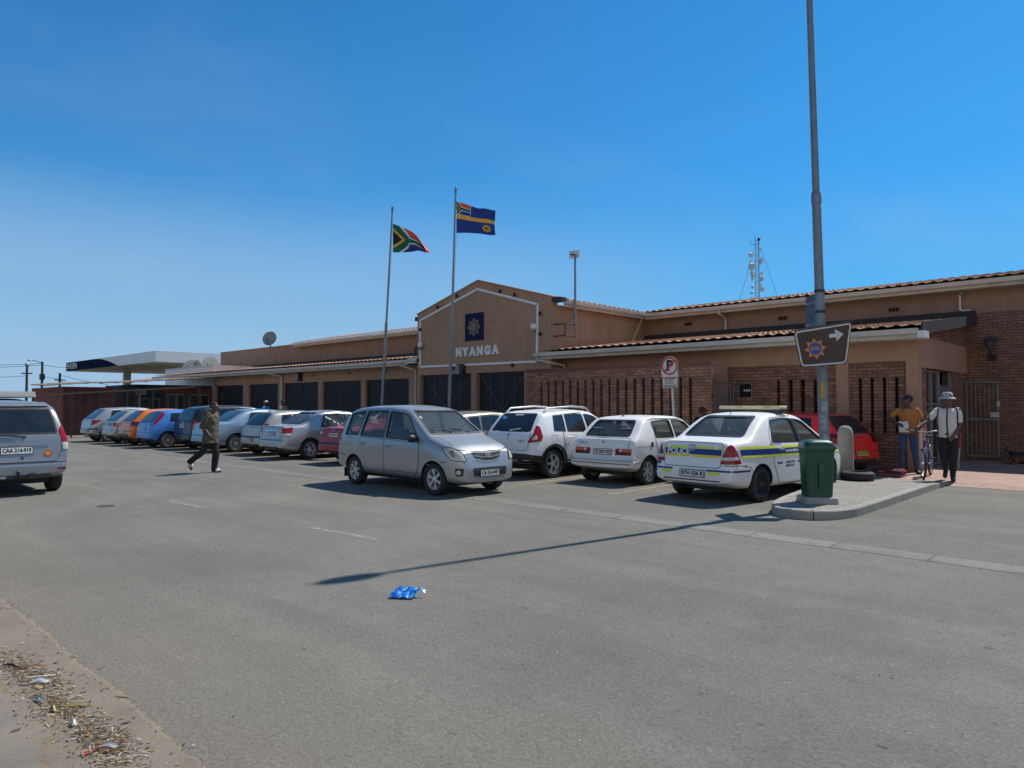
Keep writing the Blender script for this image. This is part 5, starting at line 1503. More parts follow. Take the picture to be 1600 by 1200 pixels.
bumper_at(simple_car('h',4.2,.88,1.51,SV1,'parked_hatchback','silver hatchback at the far left end of the row','CA 804-291',rim='alloy6',lights=pg_lights,slope=1.15,platepos=(0,.25,.50,.42,.10),wr=.315),-34.6,9.6,4.2,90,G1)
# red hatch by the entrance
def polo_lights(L,W,H):
    u=UR(.09,-W*.9,L)
    return [('taillight',DRED,Y45,[(u-.20,.77),(u+.14,.78),(u+.15,.98),(u-.18,.97)],'each',.010,.03),('taillight_inner',REDL,Y45,[(u-.10,.80),(u+.10,.81),(u+.10,.90),(u-.08,.90)],'each',.014,.03),  # second patch: brighter red inside the dark red lens
            ('diffuser',BLK,0,rect(-.55,.55,.36,.42),False,.010,.02)]
C_=simple_car('h',3.97,.84,1.46,RD2,'parked_hatchback','bright red hatchback with a yellow plate, parked across the entrance corner','DK 51 FZ GP',rim='alloy5',lights=polo_lights,slope=1.05,platepos=(0,0,.53,.44,.10),emblem=(0,.91))
for c in C_.children_recursive:
    if c.name.startswith('plate_face'): c.data.materials[0]=YLP
bumper_at(C_,-5.28,16.95,3.97,165)
# white pickup with a high roof, mostly hidden behind the people carrier at the left edge
C_=simple_car('m',4.6,.86,1.82,pt('white_van_paint',(.70,.70,.68),0,.35,.3),'van','white van ahead of the people carrier at the left edge, grey board on its roof','CA 355-786',rim='cap',wr=.32)
bumper_at(C_,-23.6,4.62,4.6,180)
m=MB(); m.prism(rounded([(-1.3,0),(1.3,0),(1.15,.17),(-1.2,.17)],.05),-.72,.72,'y'); o=m.build('roof_board',flat('grey_board',(.20,.21,.21),.7,0,.15,3),None,smooth=35); o.location=(-25.0,4.62,1.83)
tag(o,'grey board lying on the roof of the white van','board')
# ---------------------------------------------------------------- street furniture and surroundings
RTV=Vector((.72537,.68835,0)); VH=43.5     # heading of a board that squarely faces the road corner
def sub(mb,name,mat,root,**k): return mb.build(name,mat,root,**k)
# lamp post with a road sign
lp=thing('street_lamp','tall tapering grey steel lamp post behind the green bin','lamp post',(-4.25,11.86,.125))
top=Vector((-.16,-.15,10.20)); 
def lpp(z): return top*(z/10.20)
m=MB(); m.tube([lpp(0),lpp(2.2),lpp(4.80)],[.082,.075,.070],20); sub(m,'pole',GALD,lp,smooth=40)
m=MB(); m.tube([lpp(4.80),lpp(4.84),lpp(4.95),lpp(5.0)],[.078,.080,.078,.06],20); sub(m,'collar',GALD,lp,smooth=40)
m=MB(); m.tube([lpp(5.0),lpp(9.9),lpp(10.15),lpp(10.2)+Vector((-.01,-.06,.03)),lpp(10.22)+Vector((-.03,-.18,.05))],[.058,.046,.044,.036,.03],20); sub(m,'upper_pole',GALD,lp,smooth=40)
m=MB(); M=Matrix.Translation(lpp(10.24)+Vector((-.06,-.40,.06)))@Matrix.Rotation(R_(-10),4,'Z'); m.ball((0,0,0),(.13,.36,.075),16,10,M); sub(m,'lamp_head',GALV,lp,smooth=60)
m=MB(); 
def wrap(m,z0,z1,a0,a1,r,n=8,jag=None):
    vs=[];fs=[]
    for i in range(n+1):
        a=R_(a0+(a1-a0)*i/n); j=(jag[i%len(jag)] if jag else 0)
        for z in (z0+j,z1+j*.6):
            c=lpp(z); vs.append(c+Vector((math.cos(a)*r,math.sin(a)*r,0)))
    for i in range(n): fs.append((2*i,2*i+2,2*i+3,2*i+1))
    m.add(vs,fs)
wrap(m,1.62,1.88,-95,-50,.078); sub(m,'yellow_sticker',flat('sticker_amber',(.52,.30,.02),.6,0,.3,30),lp,smooth=60,recalc=False)
for z0,z1,a0,a1 in ((1.38,1.56,-90,-20),(1.1,1.34,-110,-40),(.8,1.02,-80,-15)):
    m=MB(); wrap(m,z0,z1,a0,a1,.079,8,[0,.03,-.02,.04,.01,-.03]); sub(m,'torn_paper',flat('torn_paper',(.33,.36,.40),.8,0,.5,25),lp,smooth=60,recalc=False)
for z in (3.02,3.36):
    m=MB(); m.tube([lpp(z-.02),lpp(z+.02)],.085,20); sub(m,'clamp',STL,lp,smooth=40)
# brown direction sign, hanging askew
SG=Vector((-4.175,11.575,2.57))
sg=thing('direction_sign','brown POL direction sign with a white arrow, askew on the lamp post','road sign',SG,R_(VH))
BRN=flat('sign_brown',(.062,.027,.020),.45,0,.12,4); SWH=flat('sign_white',(.62,.62,.62),.5,0,.1); SOR=flat('sign_orange',(.62,.24,.04),.5,0,.12); SBL=flat('sign_blue',(.01,.08,.38),.45); 
cor=[(-.467,.23),(.467,.385),(.374,-.285),(-.354,-.345)]
m=MB(); m.prism(rounded([(p[0],p[1],.06) for p in cor],.06,5),-.012,.0,'y'); sub(m,'board',BRN,sg)
m=MB(); m.prism([(-.49,.25),(.485,.41),(.485,.395),(-.49,.232)],.002,.03,'y'); sub(m,'backing',flat('sign_back',(.09,.07,.065),.6),sg)
m=MB(); P0=rounded([(*p,.07) for p in inset(cor[::-1],.012)],.07,6); P1=inset(P0,.024)
nn=len(P0)
m.add([(p[0],-.0155,p[1]) for p in P0]+[(p[0],-.0155,p[1]) for p in P1],[(i,(i+1)%nn,nn+(i+1)%nn,nn+i) for i in range(nn)]); sub(m,'border',SWH,sg)
TL=R_(9.2)
def tilt(p): return (p[0]*math.cos(TL)-p[1]*math.sin(TL),p[0]*math.sin(TL)+p[1]*math.cos(TL))
sc_=(-.125,-.045)
m=MB(); m.prism(star(sc_,.175,.112,8,PI/2+TL),-.0165,-.0125,'y'); sub(m,'star',SOR,sg)
m=MB(); m.prism(ellipse(sc_[0],sc_[1],.098,.098,32),-.0205,-.0168,'y'); sub(m,'disc',SBL,sg)
m=MB(); text_on(m,'POL',.085,Matrix.Translation((sc_[0],-.022,sc_[1]))@FX@Matrix.Rotation(TL,4,'Z'),bold=.003,sx=.95); sub(m,'lettering',SOR,sg,recalc=False)
ar=[(-.105,-.03),(.0,-.03),(.0,-.10),(.125,.0),(.0,.10),(.0,.03),(-.105,.03)]
m=MB(); m.prism([(tilt(p)[0]+.20,tilt(p)[1]+.17) for p in ar],-.0165,-.0125,'y'); sub(m,'arrow',SWH,sg)
m=MB(); m.tube([(-.05,.02,.05),(-.05,.16,.06)],.015,6); m.tube([(.12,.02,.05),(.12,.16,.06)],.015,6); sub(m,'bracket',STL,sg)
# second sign seen from behind
bs=thing('sign_back','grey back of a square road sign, above the brown direction sign','road sign',(-4.33,11.86,3.17),R_(136))
m=MB(); m.box(.02,.46,-.006,.006,-.29,.29); sub(m,'plate',flat('sign_plate_back',(.11,.12,.14),.6,.3),bs)
for z in (-.2,.16):
    m=MB(); m.box(-.08,.44,.0065,.03,z-.02,z+.02); sub(m,'rail',GALD,bs)
m=MB(); m.box(.015,.03,.0065,.05,-.29,.29); sub(m,'edge_rail',GALD,bs)
# green litter bin
bn=thing('litter_bin','green plastic litter bin on a concrete base at the island tip','bin',(-4.17,11.24,.13),R_(38))
GRN=flat('green_plastic',(.004,.065,.035),.38,0,.12,5,.05,coat=.2)
def rbox(w,d,r=.06): return rounded([(-w,-d),(w,-d),(w,d),(-w,d)],r,5)
def loftz(m,secs):
    n=len(secs[0][0]); vs=[]; fs=[]
    for pl,z in secs: vs+= [(p[0],p[1],z) for p in pl]
    for i in range(len(secs)-1):
        for k in range(n): fs.append((i*n+k,i*n+(k+1)%n,(i+1)*n+(k+1)%n,(i+1)*n+k))
    fs.append(tuple(range(n-1,-1,-1))); fs.append(tuple(range((len(secs)-1)*n,len(secs)*n)))
    m.add(vs,fs)
m=MB(); loftz(m,[(rbox(.19,.18),.10),(rbox(.215,.205),.80)]); sub(m,'bin_body',GRN,bn,smooth=40)
m=MB(); loftz(m,[(rbox(.223,.213),.80),(rbox(.229,.219),.815),(rbox(.229,.219),.85),(rbox(.225,.215,.09),.90),(rbox(.20,.19,.11),.945),(rbox(.14,.13,.10),.968)]); sub(m,'lid',GRN,bn,smooth=40)
m=MB(); loftz(m,[(rbox(.25,.24,.03),0),(rbox(.24,.23,.03),.085),(rbox(.225,.215,.03),.099)]); sub(m,'base',CONC,bn,smooth=30)
m=MB(); m.box(-.035,.035,-.213,-.18,.24,.62,Matrix.Rotation(R_(2.4),4,'X')@Matrix.Translation((0,.0,0))); sub(m,'front_rib',GRN,bn,bevel=.008)
# concrete bollard in an old tyre
bo=thing('bollard','weathered concrete bollard with a rounded top, standing beside an old tyre','bollard',(-5.13,15.42,.125))
m=MB(); m.lathe([(.155,0),(.15,.88),(.145,.95),(.12,1.02),(.075,1.065),(.001,1.08)],28); sub(m,'post',m_concrete('bollard_concrete',(.27,.25,.21),6,.6),bo,smooth=60)
ty=thing('old_tyre','old black tyre lying flat against the concrete bollard','tyre',(-4.80,15.10,.125))
m=MB(); m.lathe([(.19,.03),(.22,0),(.29,.01),(.315,.04),(.315,.13),(.29,.165),(.22,.175),(.19,.145)],36,closed=True); sub(m,'tyre',RUB,ty,smooth=50)
# bundle of red and black cloth
bg_=thing('cloth_bundle','crumpled red and black cloth bundle lying on the paving','cloth',(-4.80,16.95,.112))
rs=random.Random(3)
for c,mt in ((0,flat('red_fabric',(.36,.03,.04),.85,0,.3,20)),(1,flat('black_fabric',(.02,.018,.02),.9))):
    m=MB(); 
    for k in range(9):
        a=rs.uniform(0,6.28); r=rs.uniform(.02,.27); p=Vector((r*math.cos(a)*1.3,r*math.sin(a)*.7,.04+.05*c*.3))
        m.ball(p,(rs.uniform(.07,.14),rs.uniform(.05,.09),rs.uniform(.03,.07)),10,6,Matrix.Translation((0,0,.02)))
    o=m.build('cloth_fold',mt,bg_,smooth=80)
# blue plastic wrapper on the road
n=N('blue_wrapper'); v=n.coord(); n.base(n.ramp(n.noise(v,11,2,.5,1.5),[(.42,(.005,.09,.42)),(.53,(.02,.24,.62)),(.58,(.50,.56,.58)),(.66,(.02,.2,.55))])); n.set(Roughness=.25)
rs=random.Random(11)
m=MB(); 
def wrapf(u,v):
    x=(u-.5)*.21; y=(v-.5)*.13
    return (x+.05*(v-.5),y,.014+.055*v+.010*math.sin(u*5+v*3)*math.sin(v*4)+.004*math.sin(u*13))
m.grid(wrapf,22,12); m.add([Vector((.10+.07*a,.03+.02*b,.06+.02*math.sin(a*5)+.01*b)) for a in (0,.5,1) for b in (-.6,.6)],[(0,1,3,2),(2,3,5,4)])
w_=m.build('plastic_wrapper',n.m,None,smooth=80); w_.location=(-4.86,3.80,.004); w_.rotation_euler=(0,0,R_(35)); tag(w_,'crumpled blue plastic wrapper lying on the open road','litter')
# litter on the near pavement
def chip(name,label,x,y,rz,size,c,rough=.7,curl=.2):
    m=MB(); L,W=size
    m.grid(lambda u,v:((u-.5)*L,(v-.5)*W+.2*W*math.sin(u*5),.008+curl*W*math.sin(u*3.1)*(.4+v)+curl*.4*W*math.sin(v*7)),8,4)
    o=m.build(name,flat('m_'+name+str(len(bpy.data.objects)),c,rough,0,.25,20),None,smooth=80); o.location=(x,y,.008); o.rotation_euler=(0,0,R_(rz)); return tag(o,label,'litter')
chip('plastic_scrap','white crinkled plastic scrap among the sand on the near pavement',-4.92,1.15,50,(.10,.028),(.55,.55,.56),.3,.5)
chip('drinking_straw','thin pale straw lying beside the white plastic scrap',-5.02,1.18,60,(.16,.006),(.7,.68,.62),.5,.4)
chip('plastic_scrap','small blue grey plastic scrap on the near pavement',-4.64,1.08,20,(.06,.025),(.18,.21,.27),.4,.5)
chip('paper_scrap','small white paper lump on the near pavement',-4.16,1.13,10,(.05,.032),(.60,.57,.52),.8,.7)
chip('plastic_stick','thin red plastic stick at the bottom of the near pavement',-3.77,1.11,-70,(.11,.014),(.55,.05,.05),.4,.3)
chip('plastic_scrap','pale grey scrap beside the red plastic stick',-3.76,1.17,40,(.08,.025),(.32,.32,.31),.6,.4)
chip('fruit_peel','pale yellow curled peel on the near pavement',-4.45,1.11,0,(.10,.022),(.45,.38,.14),.7,.6)
chip('wood_splinter','orange brown wood splinter beside the curled peel',-4.40,1.20,60,(.12,.02),(.25,.17,.05),.8,.3)
chip('dark_twig','dark bent twig near the left edge of the pavement',-5.34,1.10,20,(.16,.013),(.05,.035,.025),.9,.6)
chip('bark_strip','long brown bark strip near the left edge of the pavement',-5.24,1.19,55,(.16,.018),(.17,.09,.04),.9,.3)
# scattered dry leaves and grit, nobody could count them
rs=random.Random(21); m=MB()
LM=[flat('dry_leaf_a',(.30,.18,.06),.9,0,.3,30),flat('dry_leaf_b',(.13,.075,.03),.9,0,.3,30),flat('grit_dark',(.06,.055,.05),.9),flat('grit_pale',(.42,.37,.29),.9)]
for k in range(520):
    if k<380:
        x=rs.gauss(rs.choice((-5.0,-4.55,-4.1,-3.6,-5.6)),.28); y=rs.gauss(1.13,.11)
    elif k<560: x=rs.uniform(-9,-2.5); y=rs.gauss(1.40,.05)
    else: x=rs.uniform(-12,-1); y=rs.uniform(.6,1.5)
    if y>1.52: continue
    r=rs.uniform(.002,.007)*(1.6 if rs.random()<.06 else 1); a=rs.uniform(0,6.28); e=rs.uniform(1.2,3.5)
    ca,sa=math.cos(a),math.sin(a); z=.0075+rs.uniform(0,.003)
    pts=[]
    for q in range(5):
        t=2*PI*q/5; px,py=r*e*math.cos(t),r*math.sin(t); pts.append((x+px*ca-py*sa,y+px*sa+py*ca,z+rs.uniform(0,.006)))
    m.cur=rs.choice((0,0,1,1,2,3)); m.add(pts,[(0,1,2,3,4)])
o=m.build('leaf_litter',LM,None,recalc=False,weld=False); o['kind']='stuff'
rs=random.Random(31); m=MB()
for k in range(1300):
    cx,cy=rs.choice(((-5.05,1.13),(-4.95,1.18),(-4.55,1.12),(-4.2,1.15),(-3.85,1.17),(-3.75,1.15),(-5.4,1.12)))
    x=rs.gauss(cx,.13); y=rs.gauss(cy,.05); L=rs.uniform(.012,.06)*(2 if rs.random()<.05 else 1); a=rs.gauss(.9,.8); w=rs.uniform(.0012,.0035)
    dx,dy=math.cos(a)*L,math.sin(a)*L; z=.008+rs.uniform(0,.012); z2=.008+rs.uniform(0,.012); m.cur=rs.choice((0,1,1,2,3))
    m.add([(x-dy/L*w,y+dx/L*w,z),(x+dy/L*w,y-dx/L*w,z),(x+dx+dy/L*w,y+dy-dx/L*w,z2),(x+dx-dy/L*w,y+dy+dx/L*w,z2)],[(0,1,2,3)])
o=m.build('dry_straw',LM,None,recalc=False,weld=False); o['kind']='stuff'
# grit over the road
rs=random.Random(5); m=MB()
for k in range(500):
    d=rs.uniform(2.2,16)**1.0; a=R_(133.5+rs.uniform(-40,38)); x=d*math.cos(a); y=d*math.sin(a)
    if not (1.6<y<8.3): continue
    r=rs.uniform(.003,.007); t0=rs.uniform(0,6.28)
    m.cur=rs.choice((0,1,1)); m.add([(x+r*rs.uniform(.6,1.6)*math.cos(t0+2*PI*q/5),y+r*math.sin(t0+2*PI*q/5),.002+ (.006 if q==2 else 0)) for q in range(5)],[(0,1,2,3,4)])
o=m.build('road_grit',[LM[2],LM[3]],None,recalc=False,weld=False); o['kind']='stuff'
# round iron cover in the road
mh=MB(); mh.lathe([(.001,.003),(.10,.003),(.125,.005),(.13,.002)],28); o=mh.build('iron_cover',flat('cast_iron',(.07,.068,.065),.7,.3),None,smooth=40); o.location=(-12.67,3.84,.001); tag(o,'small round dark iron cover set in the road','manhole cover')
# no parking sign
ns=thing('parking_sign','round no-parking sign above EXCEPT S.A.P.S. VEHICLES plate on steel post','road sign',(-9.50,16.0,.12),0)
m=MB(); m.tube([(.06,.02,0),(-.08,.02,2.55)],.035,12); sub(m,'post',GALV,ns,smooth=40)
c0=(-.09,2.50); m=MB()
pl=[(c0[0]-.235,c0[1]-.28)]+[(c0[0]+.24*math.cos(PI-PI*i/16),c0[1]+.01+.24*math.sin(PI-PI*i/16)) for i in range(17)]+[(c0[0]+.235,c0[1]-.28)]
SWG=flat('sign_grey_white',(.50,.50,.46),.5,0,.2,5); RDS=flat('sign_red',(.42,.02,.02),.45); BKS=flat('sign_black',(.01,.012,.03),.5)
m.prism(pl,-.03,-.022,'y'); sub(m,'plate',SWG,ns)
m=MB(); 
def ringp(c,a,b,y): 
    n=36; A=ellipse(c[0],c[1],a,a,n); B_=ellipse(c[0],c[1],b,b,n)
    m.add([(p[0],y,p[1]) for p in A]+[(p[0],y,p[1]) for p in B_],[(i,(i+1)%n,n+(i+1)%n,n+i) for i in range(n)])
ringp(c0,.235,.19,-.034); sub(m,'red_ring',RDS,ns)
m=MB(); text_on(m,'P',.36,Matrix.Translation((c0[0],-.0345,c0[1]))@FX,bold=.02); sub(m,'letter',BKS,ns,recalc=False)
m=MB(); q=.135; w_=.018; m.add([(c0[0]-q-w_,-.036,c0[1]-q+w_),(c0[0]-q+w_,-.036,c0[1]-q-w_),(c0[0]+q+w_,-.036,c0[1]+q-w_),(c0[0]+q-w_,-.036,c0[1]+q+w_)],[(0,1,2,3)]); sub(m,'red_bar',RDS,ns)
m=MB(); m.prism(rounded([(c0[0]-.22,c0[1]-.58),(c0[0]+.24,c0[1]-.58),(c0[0]+.24,c0[1]-.285),(c0[0]-.22,c0[1]-.285)],.02),-.03,-.022,'y'); sub(m,'lower_plate',SWG,ns)
m=MB()
P0=[(c0[0]-.215,c0[1]-.575),(c0[0]+.235,c0[1]-.575),(c0[0]+.235,c0[1]-.29),(c0[0]-.215,c0[1]-.29)]; P1=inset(P0,.018)
m.add([(p[0],-.033,p[1]) for p in P0]+[(p[0],-.033,p[1]) for p in P1],[(i,(i+1)%4,4+(i+1)%4,4+i) for i in range(4)]); sub(m,'red_border',RDS,ns)
m=MB()
for t,z in (('EXCEPT',-.345),('S.A.P.S.',-.43),('VEHICLES',-.52)): text_on(m,t,.085,Matrix.Translation((c0[0]+.01,-.034,c0[1]+z))@FX,bold=.002)
sub(m,'lettering',BKS,ns,recalc=False)
# flagpoles and flags
def flagpole(name,label,b,t):
    f=thing(name,label,'flagpole',b); b=Vector(b);t=Vector(t)-b
    m=MB(); m.tube([Vector(),t*.5,t*.515,t*.53,t],[.062,.056,.056,.038,.030],14); sub(m,'pole',GALD,f,smooth=40)
    m=MB(); m.tube([t*.995,t*1.008],[.05,.045],12); m.ball(t*1.012,.045,10,6); sub(m,'finial',GALD,f,smooth=40)
    m=MB(); pts=[t*.985+Vector((.03,-.04,0)),t*.93+Vector((.13,-.04,0)),t*.82+Vector((.14,-.04,0)),t*.5+Vector((.12,-.05,0)),t*.15+Vector((.10,-.05,0))]; m.tube(pts,.008,5); sub(m,'halyard',flat('halyard_rope',(.35,.35,.34),.8),f)
    return f
flagpole('flagpole','leaning steel flagpole flying the folded national flag',(-22.72,16.5,.12),(-22.0,16.5,9.1))
flagpole('flagpole','leaning steel flagpole flying the blue police flag',(-18.73,16.5,.12),(-18.37,16.5,9.08))
FL=dict(g=flat('flag_green',(.005,.13,.06),.8),k=flat('flag_black',(.012,.013,.025),.8),y=flat('flag_gold',(.80,.42,.04),.8),w=flat('flag_white',(.75,.75,.75),.8),r=flat('flag_red',(.72,.09,.03),.8),b=flat('flag_blue',(.01,.045,.25),.8))
def sa(u,v):
    """national flag, u along the fly, v up, both 0..1; returns a colour key"""
    x=u*1.5; y=v-.5; ay=abs(y)
    # pall: distance to the Y centre line
    t=.5-x   # diagonal arms from the corners to (.5,0) in units of height
    if x<.5:
        d=abs(ay-(.5-x))/math.sqrt(2); side_in=ay<(.5-x)
    else: d=ay; side_in=False
    if x>=.5: d=min(ay,math.hypot(x-.5,ay) if x<.5 else ay)
    if side_in:
        if d<.1: return 'g'
        return 'y' if d<.167 else 'k'
    if d<.1: return 'g'
    if d<.167: return 'w'
    return 'r' if y>0 else 'b'
def police_cloth(u,v):
    if v>.60 and u<.36:
        if u>.352 or v<.608: return 'w'
        return sa(u/.36,(v-.6)/.4)
    if .46<v<.60: return 'y'
    return 'b'
def flag(name,label,fn,pos,nu,nv,keys=True):
    m=MB(); m.grid(pos,nu,nv); mats=[FL[k] for k in 'gkywrb']
    m.mi=[ 'gkywrb'.index(fn((i+.5)/nu,(j+.5)/nv)) for j in range(nv) for i in range(nu)]
    o=m.build(name,mats,None,smooth=180,recalc=False,weld=False); return tag(o,label,'flag')
def sapos(u,v):
    # the upper fly corner has dropped: the cloth is pleated towards the tip
    hh=1.10*(1-u)**.9+.20
    top=8.54-u*1.15+.10*math.sin(u*3); z=top-hh*(1-v) if u<1 else top-.2*(1-v)
    bot=7.44-.02*u-.16*max(0,u-.6)*2.2
    z=bot+(top-bot)*v
    if z<bot: z=bot
    dep=.22*u*math.sin(v*7+u*4)+.10*math.sin(u*7)
    s=1.48*(1.55*u-.55*u*u)
    d=Vector((.92,.39,0)); nrm=Vector((-.39,.92,0))
    p=Vector((-21.90,16.46,0))+d*s+nrm*dep; return (p.x,p.y,z)
flag('flag','national flag in six colours drooping in folds from the left flagpole',sa,sapos,110,80)
def pppos(u,v):
    s=u*1.42*(1-.02*u); d=Vector((.88,.47,0)); nrm=Vector((-.47,.88,0))
    dep=.10*math.sin(u*8.5-v*1.6)*(.3+u)+.04*math.sin(u*17+v*5)*u
    z=7.58+1.09*v-.42*v*u*1.05-.12*u*u*(1-v)*1.6+.05*math.sin(u*6.5+1.2)*u
    s-=.05*math.sin(v*3.1)*u
    p=Vector((-18.27,16.46,0))+d*s+nrm*dep; return (p.x,p.y,z)
o=flag('flag','blue police flag with a gold band and star flying from the right flagpole',police_cloth,pppos,130,90)
def on_flag(poly,off): return [Vector(pppos(p[0],p[1]))+Vector((.47,-.88,0))*off for p in poly]
for nm,c,ra,rb,mt,off in (('star',8,.155,.105,FL['y'],.014),('disc',0,.075,.075,flat('flag_emblem',(.22,.16,.05),.8),.022)):
    pl=star((0,0),ra,rb,8) if c else ellipse(0,0,ra,rb,20)
    pts=[(.80+p[0]*.74,.24+p[1]*1.0) for p in pl]; V=on_flag([(.80,.24)]+pts,off); m=MB(); m.add(V,[(0,i+1,1+(i+1)%len(pts)) for i in range(len(pts))]); 
    m.build(nm,mt,o,recalc=False)
# roof antenna on a bracket
an=thing('roof_antenna','grid panel antenna on a thin mast bracketed to the gable side wall','antenna',(-15.3,18.70,3.9))
m=MB(); m.tube([(.48,0,-.08),(.48,0,2.78)],[.045,.035],10); sub(m,'mast',GALD,an,smooth=40)
m=MB()
for z in (.0,.40): m.tube([(.0,-.55,z),(.48,-.55,z),(.48,.06,z)],.022,6)
m.tube([(.48,-.53,0),(.48,-.53,.4)],.022,6); m.tube([(.48,-.5,.4),(.48,0,.75)],.01,5); sub(m,'bracket',STL,an)
m=MB(); m.prism(rounded([(-.02,2.64),(.33,2.68),(.33,2.93),(-.02,2.91)],.05),-.05,-.035,'y',Matrix.Translation((.26,0,0))@Matrix.Rotation(R_(30),4,'Z')); sub(m,'reflector',flat('antenna_grey',(.55,.56,.58),.5,.2),an)
m=MB(); m.tube([(.34,-.10,2.78),(.48,0,2.78)],.02,6); m.tube([(.26,-.02,2.65),(.26,-.02,2.9)],.012,6); sub(m,'feed',STL,an)
# satellite dishes
def dish(label,loc,r,rz,c=(.42,.43,.44),tiltd=25):
    d=thing('satellite_dish',label,'dish',loc,R_(rz))
    m=MB(); M=Matrix.Translation((0,0,r))@Matrix.Rotation(R_(90-tiltd),4,'X')
    pr=[(r*k/8,.22*r*(k/8)**2) for k in range(9)]; pr[0]=(.001,0)
    m.lathe(pr+[(r*1.01,.22*r+.01),(r*.99,.22*r+.02)]+[(r*k/8,.22*r*(k/8)**2+.02) for k in range(7,0,-1)]+[(.001,.02)],28,M); sub(m,'reflector',flat('dish_'+str(round(c[0],2)),c,.55,0,.12,5),d,smooth=60)
    m=MB(); a=M@Vector((0,-r*.95,.2*r)); b=M@Vector((0,-.15*r,.9*r)); m.tube([a,b],.02,6); m.ball(b,.05); sub(m,'feed_arm',STL,d)
    m=MB(); m.tube([(0,0,-.1),(0,.1*r,r*.8)],.035,8); sub(m,'stand',STL,d)
    return d
dish('grey satellite dish standing on the parapet of the station',(-45.0,23.6,5.55),.50,35,(.20,.23,.26),15)
dish('small grey satellite dish on the white annex',(-53.0,22.0,4.35),.27,45,(.30,.33,.33),20)
dish('cream dish half hidden by the annex parapet',(-53.9,22.0,3.75),.60,45,(.48,.48,.42),20)
dish('large cream stained dish beside the station parapet',(-51.3,22.3,3.75),.66,45,(.55,.54,.46),20)
ax=thing('annex_building','low white flat-roofed annex beyond the station','building',(-49.6,21.5,0))
m=MB(); m.box(-4.0,4.0,-1.5,2,0,4.06); sub(m,'wall',WHTP,ax)
m=MB(); m.box(-4.03,4.03,-1.53,2.03,4.061,4.16); sub(m,'parapet',flat('annex_grey',(.5,.5,.5),.6),ax)
# filling station canopy
gc=thing('petrol_canopy','wide white filling station canopy with a lettered dark blue end','canopy',(-62.1,22.4,0))
m=MB(); m.box(-25.3,0,0,14,5.16,6.07); sub(m,'canopy_slab',flat('canopy_white',(.70,.71,.72),.45,0,.06,.5),gc)
m=MB(); m.box(-25.2,-.1,.1,13.9,5.14,5.158); sub(m,'soffit',flat('canopy_soffit',(.5,.49,.44),.7),gc)
NV=flat('canopy_navy',(.003,.009,.045),.8,spec=.05); m=MB()
pl=[(-25.32,5.15),(-9.0,5.15)]+[(-9.0-.5*k,5.15+.91*math.sin(min(1,k/14)*PI/2)) for k in range(1,20)]+[(-25.32,6.075)]
m.prism(pl,-.03,-.004,'y'); sub(m,'blue_fascia',NV,gc)
m=MB(); m.box(-25.33,-25.305,-.028,14,5.15,6.08); sub(m,'blue_end',NV,gc)
m=MB(); text_on(m,'ENGEN',.82,Matrix.Translation((-23.3,-.036,5.62))@FX,bold=.02,sx=1.35); sub(m,'lettering',WHTP,gc,recalc=False)
for x,y in ((-5,4),(-5,10),(-19,4),(-19,10)):
    m=MB(); m.box(x-.3,x+.3,y-.3,y+.3,0,5.14); sub(m,'column',flat('canopy_column',(.42,.42,.38),.6),gc)
for x,y in ((-4,2),(-8,2),(-14,2),(-3,6),(-9,6)):
    m=MB(); m.box(x-.5,x+.5,y-.3,y+.3,5.10,5.139); sub(m,'ceiling_lamp',flat('canopy_lamp',(.22,.22,.2),.5),gc)
# containers and lean-to shop
def corrugated(x0,x1,y0,y1,z0,z1,axis,pitch=.28,amp=.035):
    """corrugated panel in plane axis ('x': plane x=x0)"""
    m=MB(); L=(y1-y0) if axis=='x' else (x1-x0); n=int(L/pitch)*4; vs=[];fs=[]
    for i in range(n+1):
        t=i/n; o=amp if (i%4) in (1,2) else 0
        for z in (z0,z1): vs.append((x0+o,y0+L*t,z) if axis=='x' else (x0+L*t,y0+o,z))
    for i in range(n): fs.append((2*i,2*i+2,2*i+3,2*i+1))
    m.add(vs,fs); return m
RUST=flat('container_red',(.20,.045,.03),.6,0,.35,2.2); RUSTD=flat('container_dark_red',(.115,.034,.028),.65,0,.35,2.0)
ct=thing('shipping_container','rusty red shipping container behind the mesh fence','container',(-42.4,10.7,0))
for nm,mm in (('side_panel',corrugated(-6,0,.06,.06,.15,2.45,'y')),('end_panel',corrugated(-.06,-.06,.05,2.4,.15,2.45,'x',.5,.02)),('side_panel',corrugated(-6,0,2.35,2.35,.15,2.45,'y'))): sub(mm,nm,RUST if nm!='end_panel' else RUSTD,ct,recalc=False)
m=MB()
for x in (-6.06,-.0): 
    for y in (0,2.44): m.box(x-.06 if x<-1 else x-.1,x+.06 if x<-1 else x,y-.0 if y==0 else y-.1,y+.1 if y==0 else y,0,2.55)
for y in (0,2.36): m.box(-6,-.101,y,y+.08,2.45,2.55); m.box(-6,-.101,y,y+.08,.02,.15)
m.box(-.09,-.01,.1,2.34,2.45,2.55); m.box(-.09,-.01,.1,2.34,.02,.15); sub(m,'frame',RUST,ct)
m=MB(); m.box(-5.95,-.09,.1,2.3,2.47,2.50); sub(m,'roof',RUST,ct)
for y in (.7,1.0,1.45,1.75):
    m=MB(); m.tube([(.0,y,.1),(.0,y,2.5)],.018,6); sub(m,'lock_bar',RUSTD,ct)
sh_=thing('container_shop','dark container shop with barred windows under the sheet roof','shop',(-43.0,14.4,0))
DKB=flat('shop_dark',(.045,.038,.036),.7,0,.3,2); DKR=flat('shop_red_frame',(.17,.03,.02),.6,0,.2,3)
m=MB(); m.box(-5,0,0,4.4,0,2.75); sub(m,'wall',DKB,sh_)
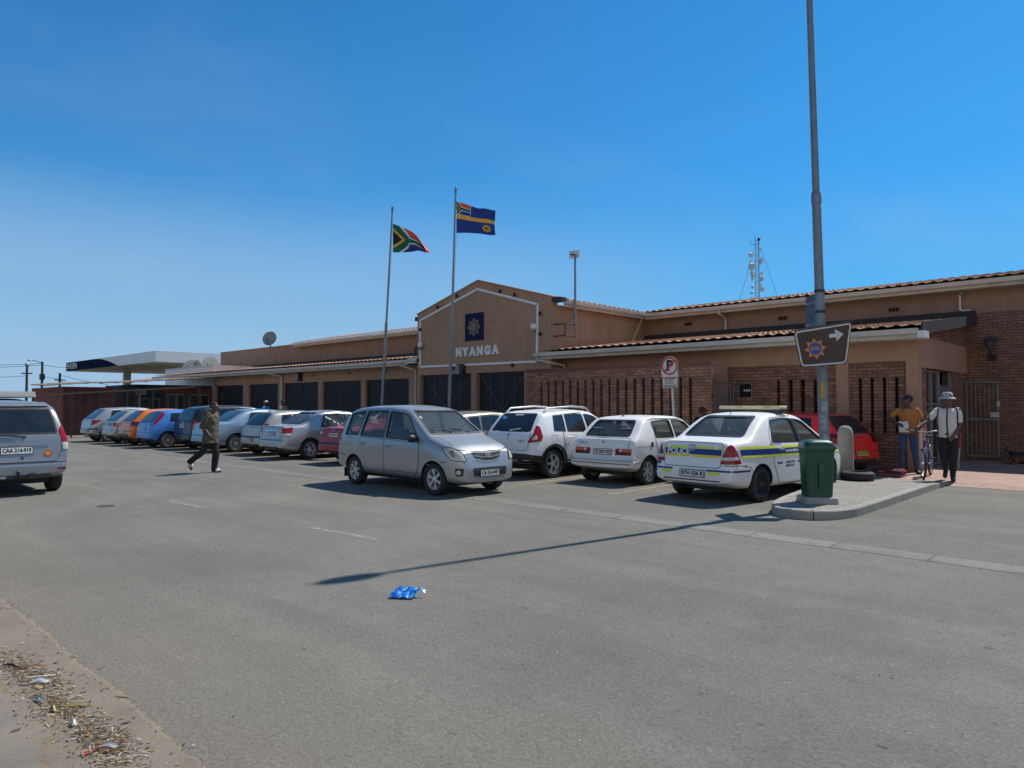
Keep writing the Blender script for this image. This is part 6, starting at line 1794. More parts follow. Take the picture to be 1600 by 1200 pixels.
for y0,y1,z0,z1 in ((.25,1.35,.6,2.0),(1.75,2.75,.35,2.25),(3.0,4.2,.35,2.25)):
    m=MB(); m.box(.002,.05,y0,y1,z0,z1); f=sub(m,'window_frame',flat('shop_frame_grey',(.16,.18,.20),.5),sh_)
    m=MB(); m.box(.052,.06,y0+.08,(y0+y1)/2-.03,z0+.08,z1-.1); sub(m,'pane',flat('shop_pane',(.05,.06,.065),.2),f)
    m=MB(); m.box(.052,.06,(y0+y1)/2+.03,y1-.08,z0+.08,z1-.1); sub(m,'pane',flat('shop_pane_dark',(.022,.024,.026),.2),f)
for a in ((0,.25),(1.55,1.72),(2.8,2.95),(4.22,4.38)):
    m=MB(); m.box(.002,.07,a[0],a[1],0,2.6); sub(m,'post',DKR if a[0]>1 else DKB,sh_)
m=MB(); m.box(.002,.08,1.5,4.4,2.3,2.55); sub(m,'header',DKR,sh_)
m=MB(); m.box(.01,.35,.0,.5,2.15,2.5); sub(m,'awning_box',flat('awning_grey',(.20,.22,.24),.6),sh_)
for k in range(18):
    m=MB(); m.cyl((.14,.3+.075*k,.1),(.14,.3+.075*k,2.3),.010,n=5); sub(m,'window_bar',STL,sh_)
rf=thing('sheet_roof','long rusty sheet roof on poles over the container and shop','roof',(-42.6,14,0))
m=MB(); vs=[];fs=[]; nn=64
for i in range(nn+1):
    t=i/nn; y=-4.0+7.9*t; z=2.60+.56*t+.012*math.sin(i*2.1)+.03*math.sin(t*9); 
    for x,dz in ((-3.2,.10),(.75,0)): vs.append((x,y,z+dz+(.02 if i%2 else 0)))
for i in range(nn): fs.append((2*i,2*i+2,2*i+3,2*i+1))
m.add(vs,fs); k=len(vs); m.add([(v_[0],v_[1],v_[2]-.035) for v_ in vs],[f[::-1] for f in fs]); 
for i in range(nn): m.f.append([2*i+1,2*i+3,k+2*i+3,k+2*i+1]); m.mi.append(0)
sub(m,'roof_sheet',flat('rusty_sheet',(.25,.17,.11),.8,.0,.4,3),rf,recalc=False,weld=False)
m=MB(); m.box(.55,.70,-3.9,3.8,2.35,2.44,Matrix.Rotation(R_(4),4,'X')); sub(m,'beam',flat('old_timber',(.10,.075,.055),.9),rf)
for y,h in ((-3.6,2.5),(.3,2.75),(3.6,2.95)):
    m=MB(); m.box(.57,.67,y-.05,y+.05,0,h-.25); sub(m,'post',flat('old_timber',(.10,.075,.055),.9),rf)
# mesh fence in front of the containers
fn=thing('mesh_fence','dark wire mesh fence on thin posts in front of the container','fence',(-39.2,10.3,0))
for k in range(7):
    m=MB(); m.tube([(-.02*k,1.25*k-.0,0),(-.02*k,1.25*k,2.3)],.04,8); sub(m,'post',STL,fn,smooth=40)
m=MB()
for k in range(8): z=.15+k*.3; m.tube([(-.0,0,z),(-.12,7.5,z)],.008,4)
for k in range(62): m.tube([(-.002*k,.12*k+.06,.12),(-.002*k,.12*k+.06,2.28)],.0045,3,False)
sub(m,'wire_mesh',STL,fn)
# utility poles, street light, wires
WOOD=flat('pole_timber',(.07,.06,.05),.9,0,.2,3)
def upole(label,x,y,h,top=True):
    p=thing('utility_pole',label,'pole',(x,y,0)); m=MB(); m.tube([(0,0,0),(0,0,h)],[.15,.11],10); sub(m,'post',WOOD,p,smooth=40)
    m=MB(); m.box(-.25,.25,-.2,.2,h-1.9,h-1.3) if top else m.box(-.05,.05,-.5,.5,h-.8,h-.68); sub(m,'transformer' if top else 'crossarm',STL,p); return p
a=upole('timber pole at the far left edge, topped by a pale lamp',-88.7,19.1,5.6,False)
b=upole('timber pole with a dark transformer box and a lamp arm',-87.5,20.2,6.1)
c=upole('short timber pole just left of the canopy',-86.2,21.5,4.9,False)
for q,z in ((b,5.95),):
    m=MB(); m.tube([(0,0,z),(-.5,-.6,z+.25),(-.7,-.8,z+.27)],.035,6); sub(m,'lamp_arm',STL,q); m=MB(); m.ball((-.8,-.95,z+.28),(.15,.28,.08)); sub(m,'lamp_head',GALV,q,smooth=60)
m=MB(); m.ball((0,0,5.75),(.22,.22,.2)); sub(m,'lamp_head',GALV,a,smooth=60)
def wire(p,q,sag):
    P_=[Vector(p)+(Vector(q)-Vector(p))*(i/14)-Vector((0,0,sag*4*(i/14)*(1-i/14))) for i in range(15)]
    m=MB(); m.tube(P_,.022,5,False); o=m.build('overhead_wire',BLK,None); return tag(o,'thin black overhead wires between the timber poles','wire','overhead wires at the far left')
for p,q,s_ in (((-87.5,20.2,5.9),(-96,8,5.9),.25),((-87.5,20.2,5.75),(-97,6,5.4),.3),((-87.5,20.2,5.8),(-84,22.5,5.5),.15),((-88.7,19.1,4.6),(-98,6,4.2),.2),((-86.2,21.5,4.7),(-79,24,3.6),.1),((-87.5,20.2,4.6),(-86.2,21.5,4.3),.08)): wire(p,q,s_)
# houses far off
def house(label,x,y,w,d,h,c,rc):
    hs_=thing('house',label,'house',(x,y,0)); m=MB(); m.box(-w/2,w/2,-d/2,d/2,0,h); sub(m,'wall',flat('house_wall_%d'%(abs(int(x*7+y))),c,.9),hs_)
    m=MB(); m.prism([(-w/2-.3,h),(w/2+.3,h),(0,h+w*.22)],-d/2-.3,d/2+.3,'y'); sub(m,'roof',flat('house_roof_%d'%(abs(int(x*5+y))),rc,.85,0,.25),hs_)
    for k in (-.25,.25):
        m=MB(); m.box(w/2+.002,w/2+.04,d*k-.5,d*k+.5,.9,2.0); sub(m,'window',TINT,hs_)
house('small ochre house with a red roof glimpsed beside the container',-76.6,24.0,6,5,1.9,(.36,.24,.13),(.26,.09,.05))
# radio mast
rm=thing('radio_mast','lattice radio mast hung with white drum antennas beyond the station roof','mast',(-26,57.5,0))
WT=flat('mast_white',(.55,.56,.57),.5,0,.1); m=MB(); H_=15.4
lg=[(-.17,-.1),(.17,-.1),(0,.2)]
for x,y in lg: m.tube([(x,y,0),(x,y,H_)],.025,6)
nb=26
for k in range(nb):
    z0=H_*k/nb; z1=H_*(k+1)/nb
    for i in range(3):
        p=lg[i];q=lg[(i+1)%3]; m.tube([(*p,z0),(*q,z1)],.014,4,False); m.tube([(*p,z1),(*q,z1)],.014,4,False)
sub(m,'lattice',flat('mast_grey',(.28,.30,.33),.5,.3),rm)
rs=random.Random(9)
for k in range(34):
    z=9.6+rs.uniform(0,5.2); side=rs.choice((-1,1,1)); r=rs.choice((.11,.13,.14,.15,.2)) if k not in (3,11) else .30
    p=Vector((side*rs.uniform(.24,.42),-.2,z)); d=Vector((side*rs.uniform(.4,1),-rs.uniform(.2,1),0)).normalized()
    m=MB(); m.tube([p,p+d*.05,p+d*r*1.1],[r*.4,r,r],12); m.tube([p,(side*.17,-.1,z)],.022,5); sub(m,'drum_antenna',WT,rm,smooth=40)
m=MB(); m.tube([(-.17,-.1,H_),(-.17,-.1,H_+.4)],.025,5); m.tube([(-.55,-.1,H_-.3),(.3,-.1,H_-.3)],.02,5); m.tube([(-.55,-.1,H_-.3),(-.58,-.1,H_+.25)],.015,5); sub(m,'whip_aerial',STL,rm)
m=MB(); m.ball((.17,-.1,H_+.1),(.13,.13,.15)); sub(m,'beacon',flat('beacon_red',(.03,.02,.025),.4),rm)
for sx in (-1,1):
    m=MB(); m.tube([(sx*.3,0,H_-.8),(sx*5.2,0,0)],.014,4); sub(m,'guy_wire',STL,rm)
# cameras and wall lamps on the station
def wcam(label,loc,rz=0,pipe=None):
    c=thing('security_camera',label,'camera',loc,R_(rz)); m=MB(); m.box(-.09,.09,-.12,0,-.08,.10); sub(m,'housing',WHTP,c,bevel=.015)
    m=MB(); m.ball((0,-.10,-.12),(.075,.075,.075),14,10); sub(m,'dome',flat('camera_dome',(.25,.26,.27),.2),c,smooth=60)
    if pipe: m=MB(); m.tube([Vector(p) for p in pipe],.028,8); sub(m,'conduit',WHTP,c,smooth=40)
    return c
wcam('white security camera on the left edge of the gable',(-22.0,17.955,3.98))
wcam('white security camera on the right edge of the gable',(-15.98,17.955,4.26))
wcam('white security camera with a bent conduit high on the right wall',(-4.62,23.70,4.95),0,[(-.05,-.05,-.08),(-.05,-.05,-.56),(-.05,-.05,-.60),(0,-.05,-.63),(.16,-.05,-.63),(.19,-.05,-.66),(.19,-.05,-.78)])
wl=thing('wall_lantern','dark lantern lamp on the brown brick wall','wall lamp',(-3.92,23.7,2.95))
m=MB(); m.box(-.11,.11,-.04,0,-.1,.08); sub(m,'wall_plate',STL,wl)
m=MB(); m.tube([(0,-.03,0),(0,-.2,.03),(0,-.25,.12),(0,-.25,.2)],.025,8); sub(m,'arm',STL,wl)
m=MB(); m.lathe([(.05,.2),(.15,.46),(.20,.48),(.03,.60),(.001,.61)],6,Matrix.Translation((0,-.25,0))); sub(m,'lantern',flat('lantern_dark',(.05,.065,.09),.3),wl)
for lab,x,y,z in (('dark box floodlight under the gable beside the screen column',-19.63,18.0,2.93),('dark box floodlight on the left wing lintel',-32.3,18.6,3.0)):
    f=thing('floodlight',lab,'floodlight',(x,y,z)); m=MB(); m.box(-.17,.17,-.2,-.002,-.2,.2); sub(m,'housing',BLK,f,bevel=.02); m=MB(); m.box(-.15,.02,-.212,-.201,-.17,.17); sub(m,'lens',flat('flood_lens',(.18,.19,.2),.2),f)
# ---------------------------------------------------------------- people, bicycle, dog
SKIN=flat('dark_skin',(.095,.048,.031),.5,0,.15,8)
SKIN2=flat('brown_skin',(.085,.043,.028),.5,0,.15,8)
def remeshed(m,name,mat,parent,voxel,smooth=3,folds=0,fscale=.12):
    me=m.mesh('tmp',weld=False); o=bpy.data.objects.new('tmp',me); COL.objects.link(o)
    md=o.modifiers.new('r','REMESH'); md.mode='VOXEL'; md.voxel_size=voxel
    sm=o.modifiers.new('s','SMOOTH'); sm.factor=.5; sm.iterations=smooth
    if folds:
        tx=bpy.data.textures.new('folds','CLOUDS'); tx.noise_scale=fscale; tx.noise_depth=2
        dm=o.modifiers.new('d','DISPLACE'); dm.texture=tx; dm.strength=folds; dm.mid_level=.5; dm.texture_coords='LOCAL'
    out=evaluated_mesh(o); drop(o); out.shade_smooth()
    return link_mesh(name,out,mat,parent)
def etube(m,secs,n=16):
    """stack of ellipses: (centre, half depth x, half width y, yaw)"""
    vs=[];fs=[]
    for c,a,b in secs:
        for k in range(n):
            t=2*PI*k/n; s=abs(math.cos(t))**.85*(1 if math.cos(t)>0 else -1); q=abs(math.sin(t))**.85*(1 if math.sin(t)>0 else -1)
            vs.append((c[0]+a*s,c[1]+b*q,c[2]))
    for i in range(len(secs)-1):
        for k in range(n): fs.append((i*n+k,i*n+(k+1)%n,(i+1)*n+(k+1)%n,(i+1)*n+k))
    fs.append(tuple(range(n-1,-1,-1))); fs.append(tuple(range((len(secs)-1)*n,len(secs)*n)))
    m.add(vs,fs)
def hand(m,w,e,palm,curl=.5,side=1,k=1.0):
    """w wrist, e elbow; palm normal points where the palm faces"""
    d=(w-e).normalized(); nrm=(palm-d*palm.dot(d)).normalized(); lat=d.cross(nrm)*side
    base=w+d*.045*k
    m.add(*ell(base+d*.01,(d,.052*k),(lat,.040*k),(nrm,.016*k)))
    m.capsule(w-d*.02,w+d*.03,.025*k,.026*k,8)
    for i,(o,L) in enumerate(((-.028,.070),(-.010,.078),(.010,.073),(.028,.058))):
        p=base+d*.045*k+lat*o*k; c=curl+.08*i
        d1=(d*math.cos(c*.6)+nrm*math.sin(c*.6)); d2=(d*math.cos(c*1.5)+nrm*math.sin(c*1.5))
        q=p+d1*L*.5*k; r=q+d2*L*.5*k
        m.capsule(p,q,.0092*k,.0085*k,8); m.capsule(q,r,.0085*k,.007*k,8)
    p=base-d*.02*k-lat*.035*k; q=p+(d*.7-lat*.6+nrm*.3).normalized()*.035*k; r=q+(d*.9-lat*.1+nrm*.4).normalized()*.03*k
    m.capsule(p,q,.012*k,.010*k,8); m.capsule(q,r,.010*k,.008*k,8)
def ell(c,*ax):
    (a,ra),(b,rb),(d,rd)=ax; n,mm=12,8; vs=[];fs=[]
    for i in range(mm+1):
        ph=PI*i/mm
        for k in range(n):
            t=2*PI*k/n; vs.append(c+a*(ra*math.cos(ph))+b*(rb*math.sin(ph)*math.cos(t))+d*(rd*math.sin(ph)*math.sin(t)))
    for i in range(mm):
        for k in range(n): fs.append((i*n+k,i*n+(k+1)%n,(i+1)*n+(k+1)%n,(i+1)*n+k))
    return vs,fs
V=Vector
def person(label,loc,rz,pose,skin=SKIN,H=1.75,group=None,fine=True):
    r=thing('person',label,'person',loc,R_(rz),group); k=H/1.75
    J=dict(pel=V((0,0,.95)),chest=V((0,0,1.30)),neck=V((-.01,0,1.47)),head=V((.015,0,1.635)),
       shL=V((0,.185,1.425)),elL=V((-.03,.235,1.13)),wrL=V((.04,.235,.88)),shR=V((0,-.185,1.425)),elR=V((-.03,-.235,1.13)),wrR=V((.04,-.235,.88)),
       hiL=V((0,.095,.93)),knL=V((.02,.10,.50)),anL=V((-.02,.10,.085)),hiR=V((0,-.095,.93)),knR=V((.02,-.10,.50)),anR=V((-.02,-.10,.085)),
       toL=V((.14,.12,.03)),toR=V((.14,-.12,.03)),palmL=V((0,-1,0)),palmR=V((0,1,0)),curlL=.5,curlR=.5,hyaw=0)
    J.update(pose)
    for a,b in list(J.items()):
        if isinstance(b,V) and not a.startswith('palm'): J[a]=b*k
    m=MB(); f=1.0 if fine else 1.0
    # torso, following pelvis -> chest -> neck
    def T(t): 
        return J['pel'].lerp(J['chest'],t) if t<=1 else J['chest'].lerp(J['neck'],t-1)
    etube(m,[(T(-.22),.085*k,.125*k),(T(0),.105*k,.165*k),(T(.3),.098*k,.145*k),(T(.6),.10*k,.142*k),(T(1),.115*k,.170*k),(T(1.45),.105*k,.178*k),(T(1.8),.075*k,.12*k),(T(2.0),.05*k,.06*k)])
    m.capsule(J['neck']-V((0,0,.04)),J['head']-V((0,0,.06)),.058*k,.052*k)
    for s in 'LR':
        m.capsule(J['sh'+s],J['el'+s],.050*k,.039*k); m.capsule(J['el'+s],J['wr'+s],.039*k,.026*k)
        m.capsule(J['hi'+s],J['kn'+s],.083*k,.056*k); m.capsule(J['kn'+s],J['an'+s],.056*k,.038*k)
        m.capsule(J['an'+s]-V((0,0,.02))*k,J['to'+s],.040*k,.030*k); 
        hand(m,J['wr'+s],J['el'+s],J['palm'+s],J['curl'+s],1 if s=='R' else -1,k)
    # head
    hc=J['head']; hy=R_(J['hyaw']); M=Matrix.Translation(hc)@Matrix.Rotation(hy,4,'Z')@Matrix.Scale(k,4)
    m.ball((-.008,0,.028),(.098,.076,.092),18,12,M)
    m.ball((.022,0,-.055),(.066,.056,.068),14,10,M); m.ball((.03,0,.0),(.066,.064,.075),14,10,M)
    m.add(*ellM(M,(.098,0,-.012),(.018,.015,.024))); m.add(*ellM(M,(.105,0,-.028),(.012,.019,.010)))
    m.add(*ellM(M,(.082,0,-.062),(.016,.026,.008))); m.add(*ellM(M,(.080,0,-.076),(.016,.023,.009)))
    m.add(*ellM(M,(.085,0,.022),(.014,.055,.010)))
    for sy in (-1,1): m.add(*ellM(M,(-.005,sy*.077,-.01),(.022,.010,.032)))
    remeshed(m,'body',skin,r,.0085*k if fine else .013,2)
    for sy in (-1,1):
        e=MB(); e.ball((.083,sy*.030,.006),(.012,.014,.009),10,8,M); e.build('eye',flat('eye_white',(.35,.33,.30),.3),r,smooth=80)
    r['_k']=k
    return r,J,M,k
def ellM(M,c,rad):
    q=MB(); q.ball(c,rad,12,8,M); return q.v,q.f
def shirt(r,J,k,mat,hem=-.10,sleeve=.55,loose=.03,name='shirt',folds=.025,full=False,collar=True):
    m=MB()
    def T(t): return J['pel'].lerp(J['chest'],t) if t<=1 else J['chest'].lerp(J['neck'],t-1)
    L=loose
    etube(m,[(T(hem/.35),.115*k+L,.180*k+L),(T(.2),.108*k+L,.165*k+L),(T(.6),.106*k+L,.16*k+L*.8),(T(1),.122*k+L*.7,.18*k+L*.6),(T(1.45),.108*k+L*.5,.188*k+L*.4),(T(1.75),.082*k+L*.4,.135*k+L*.3),(T(1.93),.064*k+L*.2,.075*k+L*.2)],20)
    for s in 'LR':
        a=J['sh'+s]; b=J['el'+s]; c=a.lerp(b,min(1,sleeve))
        a2=a+V((0,-.014 if s=='L' else .014,-.010))*k; m.capsule(a2,c,.058*k+L*.35,.054*k+L*.6,12)
        if sleeve>1: m.capsule(b,b.lerp(J['wr'+s],sleeve-1),.050*k+L*.4,.044*k+L*.4,12)
    return remeshed(m,name,mat,r,.0125,3,folds,.10)
def trousers(r,J,k,mat,loose=.02,name='trousers',length=.94,folds=.03,taper=1.0):
    m=MB(); L=loose
    etube(m,[(J['pel']+V((0,0,-.10))*k,.10*k+L*.6,.165*k+L*.5),(J['pel']+V((0,0,.0))*k,.112*k+L*.4,.172*k+L*.4),(J['pel']+V((0,0,.09))*k,.104*k+L*.3,.160*k+L*.3)])
    for s in 'LR':
        m.capsule(J['hi'+s],J['kn'+s],.092*k+L*.6,.064*k+L); m.capsule(J['kn'+s],J['kn'+s].lerp(J['an'+s],length),.064*k+L,(.050*k+L)*taper)
    return remeshed(m,name,mat,r,.0125,2,folds,.09)
def shoes(r,J,k,mat,name='shoe'):
    for s in 'LR':
        m=MB(); a=J['an'+s]; t=J['to'+s]
        d=(t-a).normalized(); 
        heel=a+V((0,0,-.035))*k-d*.04*k
        m.capsule(heel,t,.047*k,.043*k); m.capsule(a+V((0,0,.02)),a+V((0,0,-.03)),.05*k,.05*k)
        remeshed(m,name,mat,r,.012,2)
def hair(r,M,mat,name='hair',z=.012,s=1.03):
    m=MB(); m.ball((-.012,0,.030),(.100*s,.079*s,.094*s),18,12,M)
    m.v=[p for p in m.v]; o=m.mesh('h'); bm=bmesh.new(); bm.from_mesh(o); Mi=M.inverted()
    dl=[v for v in bm.verts if (Mi@v.co).z< (z if (Mi@v.co).x>-.02 else -.045)+max(0,(Mi@v.co).x)*.35]
    bmesh.ops.delete(bm,geom=dl,context='VERTS'); bm.to_mesh(o); bm.free()
    return link_mesh(name,o,mat,r,180)
HAIR=flat('black_hair',(.012,.010,.009),.8)
# 1. walking man in an olive shirt ------------------------------------------
n=N('olive_pattern'); v=n.coord(); n.base(n.ramp(n.noise(v,11,4,.7,.6),[(.36,(.06,.053,.034)),(.47,(.09,.078,.048)),(.58,(.115,.10,.064)),(.66,(.065,.056,.037))])); n.set(Roughness=.9); OLV=n.m
DKT=flat('dark_trousers',(.016,.016,.019),.9,0,.25,6)
pose=dict(pel=V((-.02,0,.94)),chest=V((.0,0,1.29)),neck=V((.02,0,1.46)),head=V((.06,0,1.62)),
  hiR=V((-.02,-.09,.92)),knR=V((-.16,-.10,.52)),anR=V((-.50,-.10,.27)),toR=V((-.47,-.10,.11)),
  hiL=V((-.01,.09,.92)),knL=V((.06,.10,.50)),anL=V((.02,.10,.085)),toL=V((.17,.11,.03)),
  elR=V((-.07,-.25,1.13)),wrR=V((.10,-.23,.92)),elL=V((-.10,.24,1.14)),wrL=V((-.02,.26,.89)),palmR=V((0,1,0)))
r,J,M,k=person('man in an olive patterned shirt and dark trousers walking across the road edge',(-16.98,7.42,0),34,pose,SKIN,1.72)
shirt(r,J,k,OLV,-.22,.98,.045,'shirt',.035); trousers(r,J,k,DKT,.02,'trousers',.98)
WSH=flat('sandal_white',(.55,.55,.56),.6); 
for s in 'LR':
    m=MB(); a=J['an'+s]; t=J['to'+s]; d=(t-a).normalized(); m.capsule(a+V((0,0,-.06))-d*.05,t+V((0,0,-.012)),.030,.036); remeshed(m,'sandal_sole',BLK,r,.012,2)
    m=MB(); q=a.lerp(t,.62); m.capsule(q+V((0,-.03,0)),q+V((0,.03,0)),.046,.046); remeshed(m,'sandal_strap',WSH,r,.012,2)
hair(r,M,HAIR,'hair',.045,1.015)
# 2. man in an orange T-shirt -------------------------------------------------
ORT=flat('orange_tshirt',(.42,.165,.04),.9,0,.12,6); JEA=flat('blue_denim',(.045,.085,.17),.9,0,.35,9,.2); NAV=flat('dark_cap',(.012,.013,.02),.8)
pose=dict(elR=V((.06,-.40,1.22)),wrR=V((.25,-.20,1.13)),palmR=V((0,0.6,-.6)),curlR=.5,elL=V((-.05,.30,1.14)),wrL=V((.12,.19,.96)),palmL=V((-.6,-.6,0)),curlL=.7,hyaw=-58,
  knL=V((.03,.13,.50)),anL=V((-.01,.16,.085)),toL=V((.14,.21,.03)),knR=V((.02,-.12,.50)),anR=V((-.02,-.14,.085)),toR=V((.12,-.22,.03)))
r,J,M,k=person('man in an orange T-shirt, black cap and jeans, holding a white sheet',(-4.62,18.0,.06),-77,pose,SKIN,1.78)
shirt(r,J,k,ORT,-.05,.55,.022,'tshirt',.022); trousers(r,J,k,JEA,.008,'jeans',.97,.02,.82); shoes(r,J,k,BLK)
m=MB(); etube(m,[(J['pel']+V((0,0,.02)),.124,.186),(J['pel']+V((0,0,.06)),.124,.186)],24); m.build('belt',flat('brown_belt',(.10,.045,.02),.5),r,smooth=50)
m=MB(); m.box(.122,.134,-.03,.03,J['pel'].z+.015,J['pel'].z+.065); m.build('buckle',flat('gold_buckle',(.5,.35,.12),.35,.7),r,bevel=.006)
def cap(r,M,mat):
    m=MB(); m.ball((-.01,0,.045),(.106,.086,.088),18,12,M); me=m.mesh('c'); bm=bmesh.new(); bm.from_mesh(me); Mi=M.inverted()
    bmesh.ops.delete(bm,geom=[v for v in bm.verts if (Mi@v.co).z<.040],context='VERTS'); bm.to_mesh(me); bm.free(); o=link_mesh('cap',me,mat,r,180)
    m=MB(); P_=[]
    for i in range(9): a=-PI/2+PI*i/8; P_.append((.06+.115*math.cos(a),.075*math.sin(a)))
    m.prism(P_,.034,.043,'z',M); m.build('cap_peak',mat,o)
cap(r,M,NAV); hair(r,M,HAIR,'hair',.03,1.005)
wr=J['wrR']; 
pp=thing('paper_sheet','white sheet of paper held by the man in the orange T-shirt','paper',(0,0,0)); Mr=Matrix.Translation((-4.62,18.0,.06))@Matrix.Rotation(R_(-77),4,'Z')
m=MB(); m.grid(lambda u,v:Mr@V((.235+.03*math.sin(v*3)+.02*u,-.17+.20*u-.02*v,.95+.24*v)),6,8); me=m.mesh('p',recalc=False)
o=link_mesh('sheet',me,flat('paper_white',(.70,.70,.72),.8,0,.05),pp,180)
pp.location=Mr@V((.24,-.08,.95)); o.location=-pp.location
# 3. man with a bucket hat, wheeling a bicycle -----------------------------------
n=N('lined_tshirt'); v=n.coord(); s=n.n('ShaderNodeSeparateXYZ'); n.l(v,s.inputs[0])
wv=n.n('ShaderNodeTexWave',bands_direction='Y'); wv.inputs['Scale'].default_value=1.9; wv.inputs['Distortion'].default_value=3.2; wv.inputs['Detail'].default_value=2; n.l(v,wv.inputs[0])
c=n.ramp(wv.outputs['Fac'],[(.0,(.02,.025,.04)),(.055,(.02,.025,.04)),(.075,(.62,.60,.55)),(1,(.62,.60,.55))])
c=n.mix(.6,c,n.ramp(n.noise(v,6,3),[(.45,(1,1,1)),(.7,(.95,.82,.55))]),'MULTIPLY'); n.base(c); n.set(Roughness=.9); LTS=n.m
n=N('bucket_pattern'); v=n.coord(); n.base(n.ramp(n.noise(v,26,3,.6,.8),[(.44,(.03,.035,.05)),(.50,(.55,.55,.52)),(.62,(.62,.61,.57)),(.68,(.05,.055,.07))])); n.set(Roughness=.9); BKT=n.m
pose=dict(elR=V((.16,-.33,1.20)),wrR=V((.33,-.47,1.10)),palmR=V((0,.3,-1)),curlR=1.0,elL=V((-.02,.215,1.13)),wrL=V((.15,.11,.93)),palmL=V((-1,-.3,0)),hyaw=-62,
  hiR=V((0,-.09,.93)),knR=V((.05,-.07,.52)),anR=V((-.22,-.05,.22)),toR=V((-.10,-.06,.08)),knL=V((.05,.09,.50)),anL=V((.02,.08,.085)),toL=V((.17,.09,.03)))
r,J,M,k=person('man in a patterned bucket hat and lined white T-shirt wheeling a bicycle',(-3.60,16.90,.06),-80,pose,SKIN,1.80)
shirt(r,J,k,LTS,-.08,.72,.014,'tshirt',.026); tr_=trousers(r,J,k,DKT,.016,'trousers',.97,.03,.75); shoes(r,J,k,BLK)
m=MB(); pts=[J['hiL']+V((-.02,.125,.02)),J['hiL'].lerp(J['knL'],.6)+V((-.02,.112,0))]; m.tube(pts,.018,6); m.build('red_stripe',flat('stripe_red',(.45,.03,.03),.8),tr_)
m=MB(); pts=[J['hiL'].lerp(J['knL'],.62)+V((-.02,.110,0)),J['knL']+V((-.02,.098,0)),J['knL'].lerp(J['anL'],.6)+V((-.01,.086,0))]; m.tube(pts,.018,6); m.build('grey_stripe',flat('stripe_grey',(.30,.30,.32),.8),tr_)
m=MB(); m.lathe([(.165,.012),(.160,.008),(.110,.045),(.102,.075),(.090,.125),(.060,.145),(.001,.150)],26,M@Matrix.Translation((-.008,0,-.0))@Matrix.Diagonal((1,.92,1,1))); m.build('bucket_hat',BKT,r,smooth=50)
# bicycle -----------------------------------------------------------------------
bk=thing('bicycle','old blue and silver bicycle wheeled along by the man in the bucket hat','bicycle',(-4.12,17.46,.06),R_(-84))
BBL=paint('bike_blue',(.015,.03,.28),.1,.3,.1); BSL=flat('bike_silver',(.45,.46,.48),.3,.8)
WR=.325
for x in (.52,-.52):
    w=bpy.data.objects.new('wheel',None); COL.objects.link(w); w.parent=bk; w.location=(x,0,WR)
    if x>0: w.rotation_euler=(0,0,R_(16))
    m=MB(); M=Matrix.Rotation(PI/2,4,'X')
    m.lathe([(WR-.025+.025*math.cos(2*PI*i/10),.022*math.sin(2*PI*i/10)) for i in range(10)],40,M,closed=True); m.build('tyre',RUB,w,smooth=80)
    m=MB(); m.lathe([(WR-.05,-.012),(WR-.04,-.014),(WR-.04,.014),(WR-.05,.012)],40,M,closed=True); m.build('rim',BSL,w,smooth=40)
    m=MB()
    for i in range(14):
        a=2*PI*i/14; m.tube([(.015*math.cos(a+.9),(.02 if i%2 else -.02),.015*math.sin(a+.9)),((WR-.045)*math.cos(a),0,(WR-.045)*math.sin(a))],.0022,3,False)
    m.tube([(0,-.05,0),(0,.05,0)],.018,10); m.build('spokes',BSL,w)
bb=V((-.10,0,.28)); st=V((-.24,0,.72)); hd=V((.34,0,.80)); hb=V((.385,0,.62)); fw=V((.52,0,WR)); rw=V((-.52,0,WR))
m=MB(); m.tube([bb,st],.017,8); m.tube([st+V((.01,0,-.03)),hd],.018,8); m.tube([bb,hb],.021,8); m.tube([hd,hb],.021,8); m.build('frame',BBL,bk,smooth=50)
m=MB()
for y in (-.05,.05): m.tube([bb+V((0,y*.4,0)),rw+V((0,y,0))],.011,6); m.tube([st+V((.0,y*.3,-.05)),rw+V((0,y,0))],.010,6)
m.build('rear_stays',BSL,bk,smooth=50)
m=MB()
for y in (-.055,.055): m.tube([hb+V((0,y,.02)),hb+V((.04,y,-.08)),fw+V((0,y,0))],.015,8)
m.tube([hb+V((0,-.06,.02)),hb+V((0,.06,.02))],.016,8); m.build('fork',BSL,bk,smooth=50)
m=MB(); m.tube([hd,V((.30,0,.93)),V((.36,0,.98))],.016,8); m.tube([V((.22,-.31,1.03)),V((.30,-.24,1.02)),V((.36,-.08,.99)),V((.36,.08,.99)),V((.30,.24,1.02)),V((.22,.31,1.03))],.012,8); m.build('handlebar',BSL,bk,smooth=50)
for y in (-1,1):
    m=MB(); m.tube([(.24,y*.29,1.03),(.15,y*.36,1.035)],.017,8); m.build('grip',BLK,bk,smooth=50)
m=MB(); m.tube([st,st+V((-.05,0,.14))],.013,8); m.build('seat_post',BSL,bk,smooth=50)
m=MB(); m.prism([(-.42,-.07),(-.38,-.085),(-.30,-.06),(-.16,-.02),(-.13,0),(-.16,.02),(-.30,.06),(-.38,.085),(-.42,.07)],.85,.90,'z'); m.build('saddle',BLK,bk,bevel=.012)
m=MB(); m.lathe([(.085,-.004),(.095,-.004),(.095,.004),(.085,.004)],28,Matrix.Translation(bb+V((0,-.045,0)))@Matrix.Rotation(PI/2,4,'X'),closed=True); m.tube([bb+V((0,-.06,0)),bb+V((.12,-.07,-.12))],.010,6); m.tube([bb+V((0,.06,0)),bb+V((-.12,.07,.12))],.010,6); m.build('crank',BSL,bk,smooth=40)
for p in ((.12,-.11,-.12),(-.12,.11,.12)):
    m=MB(); q=bb+V(p); m.box(q.x-.045,q.x+.045,q.y-.04,q.y+.04,q.z-.012,q.z+.012); m.build('pedal',BLK,bk)
m=MB()
for i in range(8):
    a=R_(20+i*15); 
